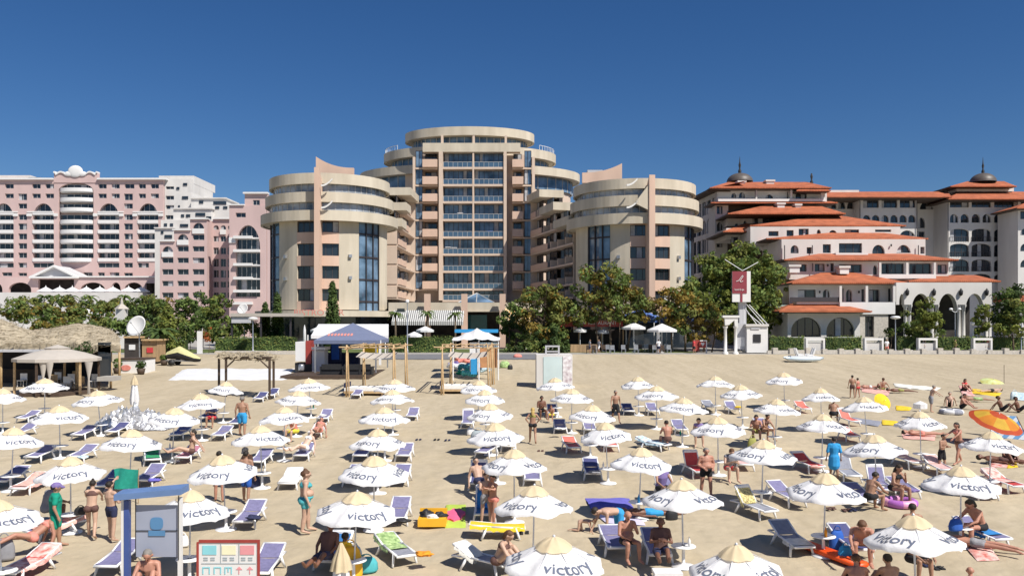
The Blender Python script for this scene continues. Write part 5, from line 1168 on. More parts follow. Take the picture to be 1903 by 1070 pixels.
# dark wooden pergola
rt = thing('pergola', 'dark wooden pergola with dry reed top on the sand', 'pergola', (P(457, 0, 56).x, 56, gh(56)))
cs = [(407, 712, 0), (420, 716, 0), (501, 745, 1), (509, 735, 1)]; zt = P(0, 662, 56).z
A = spot(407, 716); B = spot(501, 744); tops = []
pp = [(P(407, 0, 57.5).x, 57.5), (P(420, 0, 55).x, 55.0), (P(501, 0, 53.6).x, 53.6), (P(508.5, 0, 56).x, 56.0)]
for x, y in pp: m = MB(); m.box(x - .065, x + .065, y - .065, y + .065, gh(y) - .15, zt); m.build('post', 'dark_wood', rt)
m = MB()
for a, b in ((0, 3), (1, 2), (0, 1), (2, 3)): m.tube((*pp[a], zt), (*pp[b], zt), .08, n=5)
for i, s in ((1, 1), (2, -1)): m.tube((pp[i][0], pp[i][1], zt - .7), (pp[i][0] + s * .7, pp[i][1], zt - .05), .05, n=5)
m.build('beam', 'dark_wood', rt)
m = MB()
for _ in range(1000):
    u, v = rnd.random(), rnd.random(); a = Vector((*pp[0], 0)).lerp(Vector((*pp[3], 0)), u); b = Vector((*pp[1], 0)).lerp(Vector((*pp[2], 0)), u); p = a.lerp(b, v) + Vector((rnd.gauss(0, .1), rnd.gauss(0, .1), zt + .1 + abs(noise.noise((u * 9, v * 3, 0))) * .35 - rnd.random() * .3)); e = p + Vector((rnd.gauss(0, .3), rnd.gauss(0, .3), rnd.gauss(0, .06))); w = Vector((0, .02, .035)); m.add([p - w, p + w, e + w, e - w], [(0, 1, 2, 3)])
m.build('reed_top', 'thatch', rt)
# grey blue pavilion with deck and furniture
rt = thing('drinks_pavilion', 'grey blue peaked pavilion tent with faint red lettering over a dark deck', 'tent', (P(650, 0, 74).x, 74, gh(74)))
q = P(656, 600, 74); zr = P(0, 632, 71).z; hx = 50 * 74 / F * 1.12; hy = 3.4
m = MB(); v = [(q.x - hx, 74 - hy, zr), (q.x + hx, 74 - hy, zr), (q.x + hx, 74 + hy, zr), (q.x - hx, 74 + hy, zr), (q.x, 74, q.z)]; m.add(v + [(a, b, c - .3) for a, b, c in v[:4]], [(0, 1, 4), (1, 2, 4), (2, 3, 4), (3, 0, 4), (0, 5, 6, 1), (1, 6, 7, 2), (2, 7, 8, 3), (3, 8, 5, 0)]); m.build('roof', 'canvas_grey', rt)
sl = (q.z - zr) / hy; m = MB(); m.add([(q.x - 1.7 + .28 * k + dx, 74 - hy + .8 + dy, zr + (.8 + dy) * sl + .03) for k in range(8) for dx, dy in ((0, 0), (.17, 0), (.17, .45), (0, .45))], [(4 * k, 4 * k + 1, 4 * k + 2, 4 * k + 3) for k in range(8)]); m.build('lettering', 'cloth_salmon', rt)
for sx in (-1, 1):
    for sy in (-1, 1): m = MB(); m.box(q.x + sx * (hx - .1) - .06, q.x + sx * (hx - .1) + .06, 74 + sy * (hy - .1) - .06, 74 + sy * (hy - .1) + .06, gh(74) - .3, zr); m.build('post', 'steel', rt)
m = MB(); a, b = P(548, 0, 71).x, P(702, 0, 71).x; m.box(a, b, 66.5, 78, gh(66.5) - .3, gh(74) + .02); m.build('deck', 'dark_wood', rt)
zf = gh(74) + .03
def sofa(a, dd, w, label):
    c = P(a, 0, dd); m = MB(); m.box(c.x - w, c.x + w, dd - .4, dd + .4, zf, zf + .4); m.box(c.x - w, c.x + w, dd - .5, dd - .35, zf + .41, zf + .85); m.box(c.x - w - .15, c.x - w - .01, dd - .45, dd + .4, zf, zf + .65); m.box(c.x + w + .01, c.x + w + .15, dd - .45, dd + .4, zf, zf + .65); m.k = 1
    for k in (-1, 1): m.box(c.x + k * w * .5 - w * .45, c.x + k * w * .5 + w * .45, dd - .3, dd + .38, zf + .405, zf + .52)
    solo(m, 'wicker_sofa', ['dark', 'cloth_grey'], label, 'sofa')
sofa(618, 68.5, .8, 'black wicker sofa on the deck left of the bamboo frame post'); sofa(655, 68.2, .6, 'black wicker armchair in the middle of the deck'); sofa(678, 68.4, .55, 'black wicker armchair at the right end of the deck')
m = MB(); c = P(636, 0, 76); m.box(c.x - 1.6, c.x + 1.6, 75.6, 76.3, zf, zf + 1.5); solo(m, 'bar_cabinet', 'cloth_navy', 'dark blue drinks cabinet at the back of the pavilion', 'cabinet')
rt = thing('bar_fridge', 'blue lit drinks fridge under the grey pavilion', 'fridge', (P(622, 0, 74).x, 74, zf)); pxb(614, 632, 636, 672, 74, 74.8, 'cabinet', 'cloth_navy', rt); pxb(616, 630, 640, 668, 73.93, 73.99, 'door', 'cloth_royal', rt)
rt = thing('yellow_screen', 'yellow awning screen hanging at the right side of the pavilion', 'screen', (P(688, 0, 73).x, 73, gh(73))); pxb(676, 706, 632, 655, 72.5, 72.6, 'panel', 'towel_yellow', rt); pxb(704, 708, 632, 678, 72.4, 72.6, 'post', 'white_plastic', rt)
# ice cream kiosk: white box, red stripe
rt = thing('drinks_kiosk', 'white and red drinks trailer with a shiny keg beside the pavilion', 'kiosk', (P(562, 0, 72).x, 72, gh(72)))
pxb(549, 567, 635, 671, 72, 74, 'cabinet', 'trim_white', rt); pxb(568, 578, 633, 676, 72.1, 74, 'red_column', 'sign_red', rt); pxb(579, 604, 645, 650, 71.5, 73.5, 'counter_top', 'trim_white', rt); pxb(580, 603, 651, 690, 72, 73.4, 'counter', 'grey_wall', rt)
m = MB(); m.px(548, 580, 674, 690, 72.2, 74); m.build('base', 'dark', rt); m = MB(); c = P(560, 682, 71.3); m.lathe([(.01, 0), (.22, 0), (.25, .1), (.25, .45), (.2, .55), (.01, .55)], (c.x, 71.3, c.z - .3), 14); m.build('keg', 'steel', rt)
# bamboo frames with daybeds
def bamboo_frame(pa, pb, base_px, top_px, depth, label, daybed_px, n):
    g0 = spot(pa, base_px); yf = g0.y; yb = yf + depth; k = yf / F; zt = CZ - (top_px - HY) * k
    rt = thing('bamboo_frame', label, 'pergola', (P((pa + pb) / 2, 0, yf).x, yf, gh(yf)))
    xa, xb = P(pa, 0, yf).x, P(pb, 0, yf).x
    for x, y in ((xa, yf), (xb, yf), (xa + .1, yb), (xb + .1, yb)):
        m = MB(); m.tube((x, y, gh(y) - .2), (x + rnd.uniform(-.1, .1), y, zt + .15), .065, .05, 7); m.tube((x + .16, y + .1, gh(y) - .2), (x + .05, y + .1, zt + .1), .05, .04, 6); m.build('post', 'bamboo', rt)
    m = MB(); m.tube((xa - .5, yf, zt), (xb + .7, yf, zt - .05), .055, .045, 6); m.tube((xa - .5, yb, zt), (xb + .6, yb, zt), .055, .045, 6); m.tube((xa, yf - .4, zt - .1), (xa, yb + .4, zt - .1), .07, n=6); m.tube((xb, yf - .4, zt - .1), (xb, yb + .4, zt - .1), .07, n=6)
    for i in range(5): xx = xa + (xb - xa) * (i + .5) / 5; m.tube((xx, yf - .2, zt + .1), (xx, yb + .2, zt + .1), .04, n=5)
    m.build('beam', 'bamboo', rt)
    m = MB(); vs = []
    for i in range(13):
        for j in range(5): u, v = i / 12, j / 4; vs.append((xa + .3 + (xb - xa - .5) * u, yf + depth * (.3 + .4 * v), zt - .42 - .14 * math.sin(math.pi * u) - .28 * (1 - v)))
    m.add(vs, [(i * 5 + j, (i + 1) * 5 + j, (i + 1) * 5 + j + 1, i * 5 + j + 1) for i in range(12) for j in range(4)], True); m.build('shade_cloth', 'canvas_cream', rt)
    db = thing('daybed', 'white cushioned daybed under the ' + ('left' if n == 0 else 'right') + ' bamboo frame', 'daybed', (P(daybed_px, 0, yf + 2).x, yf + 1.5, gh(yf + 1.5)))
    m = MB(); m.box(-1.3, 1.3, -.9, .9, .28, .5); m.build('mattress', 'towel_white', db, local=True); m = MB(); m.box(-1.35, 1.35, -.95, .95, .12, .27)
    for sx in (-1.2, 1.2):
        for sy in (-.8, .8): m.box(sx - .06, sx + .06, sy - .06, sy + .06, -.05, .12)
    m.build('base', 'bamboo', db, local=True); m = MB(); m.box(-1.34, -1.2, -.9, .9, .51, .8); m.build('bolster', 'cloth_navy', db, local=True)
bamboo_frame(644, 731, 737, 645, 5.5, 'bamboo frame with a sagging cream cloth, in front of the pavilion', 683, 0)
bamboo_frame(820, 908, 733, 645, 6.5, 'bamboo frame with a sagging cream cloth, beside the striped beach hut', 856, 1)
# beach hut with inflatables
rt = thing('beach_hut', 'white toy stall tent with orange side panels and rippled pale roof', 'stall', (P(885, 0, 68).x, 68, gh(68)))
c = P(885, 616, 68); m = MB(); xa, xb = P(840, 0, 66).x, P(929, 0, 66).x; ze = P(0, 632, 66).z; vs = []
for i in range(17):
    for j in range(7): u, v = i / 16, j / 6; vs.append((xa + (xb - xa) * u, 65.7 + 4.6 * v, ze - .1 * abs(math.sin(u * 12.5)) + (c.z - ze + .3) * (1 - abs(u - .5) * 1.6) * (1 - abs(v - .5) * 1.7)))
m.add(vs, [(i * 7 + j, (i + 1) * 7 + j, (i + 1) * 7 + j + 1, i * 7 + j + 1) for i in range(16) for j in range(6)], True); m.build('roof', 'canvas_white', rt)
for a, b, mt in ((873, 889, 'cloth_white'), (892, 907, 'panel_orange'), (908, 924, 'panel_orange')):
    if mt not in MT: mat(mt, (.52, .26, .12), .8, .12)
    pxb(a, b, 646 if mt[0] == 'p' else 636, 683 if mt[0] == 'p' else 690, 66.1, 66.2, 'side_panel', mt, rt)
pxb(892, 924, 636, 645, 66.1, 66.2, 'side_panel', 'towel_sky', rt); pxb(875, 887, 667, 695, 66.0, 66.08, 'banner', 'cloth_blue', rt)
for a in (842, 890, 926): m = MB(); q = P(a, 0, 65.9); m.tube((q.x, 65.9, gh(66) - .1), (q.x, 65.9, ze), .05, n=6); m.build('post', 'white_plastic', rt)
pxb(845, 925, 612, 618, 71.5, 74, 'rear_board', 'cloth_blue', rt)
infl = [(848, 688, .55, 'cloth_white', 'white inflatable dolphin-like float at the left of the toy pile'), (862, 676, .6, 'cloth_salmon', 'salmon pink inflatable at the back of the toy pile'), (868, 690, .55, 'cloth_turq', 'turquoise curved inflatable in the toy pile'), (880, 686, .5, 'cloth_blue', 'deep blue inflatable leaning on the stall'), (860, 697, .4, 'cloth_green', 'green inflatable at the front of the toy pile'), (872, 700, .45, 'cloth_turq', 'low turquoise ring float at the front of the toy pile'), (900, 692, .4, 'towel_sky', 'pale blue float at the right of the toy pile'), (842, 678, .35, 'cloth_purple', 'dark plum float behind the white one')]
for a, t, r, mt, lb in infl:
    g = spot(a, t + 3); m = MB(); n = 18; off = rnd.uniform(0, 6)
    pr = []
    for k in range(n):
        th = 5.0 * k / (n - 1) + off; pr.append((g + Vector((r * math.cos(th) * 1.2, r * math.sin(th) * .6, r * .55 + .25 * r * math.sin(th * 2) + r * .35)), .26 * r + .16 * r * math.sin(math.pi * k / (n - 1)) ))
    for (p, ra), (q, rb) in zip(pr, pr[1:]): m.tube(p, q, ra, rb, 9, cap=False)
    m.ell(pr[0][0], ra + .1 * r, .3 * r, .3 * r, 10, 6); m.ell(pr[-1][0], .3 * r, .3 * r, .25 * r, 10, 6); solo(m, 'inflatable_float', mt, lb, 'inflatable')
for a, t, mt, lb in ((805, 0, 0, 0),):
    pass
def bag(px_, py_, w, h, mt, label, zoff=0.0, cat='bag', strap=True, yaw=.3, name='beach_bag'):
    g = spot(px_, py_, zoff) + Vector((0, 0, zoff)); t = thing(name, label, cat, g, yaw); m = MB(); n = 12; rings = []
    for j, (z, k) in enumerate(((0, .9), (h * .15, 1.0), (h * .6, .95), (h * .9, .75), (h, .55))): rings.append((w / 2 * k, z))
    m.lathe([(.01, 0)] + rings + [(.02, h * .93)], n=n, sq=.55); m.build('body', mt, t, local=True)
    if strap: m = MB(); m.path([(w * .25 * math.cos(a), -.02, h * .9 + h * .35 * math.sin(a)) for a in [math.pi * k / 8 for k in range(9)]], .015, 5); m.build('strap', mt, t, local=True)
    return t
bag(938, 683, 1.0, .6, 'towel_leaf', 'olive green rucksack heap right of the toy stall'); bag(948, 686, .5, .4, 'dark', 'small black bag beside the olive heap'); bag(962, 664, 1.0, .35, 'cloth_salmon', 'orange red bundle under the bush by the stall')
# white changing container
rt = thing('storage_cube', 'white printed storage cube with grey top handle on the sand', 'container', (P(1030, 0, 62).x, 62, gh(62)))
gy = 60.0; A = P(997, 659, gy); B = P(1064, 706, gy); m = MB(); m.box(A.x, B.x, gy, gy + 2.6, gh(gy) - .1, A.z); m.build('body', 'white_wall', rt); m = MB(); m.box(A.x + .5, B.x - .75, gy - .04, gy - .01, gh(gy) + .2, A.z - .15); m.build('printed_panel', 'towel_sky_pale' if 'towel_sky_pale' in MT else mat('towel_sky_pale', (.55, .66, .66), .7, .08, .9), rt)
m = MB(); m.box(B.x - .7, B.x - .05, gy - .04, gy - .01, gh(gy) + .2, A.z - .1); m.build('printed_panel', 'print_pink' if 'print_pink' in MT else mat('print_pink', (.62, .45, .5), .7, .4, 3.0, c2=(.8, .7, .72)), rt)
m = MB(); a, b = P(1015, 0, gy).x, P(1039, 0, gy).x; zt = P(0, 645, gy).z
for x in (a, b): m.box(x - .06, x + .06, gy + .3, gy + .42, A.z, zt)
m.box(a - .06, b + .06, gy + .3, gy + .42, zt + .005, zt + .12); m.box(a + .06, b - .06, gy + .3, gy + .42, zt - .35, zt - .27); m.build('handle', 'grey_wall', rt)
# pedal boat on the sand by the promenade
g = spot(1492, 672); rt = thing('pedal_boat', 'white pedal boat with pale blue hull parked on the sand', 'pedal boat', g, R(-8))
for s in (-.55, .55):
    m = MB(); st = [(-1.8, .1, .42), (-1.4, .28, .34), (-.5, .34, .3), (.8, .34, .3), (1.5, .28, .34), (1.9, .1, .42)]; vs = []
    for x, r, z in st:
        for k in range(10): a = 2 * math.pi * k / 10; vs.append((x, s + r * math.cos(a), z + r * .75 * math.sin(a)))
    m.add(vs, [(i * 10 + k, (i + 1) * 10 + k, (i + 1) * 10 + (k + 1) % 10, i * 10 + (k + 1) % 10) for i in range(5) for k in range(10)] + [tuple(range(10))[::-1], tuple(range(50, 60))], True); m.build('hull', 'canvas_hull' if 'canvas_hull' in MT else mat('canvas_hull', (.62, .72, .80), .4, .05), rt, local=True)
m = MB(); m.box(-1.3, 1.2, -.75, .75, .5, .62); m.build('deck', 'white_plastic', rt, local=True)
for x, y in ((-.3, -.38), (-.3, .38), (.6, -.38), (.6, .38)):
    m = MB(); m.box(x - .3, x + .3, y - .28, y + .28, .63, .8); M = Matrix.Translation((x - .3 if x < 0 else x + .3, y, .8)) @ Matrix.Rotation(R(-18 if x < 0 else 18), 4, 'Y'); m.M = M; m.box(-.07, .07, -.28, .28, 0, .6); m.M = None; m.build('seat', 'white_plastic', rt, local=True)
# lifeguard / info boards at the front left
def gz(d_): return gh(d_)
d = 18.3
rt = thing('sunshade_stand', 'blue framed stand with grey printed panel near the bottom left corner', 'stand', (P(283, 0, d).x, d, gz(d)))
def fr(a, b, t, u, d0, d1, nm, mt, par=None):
    m = MB(); m.px(a, b, t, u, d0, d1); return m.build(nm, mt, par or rt)
mat('paint_blue', (.13, .22, .42), .5, .1); mat('paint_blue_dark', (.05, .09, .28), .5, .1); mat('panel_grey', (.32, .35, .44), .6, .06, 1.5); mat('emblem_blue', (.09, .23, .42), .6, .05)
fr(230, 239, 930, 1200, d, d + .12, 'post', 'paint_blue_dark'); fr(225, 229.7, 926, 1200, d + .01, d + .11, 'post', 'trim_white'); fr(330, 336, 925, 1200, d, d + .12, 'post', 'trim_white')
m = MB(); A = P(213, 918, d - .1); B = P(338, 907, d - .1); k = .13
m.add([(A.x, d - .15, A.z - k), (B.x, d - .15, B.z - k), (B.x, d + .3, B.z - k), (A.x, d + .3, A.z - k), (A.x, d - .15, A.z), (B.x, d - .15, B.z), (B.x, d + .3, B.z + .03), (A.x, d + .3, A.z + .03)], [(0, 3, 2, 1), (4, 5, 6, 7), (0, 1, 5, 4), (1, 2, 6, 5), (2, 3, 7, 6), (3, 0, 4, 7)]); m.build('top_beam', 'paint_blue', rt)
pn = fr(252, 331, 938, 1034, d + .05, d + .07, 'panel', 'panel_grey'); m = MB(); m.px(252, 331, 985, 986.2, d + .03, d + .045); m.px(251, 252, 920, 1040, d + .03, d + .07); m.px(331, 332, 920, 1040, d - .02, d - .001); m.build('wire', 'dark', rt)
m = MB(); c = P(291, 972, d + .04); q = 12 / F * d
m.prism([(c.x + q * math.copysign(abs(math.cos(a)) ** .6, math.cos(a)), c.z + q * .95 * math.copysign(abs(math.sin(a)) ** .6, math.sin(a))) for a in [-2 * math.pi * k / 24 for k in range(24)]], d + .035, d + .046); m.px(276, 307, 985, 995, d + .036, d + .0285); m.build('emblem', 'emblem_blue', pn)
# price board
d = 18.1
rt = thing('price_board', 'red framed board with teal, yellow and red price fields, bottom left', 'board', (P(423, 0, d).x, d, gz(d)))
m = MB(); 
def slab(m, a, b, t, u, d0, d1, sk=0): m.px(a, b, t, u, d0, d1)
for a, b, t, u in ((365, 369, 1007, 1075), (478, 482, 1003, 1075), (369, 478, 1003, 1008)): slab(m, a, b, t, u, d, d + .05)
m.px(365, 482, 1075, 1100, d, d + .05); m.build('frame', 'sign_red', rt)
fr(369, 478, 1008, 1075, d + .02, d + .04, 'panel', 'trim_white', rt); bd = [c for c in rt.children if c.name.startswith('panel')][0]
mat('field_teal', (.25, .60, .66), .6, .05); mat('field_yellow', (.80, .77, .52), .6, .05); mat('field_red', (.72, .30, .32), .6, .05); mat('grey_print', (.35, .40, .42), .7, .05)
for a, mt in ((376, 'field_teal'), (412, 'field_yellow'), (446, 'field_red')):
    fr(a, a + 26, 1013, 1030, d + .008, d + .018, 'price_field', mt, bd); m = MB()
    for r_ in range(2):
        for c_ in range(2): m.px(a + 2 + c_ * 13, a + 10 + c_ * 13, 1035 + r_ * 4, 1037 + r_ * 4, d + .01, d + .018)
    m.build('small_print', 'grey_print', bd)
m = MB()
for a in (409.5, 443.5): m.px(a, a + 1, 1010, 1045, d + .01, d + .018)
m.px(374, 476, 1046, 1047, d + .01, d + .018); m.build('rule', 'grey_print', bd)
for a, s in ((376, 0), (397, 0), (417, 1), (438, 2), (458, 2)):
    m = MB()
    if s < 2:
        m.px(a, a + 2, 1053, 1066, d + .01, d + .018); m.px(a + 12, a + 14, 1053, 1066, d + .01, d + .018); m.px(a + 2, a + 12, 1053, 1055, d + .01, d + .018)
        if s: m.px(a + 6, a + 8, 1055, 1062, d + .01, d + .018)
    else:
        A = P(a, 1058, d); B = P(a + 12, 1052, d); mx_ = (A.x + B.x) / 2; m.prism([(A.x, A.z), (B.x, A.z), (mx_, B.z)][::1], d + .01, d + .018); m.px(a + 5.2, a + 6.8, 1058, 1066, d + .01, d + .018)
    m.build('pictogram', 'field_teal' if s < 2 else 'field_red', bd)
m = MB()
for a in (368, 479): q = P(a, 0, d + .08); m.box(q.x - .03, q.x + .03, d + .06, d + .12, gz(d) - .2, P(0, 1010, d).z)
m.build('post', 'wood', rt)
# ================================================================ PARASOLS, TABLES, LOUNGERS
H = 2.15
def canopy_z(r, th):
    return H - .10 - .43 * r ** 1.1
def proto_parasol(var):
    rr = random.Random(var * 31 + 5); NS = 48; NR = 11
    t = bpy.data.objects.new('beach_parasol', None); COL.objects.link(t)
    def rim(th):
        f = (th / (math.pi / 4)) % 1.0; return 1.0 - .085 * math.sin(math.pi * f)
    def pt(r, th, off=0):
        f = (th / (math.pi / 4)) % 1.0; sag = .045 * math.sin(math.pi * f) * r * (1 - .2 * r)
        wr = (.014 * noise.noise((math.cos(th) * 5 * r + var * 7, math.sin(th) * 5 * r, 2)) + .10 * r * r * noise.noise((math.cos(th) * 1.6 + var * 3, math.sin(th) * 1.6, 5))) * (r > .3)
        k = rim(th); return Vector((r * k * math.cos(th), r * k * math.sin(th), canopy_z(r, th) - sag + wr + off))
    m = MB(); vs = []
    for j in range(NR + 1):
        for i in range(NS): vs.append(pt(.05 + .95 * j / NR, 2 * math.pi * i / NS))
    for i in range(NS):   # valance
        th = 2 * math.pi * i / NS; p = pt(1, th); vs.append(p + Vector((p.x * .01, p.y * .01, -.075 - .02 * math.sin(th * 8) + rr.uniform(-.012, .012))))
    m.add(vs, [(j * NS + i, (j + 1) * NS + i, (j + 1) * NS + (i + 1) % NS, j * NS + (i + 1) % NS) for j in range(NR + 1) for i in range(NS)], True)
    can = m.build('canopy', 'canvas_white', t, local=True)
    m = MB(); vs = []
    for j in range(6):
        r = .37 * j / 5
        for i in range(NS):
            th = 2 * math.pi * i / NS; f = (th / (math.pi / 4)) % 1
            z = H - .20 * (j / 5) ** 1.9 - .03 * math.sin(math.pi * f) * (r / .37) + .012 * noise.noise((r * 9, th * 2, var))
            vs.append((r * (1 - .04 * math.sin(math.pi * f)) * math.cos(th), r * (1 - .04 * math.sin(math.pi * f)) * math.sin(th), z))
    m.add(vs, [(j * NS + i, (j + 1) * NS + i, (j + 1) * NS + (i + 1) % NS, j * NS + (i + 1) % NS) for j in range(5) for i in range(NS)], True)
    m.build('vent_cap', 'canvas_tan', t, local=True)
    tv, tf = text_geo('victory', .40, 0, .005); w = max(v.x for v in tv) - min(v.x for v in tv); k = 1.14 / w
    m = MB()
    for q in range(3):
        th0 = -math.pi / 2 + q * 2 * math.pi / 3; vv = []
        for v in tv:
            rad = .87 - v.y * k * .95; th = th0 + (v.x * k) / .82
            vv.append(pt(rad, th, .012))
        m.add(vv, tf)
    m.build('lettering', 'ink', can, local=True)
    m = MB(); m.tube((0, 0, -.25), (0, 0, H + .02), .024, .018, 8); m.lathe([(.03, H - .01), (.03, H + .025), (.002, H + .045)], n=8); m.build('pole', 'pole_metal', t, local=True)
    m = MB()
    for i in range(8):
        th = math.pi / 4 * i; a = pt(.99, th, -.02); m.tube((.02 * math.cos(th), .02 * math.sin(th), H - .04), a, .006, n=4); b = pt(.5, th, -.02); m.tube((0, 0, H - .62), b, .005, n=4)
    m.build('ribs', 'pole_metal', t, local=True)
    return t
PROTO = [proto_parasol(i) for i in range(5)]
def proto_table():
    t = bpy.data.objects.new('beach_table', None); COL.objects.link(t)
    m = MB(); m.lathe([(.05, .50), (.30, .50), (.31, .515), (.30, .53), (.05, .53)], n=24); m.build('table_top', 'white_plastic', t, local=True)
    m = MB(); m.lathe([(.30, 0), (.29, .03), (.06, .07), (.04, .12), (.04, .5)], n=18); m.build('stem', 'white_plastic', t, local=True)
    return t
TPROTO = proto_table()
P1, P2, P3, P4, P5, P6, P7, P8, P9 = 'at the left edge of the photo', 'of column through the gazebo', 'x', 'x', 'of column left of left bamboo frame', 'of column below left bamboo frame', 'of column below right bamboo frame', 'of column below white storage cube', 'of second column right of storage cube'
P10, P11 = 'of second column from the right', 'of rightmost column'
PARA = [ # apex x, apex y, left, right, text angle, phrase, variant
 (5, 718, -40, 47, -50, 'rearmost ' + P1), (20, 790, -45, 78, 20, 'second from front ' + P1), (5, 922, -82, 92, 28, 'frontmost ' + P1),
 (83, 699, 35, 127, -36, 'rearmost ' + P2), (112, 749, 56, 168, 30, 'right of the gazebo, just beyond the navy loungers'), (188, 721, 140, 236, -50, 'between the gazebo and the folded parasol'),
 (240, 793, 175, 295, -27, 'directly above the green towelled lounger'), (320, 753, 270, 372, -25, 'touching the crumpled foil pile'), (132, 843, 67, 200, 0, 'above the man in green'),
 (415, 705, 381, 450, -22, 'rearmost in front of the dark pergola'), (375, 727, 330, 420, 0, 'left of the man in blue shorts'),
 (578, 699, 537, 614, 5, 'rearmost ' + P5), (550, 722, 510, 594, -46, 'second from rear ' + P5), (528, 752, 478, 575, 20, 'third from rear ' + P5), (487, 786, 428, 540, 27, 'fourth from rear ' + P5), (420, 839, 352, 486, -24, 'fifth from rear ' + P5), (352, 905, 276, 428, 24, 'frontmost, half behind the blue framed stand'),
 (735, 701, 697, 774, -33, 'rearmost ' + P6), (730, 720, 690, 771, -37, 'second from rear ' + P6), (715, 752, 668, 762, 0, 'third from rear ' + P6), (702, 793, 649, 755, -32, 'fourth from rear ' + P6), (694, 840, 628, 758, -33, 'fifth from rear ' + P6), (657, 907, 585, 738, 22, 'frontmost ' + P6),
 (888, 702, 851, 921, -24, 'rearmost ' + P7), (903, 720, 862, 938, -20, 'second from rear ' + P7), (912, 745, 873, 957, -38, 'third from rear ' + P7), (925, 780, 874, 978, 5, 'fourth from rear ' + P7), (956, 830, 893, 1013, -55, 'fifth from rear ' + P7), (990, 898, 918, 1064, -33, 'sixth from rear ' + P7), (1028, 990, 938, 1126, 24, 'frontmost ' + P7),
 (1035, 698, 1000, 1070, -50, 'rearmost ' + P8), (1062, 718, 1024, 1102, -42, 'second from rear ' + P8), (1097, 748, 1051, 1141, -22, 'third from rear ' + P8), (1130, 780, 1083, 1181, 24, 'fourth from rear ' + P8), (1187, 826, 1130, 1245, 15, 'fifth from rear ' + P8), (1270, 887, 1196, 1347, -56, 'sixth from rear ' + P8), (1372, 1005, 1283, 1465, -58, 'frontmost ' + P8),
 (1187, 696, 1152, 1217, -62, 'rearmost ' + P9), (1220, 713, 1179, 1262, -15, 'second from rear ' + P9), (1268, 735, 1222, 1312, -6, 'third from rear ' + P9), (1335, 770, 1278, 1385, -22, 'fourth from rear ' + P9), (1415, 812, 1355, 1480, -36, 'fifth from rear ' + P9), (1530, 873, 1455, 1604, -58, 'sixth from rear ' + P9), (1703, 953, 1608, 1797, -36, 'frontmost ' + P9),
 (1330, 695, 1296, 1365, 42, 'rearmost ' + P10), (1380, 711, 1340, 1418, -55, 'second from rear ' + P10), (1440, 737, 1399, 1485, 45, 'third from rear ' + P10), (1527, 765, 1480, 1577, 48, 'fourth from rear ' + P10), (1630, 803, 1568, 1693, -28, 'fifth from rear ' + P10), (1785, 861, 1708, 1863, 20, 'frontmost ' + P10),
 (1458, 688, 1423, 1495, -22, 'rearmost ' + P11), (1527, 717, 1489, 1563, 20, 'second from rear ' + P11), (1612, 733, 1567, 1658, 25, 'third from rear ' + P11), (1712, 760, 1664, 1761, 45, 'fourth from rear ' + P11), (1838, 797, 1780, 1899, 40, 'frontmost ' + P11)]
PB = []
for i, (ax, ay, l, r_, ta, ph) in enumerate(PARA):
    g = spot(ax, ay + 3, H); w = (r_ - l) / F * g.y / 2; w = max(.8, min(1.38, w * 1.03 * math.cos(math.atan((ax - CX) / F)) ** 1.0)); yaw = R(ta) - math.atan2(g.x, g.y) 
    g.z -= .02
    o = dup(PROTO[(i * 3) % 5], g, yaw, 'white lettered parasol, ' + ph, (w, w, 1)); tag(o, None, 'parasol', 'white lettered beach parasols')
    o.rotation_euler = (R(rnd.uniform(-3.5, 3.5)), R(rnd.uniform(-3.5, 3.5)), yaw)
    PB.append(g)
    t = dup(TPROTO, g, 0, 'round table under parasol ' + ph); tag(t, None, 'table', 'round tables on the parasol poles')
for p in PROTO + [TPROTO]:
    for ch in list(p.children):
        for g_ in list(ch.children): bpy.data.objects.remove(g_)
        bpy.data.objects.remove(ch)
    bpy.data.objects.remove(p)
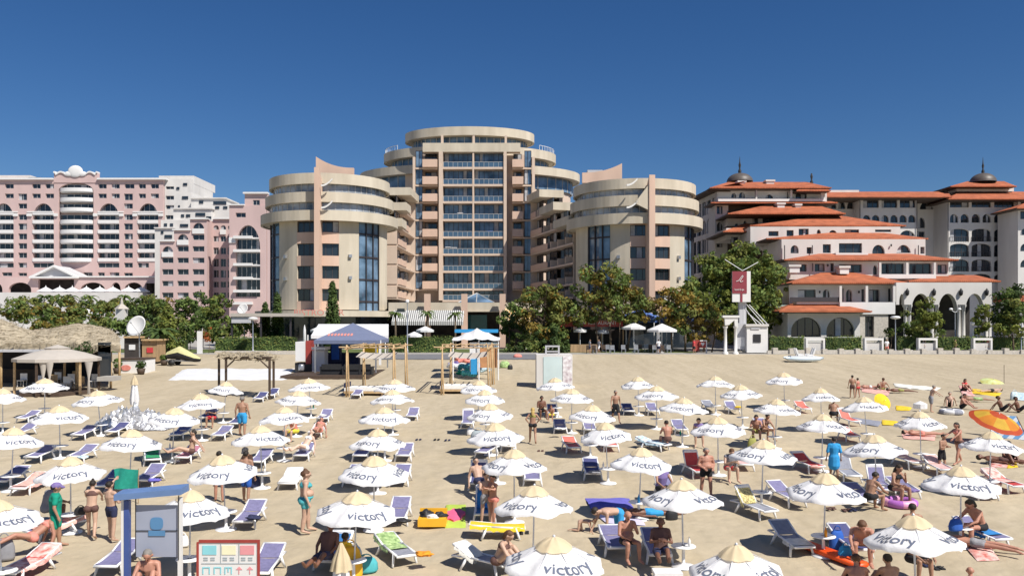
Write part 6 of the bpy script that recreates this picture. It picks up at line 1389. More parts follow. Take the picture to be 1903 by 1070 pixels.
# ---- loungers
LM = {}
def lounger_meshes(ang, mt):
    ang = ang * .62 if ang < 48 else ang
    key = (ang, mt)
    if key in LM: return LM[key]
    a = R(ang); hy, hz = 1.06, .34; L2 = .68; W = .31
    B = Vector((0, hy + L2 * math.cos(a), hz + L2 * math.sin(a)))
    fr_ = MB()
    def rail(p, q, r=.034): fr_.tube(p, q, r, r, 8)
    for s in (-W, W):
        rail((s, .06, .30), (s, hy, hz)); rail((s, 0.0, .27), (s, .06, .30)); rail((s, hy, hz), (s, B.y, B.z)); rail((s, hy, hz), (s, 1.7, .30), .03)
    rail((-W, .02, .285), (W, .02, .285), .045); rail((-W, B.y, B.z), (W, B.y, B.z), .035); fr_.box(-W + .02, W - .02, B.y - .14 * math.cos(a), B.y - .02, B.z - .14 * math.sin(a) - .01, B.z + .01) if ang > 25 else None
    rail((-W, 1.7, .30), (W, 1.7, .30), .03)
    legs = []
    for s in (-1, 1):
        for y0, dy in ((.28, -.12), (1.2, .16)):
            l = MB(); l.tube((s * W, y0, .31), (s * (W + .07), y0 + dy, -.04), .046, .034, 8); legs.append(l.mesh('leg', 'white_plastic'))
    seat = MB(); n = 8; vs = []
    for i in range(n + 1):
        for j in range(5): u, v = i / n, j / 4; vs.append(((-1 + 2 * v) * (W - .015), .05 + (hy - .05) * u, .325 + (hz - .325) * u + .012 - .035 * math.sin(math.pi * u) * 1 - .02 * math.sin(math.pi * v)))
    seat.add(vs + [(x, y, z - .012) for x, y, z in vs], [(i * 5 + j, i * 5 + j + 1, (i + 1) * 5 + j + 1, (i + 1) * 5 + j) for i in range(n) for j in range(4)] + [(45 + i * 5 + j, 45 + (i + 1) * 5 + j, 45 + (i + 1) * 5 + j + 1, 45 + i * 5 + j + 1) for i in range(n) for j in range(4)], True)
    back = MB(); back.M = Matrix.Translation((0, hy, hz)) @ Matrix.Rotation(a, 4, 'X'); back.box(-W + .015, W - .015, .01, L2 - .03, .004, .018)
    LM[key] = (fr_.mesh('frame', 'white_plastic'), legs, seat.mesh('seat', mt), back.mesh('backrest', mt)); return LM[key]
LG = {}
def lounger(px_, py_, ang, mt, label, yaw=0, towel=None, tl=None, tspan=(0.1, 1.0)):
    g = spot(px_, py_); yw = R(-yaw) ; t = thing('sun_lounger', label, 'sun lounger', g + Vector((0, 0, .01)), yw, 'plastic sun loungers on the beach')
    t.scale = (.87, .87, .87)
    # keep the lounger level with the slope of the sand
    sl = (gh(g.y + 1.5) - gh(g.y)) / 1.5; t.rotation_euler = (sl * math.cos(yw), -sl * math.sin(-yw) , yw)
    f_, lg, s_, b_ = lounger_meshes(ang, mt); link('frame', f_, t); [link('leg', l, t) for l in lg]; link('seat', s_, t); link('backrest', b_, t)
    if towel:
        ang = ang * .62 if ang < 48 else ang
        a = R(ang); hy, hz, L2 = 1.06, .34, .68; m = MB(); n = 16; tot = hy + L2; vs = []; rr = random.Random(px_)
        for i in range(n + 1):
            s = tot * (tspan[0] + (tspan[1] - tspan[0]) * i / n)
            y, z = (s, .33 - .02) if s < hy else (hy + (s - hy) * math.cos(a), hz + (s - hy) * math.sin(a))
            if s >= hy: y -= .03 * math.sin(a); z += .03 * math.cos(a)
            else: z += .035
            for j, (xx, dz) in enumerate(((-.36, -.13), (-.335, -.01), (-.16, 0), (0, .0), (.16, 0), (.335, -.01), (.36, -.13))):
                vs.append((xx + rr.uniform(-.008, .008), y, z + dz * (1 + rr.uniform(-.25, .25)) + .012 * noise.noise((xx * 6, s * 5, px_))))
        m.add(vs, [(i * 7 + j, i * 7 + j + 1, (i + 1) * 7 + j + 1, (i + 1) * 7 + j) for i in range(n) for j in range(6)], True)
        o = m.build('towel', towel, None); o.location = t.location; o.rotation_euler = t.rotation_euler; o.scale = t.scale; tag(o, tl, 'towel')
    return t
V = 'purple_mesh'; N_ = 'navy_mesh'; GR = 'grey_mesh'; RD = 'red_mesh'; CO = 'coral_mesh'; RO = 'rose_mesh'; PK = 'pink_mesh'; BL = 'blue_mesh'
lounger(38, 786, 25, V, 'purple lounger between the two rearmost left parasols')
lounger(142, 818, 25, V, 'purple lounger left of the crumpled foil pile'); lounger(28, 814, 28, V, 'purple lounger half hidden behind the left edge parasol')
lounger(205, 812, 28, N_, 'dark lounger end peeking from under the foil pile')
lounger(57, 861, 25, V, 'purple lounger in front of the left edge parasol pole'); lounger(137, 860, 28, V, 'purple lounger with raised back right beside the parasol pole at far left')
lounger(325, 818, 30, V, 'navy backed lounger behind the seated woman in dark bikini'); lounger(284, 866, 28, N_, 'lounger under the bright green towel', -25, 'towel_green', 'bright green towel draped over a lounger', (.1, 1.0))
lounger(337, 862, 26, RO, 'dusty rose lounger with a woman seated on it'); lounger(403, 819, 25, V, 'purple lounger left of the feet of the man in blue shorts'); lounger(378, 784, 25, N_, 'dark lounger in the shade of the parasol left of the man in blue shorts')
lounger(598, 786, 38, V, 'single purple lounger at the right end of its row, beside an open sand strip'); lounger(475, 870, 28, V, 'purple lounger beside the person in a grey cap'); lounger(557, 858, 35, V, 'purple lounger with a reclining woman and pale blue towel'); 
lounger(532, 912, 25, V, 'lounger fully covered by a white towel', -3, 'towel_white', 'plain white towel covering a lounger', (.0, 1.0))
lounger(583, 814, 26, PK, 'pink covered lounger with someone lying on it'); lounger(432, 796, 22, N_, 'low dark lounger just behind the man in blue shorts')
lounger(32, 922, 26, PK, 'lounger with a rose pink striped towel near the left edge', 0, 'towel_pink', 'rose pink striped towel on the lounger near the left edge'); lounger(-3, 908, 26, V, 'purple lounger cut by the left edge')
lounger(186, 917, 26, V, 'purple lounger head rising behind the bikini woman'); lounger(262, 906, 34, V, 'purple lounger just right of the teal cloth'); lounger(52, 1006, 24, V, 'lounger with a salmon towel beside the man in green', 35, 'towel_pink', 'salmon towel under someone beside the man in green')
lounger(10, 1085, 30, RD, 'lounger with a red and white towel in the bottom left corner', 12, 'towel_red', 'red and white patterned towel in the bottom left corner')
lounger(196, 1072, 24, V, 'large purple lounger left of the blue framed stand'); lounger(450, 986, 33, V, 'purple lounger right of the big lettered parasol beside the stand'); lounger(478, 1085, 30, V, 'purple lounger behind the red framed price board')
lounger(735, 979, 32, V, 'purple lounger right of the frontmost parasol of the bamboo frame column'); lounger(668, 990, 22, V, 'purple lounger hidden under the frontmost parasol of the bamboo frame column')
lounger(757, 1052, 22, GR, 'grey lounger with green leafy towel', -32, 'towel_leaf', 'green leafy towel with red and blue items on a lounger', (.35, 1.0)); lounger(602, 1062, 42, BL, 'blue lounger with a dark skinned person in a cap', 8)
lounger(740, 906, 30, V, 'purple lounger right under the fifth parasol of the bamboo frame column'); lounger(652, 905, 25, V, 'purple lounger left under the fifth parasol of the bamboo frame column'); lounger(748, 858, 30, V, 'purple lounger right under the fourth parasol of the bamboo frame column'); lounger(668, 858, 25, V, 'purple lounger left under the fourth parasol of the bamboo frame column')
lounger(764, 782, 34, V, 'purple lounger right of the third parasol in the left bamboo frame column'); lounger(868, 796, 62, V, 'dark plum lounger with upright back left of the parasols'); lounger(893, 852, 40, V, 'purple lounger left below the fourth parasol by the right bamboo frame', 20); lounger(945, 840, 30, V, 'purple lounger half hidden under the fourth parasol by the right frame')
lounger(888, 912, 55, N_, 'navy lounger with upright back left of the fifth right frame parasol', 0); lounger(990, 905, 28, V, 'purple lounger right under the fifth parasol of the right frame column'); lounger(900, 972, 66, BL, 'upright lounger with a blue towel behind the embracing couple', 0, 'towel_blue', 'bright blue towel hanging on the upright lounger behind the couple', (.35, .85))
lounger(975, 996, 8, V, 'flat lounger under the bright yellow towel, seen side on', -90, 'towel_yellow', 'bright yellow towel over the flat side-on lounger', (.0, 1.0)); lounger(945, 1068, 40, GR, 'pale grey lounger with raised back behind the seated brunette', -60, 'towel_cream', 'pale cream towel on the raised back behind the seated brunette', (.55, .97))
lounger(1103, 893, 34, N_, 'empty navy lounger standing alone on open sand'); lounger(1068, 843, 30, CO, 'empty red lounger, left of a pair', -8); lounger(1137, 840, 28, CO, 'empty coral red lounger, right of a pair')
lounger(1042, 806, 28, V, 'purple lounger right of the walking woman in black bottoms'); lounger(1098, 808, 38, V, 'purple lounger behind the fourth parasol of the storage cube column'); lounger(1170, 772, 26, N_, 'dark lounger beside the walking man in black trunks'); lounger(1216, 772, 34, V, 'purple lounger under the second parasol right of the walking man'); lounger(1268, 808, 34, V, 'purple lounger behind the crouching man and striped towel')
lounger(1242, 838, 25, V, 'lounger with a white and blue towel behind the parasols', -48, 'towel_sky', 'white and blue towel on the slanted lounger'); lounger(1028, 776, 40, N_, 'navy lounger under the sunbathing group near the storage cube column')
lounger(1307, 890, 62, RD, 'deep red lounger with upright back left of the standing man in black trunks', -12); lounger(1386, 876, 26, PK, 'pink lounger carrying the woman seated facing the sea', 10); lounger(1246, 935, 45, V, 'purple lounger whose raised head shows above a parasol, with a dark head')
lounger(1322, 764, 22, GR, 'grey lounger with a black bag near the second right column'); lounger(1366, 769, 42, V, 'purple lounger with a yellow top hung on it'); lounger(1500, 768, 34, CO, 'coral lounger behind the third parasol of the second right column'); lounger(1592, 792, 52, CO, 'steep salmon lounger right of the fourth parasol', -12)
lounger(1425, 806, 40, V, 'purple lounger behind the two seated friends'); lounger(1588, 821, 24, CO, 'coral lounger just behind the person in a blue towel'); lounger(1522, 880, 42, RD, 'red lounger left of the person in a blue towel', -15); lounger(1588, 898, 58, GR, 'grey purple lounger with tall back at the person in blue')
lounger(1708, 872, 38, PK, 'pale pink lounger left of the man in black shorts', -12); lounger(1762, 886, 38, PK, 'pink lounger right of the man in black shorts'); lounger(1652, 925, 66, V, 'upright purple lounger behind the woman with a phone'); lounger(1697, 928, 16, V, 'flat purple lounger right of the woman with a phone')
lounger(1488, 944, 38, V, 'navy purple lounger left under the sixth parasol', -18); lounger(1434, 966, 50, GR, 'lounger with a gold patterned towel on its tall back', -28, 'towel_pattern', 'gold and brown patterned towel on the tall lounger back', (.55, .95)); lounger(1496, 1035, 40, GR, 'grey lounger with a yellow cloth at its foot', -10, 'towel_cream', 'cream and yellow cloth at the foot of the grey lounger', (.02, .4))
lounger(1606, 1040, 32, N_, 'dark lounger under the man leaning forward', -6); lounger(1612, 940, 12, V, 'low lounger under the man with his back to the sea'); lounger(1866, 1020, 26, V, 'purple lounger with a bright blue cloth near the right edge', -16, 'towel_blue', 'bright blue cloth on the lounger near the right edge', (.2, .6)); lounger(1896, 918, 40, RD, 'red lounger at the right edge', -12, 'towel_red', 'red and white towel at the right edge', (.3, 1)); lounger(1842, 930, 24, PK, 'pale lounger behind the man seated near the right edge')
lounger(1150, 1036, 15, V, 'low purple lounger under the sunburnt man', -4); lounger(1228, 1050, 30, V, 'purple lounger under the reading woman'); lounger(478, 748, 30, N_, 'dark navy lounger in the shadow of the dark pergola'); lounger(500, 741, 34, N_, 'second navy lounger under the dark pergola, nearer its right posts')
lounger(660, 741, 20, V, 'purple lounger at the foot of the left bamboo post')
m_ = None
# folded / odd parasols
def closed_parasol(px_, top, base_h, mtop, label, mt='canvas_white', z=2.3):
    g = spot(px_, top, z); t = thing('folded_parasol', label, 'parasol', g, 0); m = MB(); m.tube((0, 0, -.1), (0, 0, z), .025, n=7); m.build('pole', 'pole_metal', t, local=True); vs = []; n = 24; pr = [(.03, z), (.09, z - .25), (.14, z - .7), (.19, z - 1.2), (.16, z - 1.5)]
    m = MB()
    for r, zz in pr:
        for i in range(n): a = 2 * math.pi * i / n; k = r * (1 + .3 * math.sin(a * 6)); vs.append((k * math.cos(a), k * math.sin(a), zz))
    m.add(vs, [(j * n + i, (j + 1) * n + i, (j + 1) * n + (i + 1) % n, j * n + (i + 1) % n) for j in range(4) for i in range(n)], True)
    c = m.build('canopy', mt, t, local=True); m = MB(); vs = []
    for r, zz in ((.01, z + .08), (.11, z - .2), (.15, z - .42)):
        for i in range(n): a = 2 * math.pi * i / n; k = r * (1 + .3 * math.sin(a * 6)) + .012; vs.append((k * math.cos(a), k * math.sin(a), zz))
    m.add(vs, [(j * n + i, (j + 1) * n + i, (j + 1) * n + (i + 1) % n, j * n + (i + 1) % n) for j in range(2) for i in range(n)], True); m.build('vent_cap', 'canvas_tan', t, local=True)
closed_parasol(250, 700, 0, 0, 'folded white parasol standing alone right of the gazebo'); closed_parasol(634, 1016, 0, 0, 'folded white and tan parasol at the bottom edge')
# orange parasol
g = spot(1833, 760, 1.5); t = thing('orange_parasol', 'large orange, yellow and red parasol lying tilted on the sand', 'parasol', g, R(10)); t.rotation_euler = (R(24), R(6), R(10))
m = MB(); n = 32; vs = []; mi = []
rr_ = 46 / F * g.y
for j in range(7):
    r = rr_ * j / 6
    for i in range(n): a = 2 * math.pi * i / n; vs.append((r * math.cos(a), r * math.sin(a), 1.5 - .42 * (j / 6) ** 1.7 - .04 * math.sin(math.pi * ((a * 8 / 2 / math.pi) % 1)) * j / 6))
for j in range(6):
    for i in range(n):
        sec = (i // 4) % 2; m.k = 2 if (j < 2 or j == 5) else sec
        if j == 0 and i == 0: m.add(vs, [(j * n + i, (j + 1) * n + i, (j + 1) * n + (i + 1) % n, j * n + (i + 1) % n)], True)
        else: m.f.append((j * n + i, (j + 1) * n + i, (j + 1) * n + (i + 1) % n, j * n + (i + 1) % n)); m.mi.append(m.k); m.s.append(True)
mat('par_orange', (.62, .22, .02), .8, .1, trans=.25); mat('par_gold', (.62, .38, .04), .8, .1, trans=.25); mat('par_red', (.48, .07, .02), .8, .1, trans=.25)
m.build('canopy', ['par_orange', 'par_gold', 'par_red'], t, local=True); m = MB(); m.tube((0, 0, -.1), (0, 0, 1.55), .02, n=7); m.build('pole', 'pole_metal', t, local=True)
def fallen(px_, py_, w, tilt, mt, label, yaw=0):
    g = spot(px_, py_); r = w / 2 / F * g.y; t = thing('small_parasol', label, 'parasol', g + Vector((0, 0, r * abs(math.sin(tilt)) * .9))); t.rotation_euler = (tilt, R(8), yaw); m = MB(); m.lathe([(r * k / 6, -.3 * r * (k / 6) ** 1.7) for k in range(7)], n=24); m.build('canopy', mt, t, local=True); m = MB(); m.tube((0, 0, -r * .85), (0, 0, .12), .015, n=5); m.build('pole', 'pole_metal', t, local=True)
fallen(1643, 758, 34, R(62), 'towel_yellow', 'round bright yellow parasol lying on its side on the sand', R(12)); fallen(1846, 712, 42, R(20), 'leaf_tan' if 'leaf_tan' in MT else mat('leaf_tan', (.62, .50, .08), .8, .25, 2, c2=(.5, .6, .3)), 'small low yellow and green parasol with the distant sunbathers', R(-20))
g = spot(1866, 712); m = MB(); m.tube(g, g + Vector((0, 0, 1.4)), .02, n=6); solo(m, 'bare_pole', 'dark_wood', 'thin dark pole standing beside the small low parasol', 'pole')
stripes('stripe_blue', (.70, .76, .82), (.16, .36, .62), 1.0, 'Y')
def cloth(pts, mt, label, cat='towel', z=.04, name='beach_towel', hump=.03, seg=10, kind=None):
    """a cloth laid over the sand through four photo corners"""
    c = [spot(*p) for p in pts]; m = MB(); vs = []
    for i in range(seg + 1):
        for j in range(seg + 1):
            u, v = i / seg, j / seg; a = c[0].lerp(c[1], u); b = c[3].lerp(c[2], u); p = a.lerp(b, v); e = 0 < i < seg and 0 < j < seg
            vs.append((p.x + noise.noise((p.x, p.y, 5)) * .06, p.y, gh(p.y) + z + hump * noise.noise((p.x * 2.2, p.y * 2.2, 9)) + (0 if e else -.035)))
    m.add(vs, [(i * (seg + 1) + j, (i + 1) * (seg + 1) + j, (i + 1) * (seg + 1) + j + 1, i * (seg + 1) + j + 1) for i in range(seg) for j in range(seg)], True)
    return solo(m, name, mt, label, cat, kind=kind)
# blue striped windbreak panel, slanting
rt = thing('windbreak', 'blue and white striped fabric windbreak slanting beside the orange parasol', 'windbreak', spot(1880, 835)); m = MB(); A = spot(1850, 812); B = spot(1912, 818); up = Vector((0, .9, 1.0)); m.add([A, B, B + up, A + up + Vector((-.2, 0, 0)), A + Vector((0, .02, 0)), B + Vector((0, .02, 0)), B + up + Vector((0, .02, 0)), A + up + Vector((-.2, .02, 0))], [(0, 1, 2, 3), (7, 6, 5, 4), (3, 2, 6, 7), (0, 3, 7, 4), (1, 5, 6, 2)]); m.build('fabric', 'stripe_blue', rt); m = MB(); m.tube(A, A + up + Vector((-.2, 0, .05)), .02, n=6); m.tube(B, B + up, .02, n=6); m.build('stake', 'wood', rt)
cloth([(1085, 925), (1170, 925), (1178, 945), (1100, 948)], 'towel_violet', 'big violet blue beach mat behind the crawling man'); cloth([(1096, 948), (1180, 946), (1200, 975), (1130, 972)], 'canvas_lil' if 'canvas_lil' in MT else mat('canvas_lil', (.55, .52, .68), .9, .1), 'pale lilac beach mat under the crawling man')
cloth([(828, 938), (866, 936), (866, 980), (826, 980)], 'mat_lime' if 'mat_lime' in MT else mat('mat_lime', (.42, .55, .08), .8, .06), 'lime green mat with a pink shape beside the yellow bag'); 
g = spot(846, 960); m = MB(); q = [(g.x + .27 * math.cos(a) * (1 + .16 * math.sin(a * 5)), g.y + .62 * math.sin(a) * (1 + .1 * math.sin(a * 7))) for a in [2 * math.pi * k / 36 for k in range(36)]]; vs = [(x, y, gh(y) + .10) for x, y in q]; m.add([(g.x, g.y, gh(g.y) + .12)] + vs + [(x, y, z - .08) for x, y, z in vs], [(0, 1 + k, 1 + (k + 1) % 36) for k in range(36)] + [(1 + k, 37 + k, 37 + (k + 1) % 36, 1 + (k + 1) % 36) for k in range(36)]); solo(m, 'pink_cushion', 'cloth_pinkhot' if 'cloth_pinkhot' in MT else mat('cloth_pinkhot', (.80, .12, .25), .8, .08), 'hot pink splash shaped cushion on the lime green mat', 'cushion')
t = thing('open_holdall', 'bright yellow open holdall with dark clothes inside on the sand', 'bag', spot(804, 975)); m = MB(); m.box(-.4, .4, -.3, .3, .02, .24); m.box(-.4, .4, .31, .36, .02, .42); m.build('body', 'bag_yellow' if 'bag_yellow' in MT else mat('bag_yellow', (.80, .42, .02), .7, .08), t, local=True); m = MB(); m.crumple((-.2, .1, .27), .2, .18, .14, 1); m.crumple((.2, .05, .25), .2, .14, .1, 4); m.build('clothes', 'dark', t, local=True); m = MB(); m.crumple((.0, -.1, .25), .16, .1, .08, 7); m.build('towel_roll', 'cloth_white', t, local=True)
# teal cloth hung up
rt = thing('teal_cloth', 'teal green cloth stretched on two sticks above the blue framed stand', 'cloth', spot(235, 912, .0) + Vector((0, 0, 0))); gy = spot(235, 935).y; A = P(212, 871, gy); B = P(257, 908, gy); m = MB(); vs = []
for i in range(11):
    for j in range(9): u, v = i / 10, j / 8; vs.append((A.x + (B.x - A.x) * u, gy + .05 * math.sin(u * 9 + v * 3), A.z + (B.z - A.z) * v + .03 * math.sin(u * 5) * (1 - v)))
m.add(vs, [(i * 9 + j, i * 9 + j + 1, (i + 1) * 9 + j + 1, (i + 1) * 9 + j) for i in range(10) for j in range(8)], True); m.build('fabric', 'towel_teal', rt); m = MB(); m.tube((A.x + .03, gy + .07, gh(gy)), (A.x + .03, gy + .07, A.z), .015, n=5); m.tube((B.x - .03, gy + .07, gh(gy)), (B.x - .03, gy + .07, A.z), .015, n=5); m.build('stick', 'wood', rt)
# crumpled foil pile
g = spot(245, 795); rt = thing('foil_pile', 'crumpled silvery inflatable heap between left parasols', 'pile', g); m = MB(); rr = random.Random(3)
mat('foil', (.45, .44, .46), .25, .45, 5, .8, 6, metal=.55, c2=(.8, .8, .82))
nu, nv = 40, 18; vs = []
for i in range(nu + 1):
    for j in range(nv + 1):
        u, v = i / nu * 2 - 1, j / nv * 2 - 1; e = max(0, 1 - (u * u) ** 1.3 - (v * v) ** 1.3 * .9); h = 1.5 * e * (.55 + .4 * noise.noise((u * 5, v * 4, 0)) + .35 * noise.noise((u * 12, v * 9, 4)))
        vs.append((u * 2.0 + .12 * noise.noise((u * 6, v * 6, 7)), v * .85 + .12 * noise.noise((u * 6, v * 6, 9)), max(-.03, h)))
m.add(vs, [(i * (nv + 1) + j, (i + 1) * (nv + 1) + j, (i + 1) * (nv + 1) + j + 1, i * (nv + 1) + j + 1) for i in range(nu) for j in range(nv)], False); m.build('crumpled_sheet', 'foil', rt, local=True)
bag(655, 1045, .5, .42, 'towel_sky', 'light blue beach bag under the front parasol'); bag(680, 1062, .6, .35, 'cloth_turq', 'turquoise and white bag by the green leafy lounger'); bag(650, 1075, .62, .75, 'bag_yellow', 'orange yellow beach chair bag at the bottom edge')
bag(1555, 1020, .45, .5, 'cloth_royal', 'blue cool bag beside the dark lounger', strap=True); bag(1570, 1042, .4, .38, 'cloth_blue', 'bright blue bag next to the orange float'); bag(1540, 1003, .3, .4, 'towel_cream', 'white carrier bag on the lounger side', 0.0)
bag(1776, 985, .42, .3, 'cloth_royal', 'dark blue cool bag on the table by the seated man', .53); bag(470, 905, .5, .4, 'cloth_navy', 'dark rucksack on the sand beside the legs in blue shorts'); bag(150, 955, .35, .2, 'dark', 'black bag on the table left of the bikini woman', .53); bag(1398, 835, .45, .5, 'cloth_olive', 'olive green bag beside the two seated friends')
bag(888, 820, .7, .5, 'grey_print', 'heap of grey clothes by the upright plum lounger'); bag(875, 808, .4, .35, 'cloth_white', 'white bag by the upright plum lounger'); bag(1248, 965, .4, .3, 'dark', 'black bag behind the reading woman', .3); bag(8, 1040, .5, .55, 'cloth_grey', 'grey rucksack at the left edge'); bag(1885, 742, .6, .5, 'towel_sky', 'pale blue beach bag among the distant sunbathers'); bag(340, 955 + 60, .3, .3, 'cloth_white', 'small white bag behind the blue framed stand')
# orange float by the dark lounger
g = spot(1546, 1036); t = thing('air_mattress', 'bright orange air mattress lying beside the dark lounger', 'air mattress', g + Vector((0, 0, .04)), R(118)); t.rotation_euler = (0, R(-3), R(118)); t.scale = (1.15, .9, 1); m = MB()
for k in range(4): m.tube((-.75, -.18 + k * .12, .06), (.75, -.18 + k * .12, .06), .075, .075, 8)
m.ell((.78, 0, .07), .12, .26, .09); m.ell((-.78, 0, .07), .12, .26, .09); m.build('tubes', 'float_orange' if 'float_orange' in MT else mat('float_orange', (.80, .09, .01), .45, .05), t, local=True)
def ring_float(px_, py_, r, mt, label, tilt=0):
    g = spot(px_, py_); t = thing('swim_ring', label, 'swim ring', g + Vector((0, 0, .09))); m = MB(); n, q = 28, 10; vs = []
    for i in range(n):
        a = 2 * math.pi * i / n
        for j in range(q): b = 2 * math.pi * j / q; k = r + r * .3 * math.cos(b); vs.append((k * math.cos(a), k * math.sin(a), r * .3 * math.sin(b)))
    for i in range(n):
        m.k = (i // 4) % 2
        if i == 0: m.add(vs, [], True)
        for j in range(q): m.f.append((i * q + j, ((i + 1) % n) * q + j, ((i + 1) % n) * q + (j + 1) % q, i * q + (j + 1) % q)); m.mi.append(m.k); m.s.append(True)
    t.rotation_euler = (tilt, 0, 0); m.build('tube', mt, t, local=True)
mat('ring_violet', (.42, .14, .50), .4, .1); mat('ring_pink', (.75, .35, .55), .4, .1)
ring_float(1672, 938, .42, ['ring_violet', 'ring_pink'], 'violet and pink swim ring on the sand by the seated couple'); ring_float(1768, 768, .5, ['white_plastic', 'grey_mesh'], 'grey and white swim ring among the far sunbathers')
cloth([(1790, 1010), (1830, 1008), (1860, 1040), (1815, 1042)], 'towel_red', 'red towel under the person lying at bottom right'); cloth([(1590, 750), (1620, 748), (1632, 756), (1596, 758)], 'towel_pattern', 'dark patterned towel behind the third right parasol') 
cloth([(1640, 780), (1668, 783), (1668, 790), (1640, 789)], 'towel_yellow', 'thin yellow mat beside the right hand parasols'); cloth([(1665, 753), (1695, 757), (1690, 763), (1665, 762)], 'towel_yellow', 'pale yellow mat right of the fallen yellow parasol'); cloth([(1660, 712), (1700, 716), (1692, 722), (1664, 718)], 'towel_cream', 'off white cloth lying among the far sunbathers'); cloth([(1690, 715), (1750, 720), (1740, 726), (1692, 722)], 'towel_cream', 'grey white mat among the far sunbathers', hump=.05)
cloth([(1585, 775), (1640, 783), (1632, 792), (1588, 785)], 'grey_mesh', 'dark grey mat with small things behind the right parasols'); cloth([(1675, 803), (1740, 806), (1738, 818), (1680, 815)], 'towel_pink', 'faded pink towel behind the right hand column'); cloth([(1836, 848), (1888, 850), (1890, 868), (1840, 868)], 'towel_red', 'red pink towel behind the frontmost right parasol'); cloth([(1868, 858), (1890, 858), (1892, 868), (1872, 870)], 'towel_yellow', 'small yellow towel at the red pink towel'); cloth([(1880, 728), (1915, 730), (1915, 745), (1878, 742)], 'towel_sky', 'pale blue towels at the far right edge'); cloth([(1600, 718), (1655, 726), (1650, 735), (1602, 728)], 'towel_pink', 'pink towel of the far reclining pair'); cloth([(1782, 716), (1800, 720), (1812, 736), (1788, 734)], 'towel_red', 'red cloth far right among the sunbathers'); cloth([(1808, 722), (1862, 730), (1855, 738), (1806, 730)], 'towel_yellow', 'ochre towel under a distant person lying')
for k_, (i_, mt_) in enumerate(((2, 'cloth_blue'), (7, 'cloth_white'), (11, 'cloth_green'), (14, 'cloth_white'), (15, 'cloth_red'), (19, 'cloth_white'), (21, 'cloth_blue'), (25, 'cloth_white'), (27, 'cloth_orange'), (33, 'cloth_white'), (34, 'cloth_blue'), (35, 'cloth_white'), (39, 'cloth_green'), (41, 'cloth_white'), (42, 'cloth_orange'), (46, 'cloth_white'), (48, 'cloth_blue'), (49, 'cloth_white'))):
    g = PB[i_]; m = MB(); q_ = (g.x + rnd.uniform(-.2, .2), g.y - .16, g.z + .53); m.lathe([(.001, 0), (.036, .0), (.036, .16), (.014, .21), (.014, .25), (.001, .25)], q_, 9); solo(m, 'bottle', mt_, 'drink bottle standing on a parasol table', 'bottle', 'bottles on the parasol tables')
for px_, py_, mt_, l_ in ((155, 850, 'towel_sky', 'pale blue towel crumpled on a far left lounger'), (600, 772, 'towel_white', 'white towel bunched on the single purple lounger'), (748, 968, 'dark', 'black shirt dropped on the lounger by the frontmost parasol'), (1500, 925, 'towel_cream', 'cream towel bunched on the navy purple lounger'), (1040, 797, 'cloth_white', 'white shirt on the lounger by the walking woman'), (1515, 868, 'towel_pink', 'pink towel bunched on the red lounger'), (1105, 878, 'cloth_grey', 'grey shirt on the lone navy lounger'), (1372, 757, 'towel_yellow', 'yellow top hung on a purple lounger back'), (286, 893, 'towel_violet', 'violet towel bunched by the teal cloth'), (470, 962, 'cloth_navy', 'small navy cap on the lounger right of the stand'), (788, 1030, 'cloth_orange', 'orange cloth on the green leafy towel'), (1695, 912, 'cloth_purple', 'purple bag on the flat lounger'), (944, 826, 'cloth_white', 'white cloth under the fourth right frame parasol')):
    g = spot(px_, py_, .38); m = MB(); m.crumple((g.x, g.y, g.z + .40), .20, .16, .06, px_); solo(m, 'crumpled_cloth', mt_, l_, 'cloth')
g = spot(1240, 1064, .0); t = thing('cool_box', 'small white cool box at the bottom edge', 'cool box', spot(1240, 1096)); m = MB(); m.box(-.3, .3, -.2, .2, 0, .36); m.build('body', 'trim_white', t, local=True); m = MB(); m.box(-.32, .32, -.22, .22, .365, .45); m.build('lid', 'white_plastic', t, local=True)
g = spot(1712, 752, .6); big_parasol(1710, 745, 24, spot(1710, 745, .9).y, 'tiny white parasol planted low behind the right parasols', grp=None)
for i in range(26):
    px_, py_ = rnd.uniform(560, 1850), rnd.uniform(720, 1050); 
for a, b in ((778, 817), (812, 817), (832, 818), (1312, 942), (1545, 945), (1574, 948), (490, 905), (1005, 838), (1725, 1050), (1745, 1056), (1268, 745), (1584, 948), (975, 990)):
    g = spot(a, b); m = MB(); m.box(g.x - .14, g.x - .04, g.y - .15, g.y + .12, g.z, g.z + .03); m.box(g.x + .02, g.x + .12, g.y - .1, g.y + .16, g.z, g.z + .03); m.tube((g.x - .14, g.y, g.z + .03), (g.x - .04, g.y, g.z + .06), .012, n=4); m.tube((g.x + .02, g.y, g.z + .03), (g.x + .12, g.y, g.z + .06), .012, n=4); solo(m, 'flip_flops', rnd.choice(['dark', 'cloth_navy', 'cloth_brown']), 'small dark pair of flip flops left on the open sand', 'sandals', 'flip flops left on the sand')
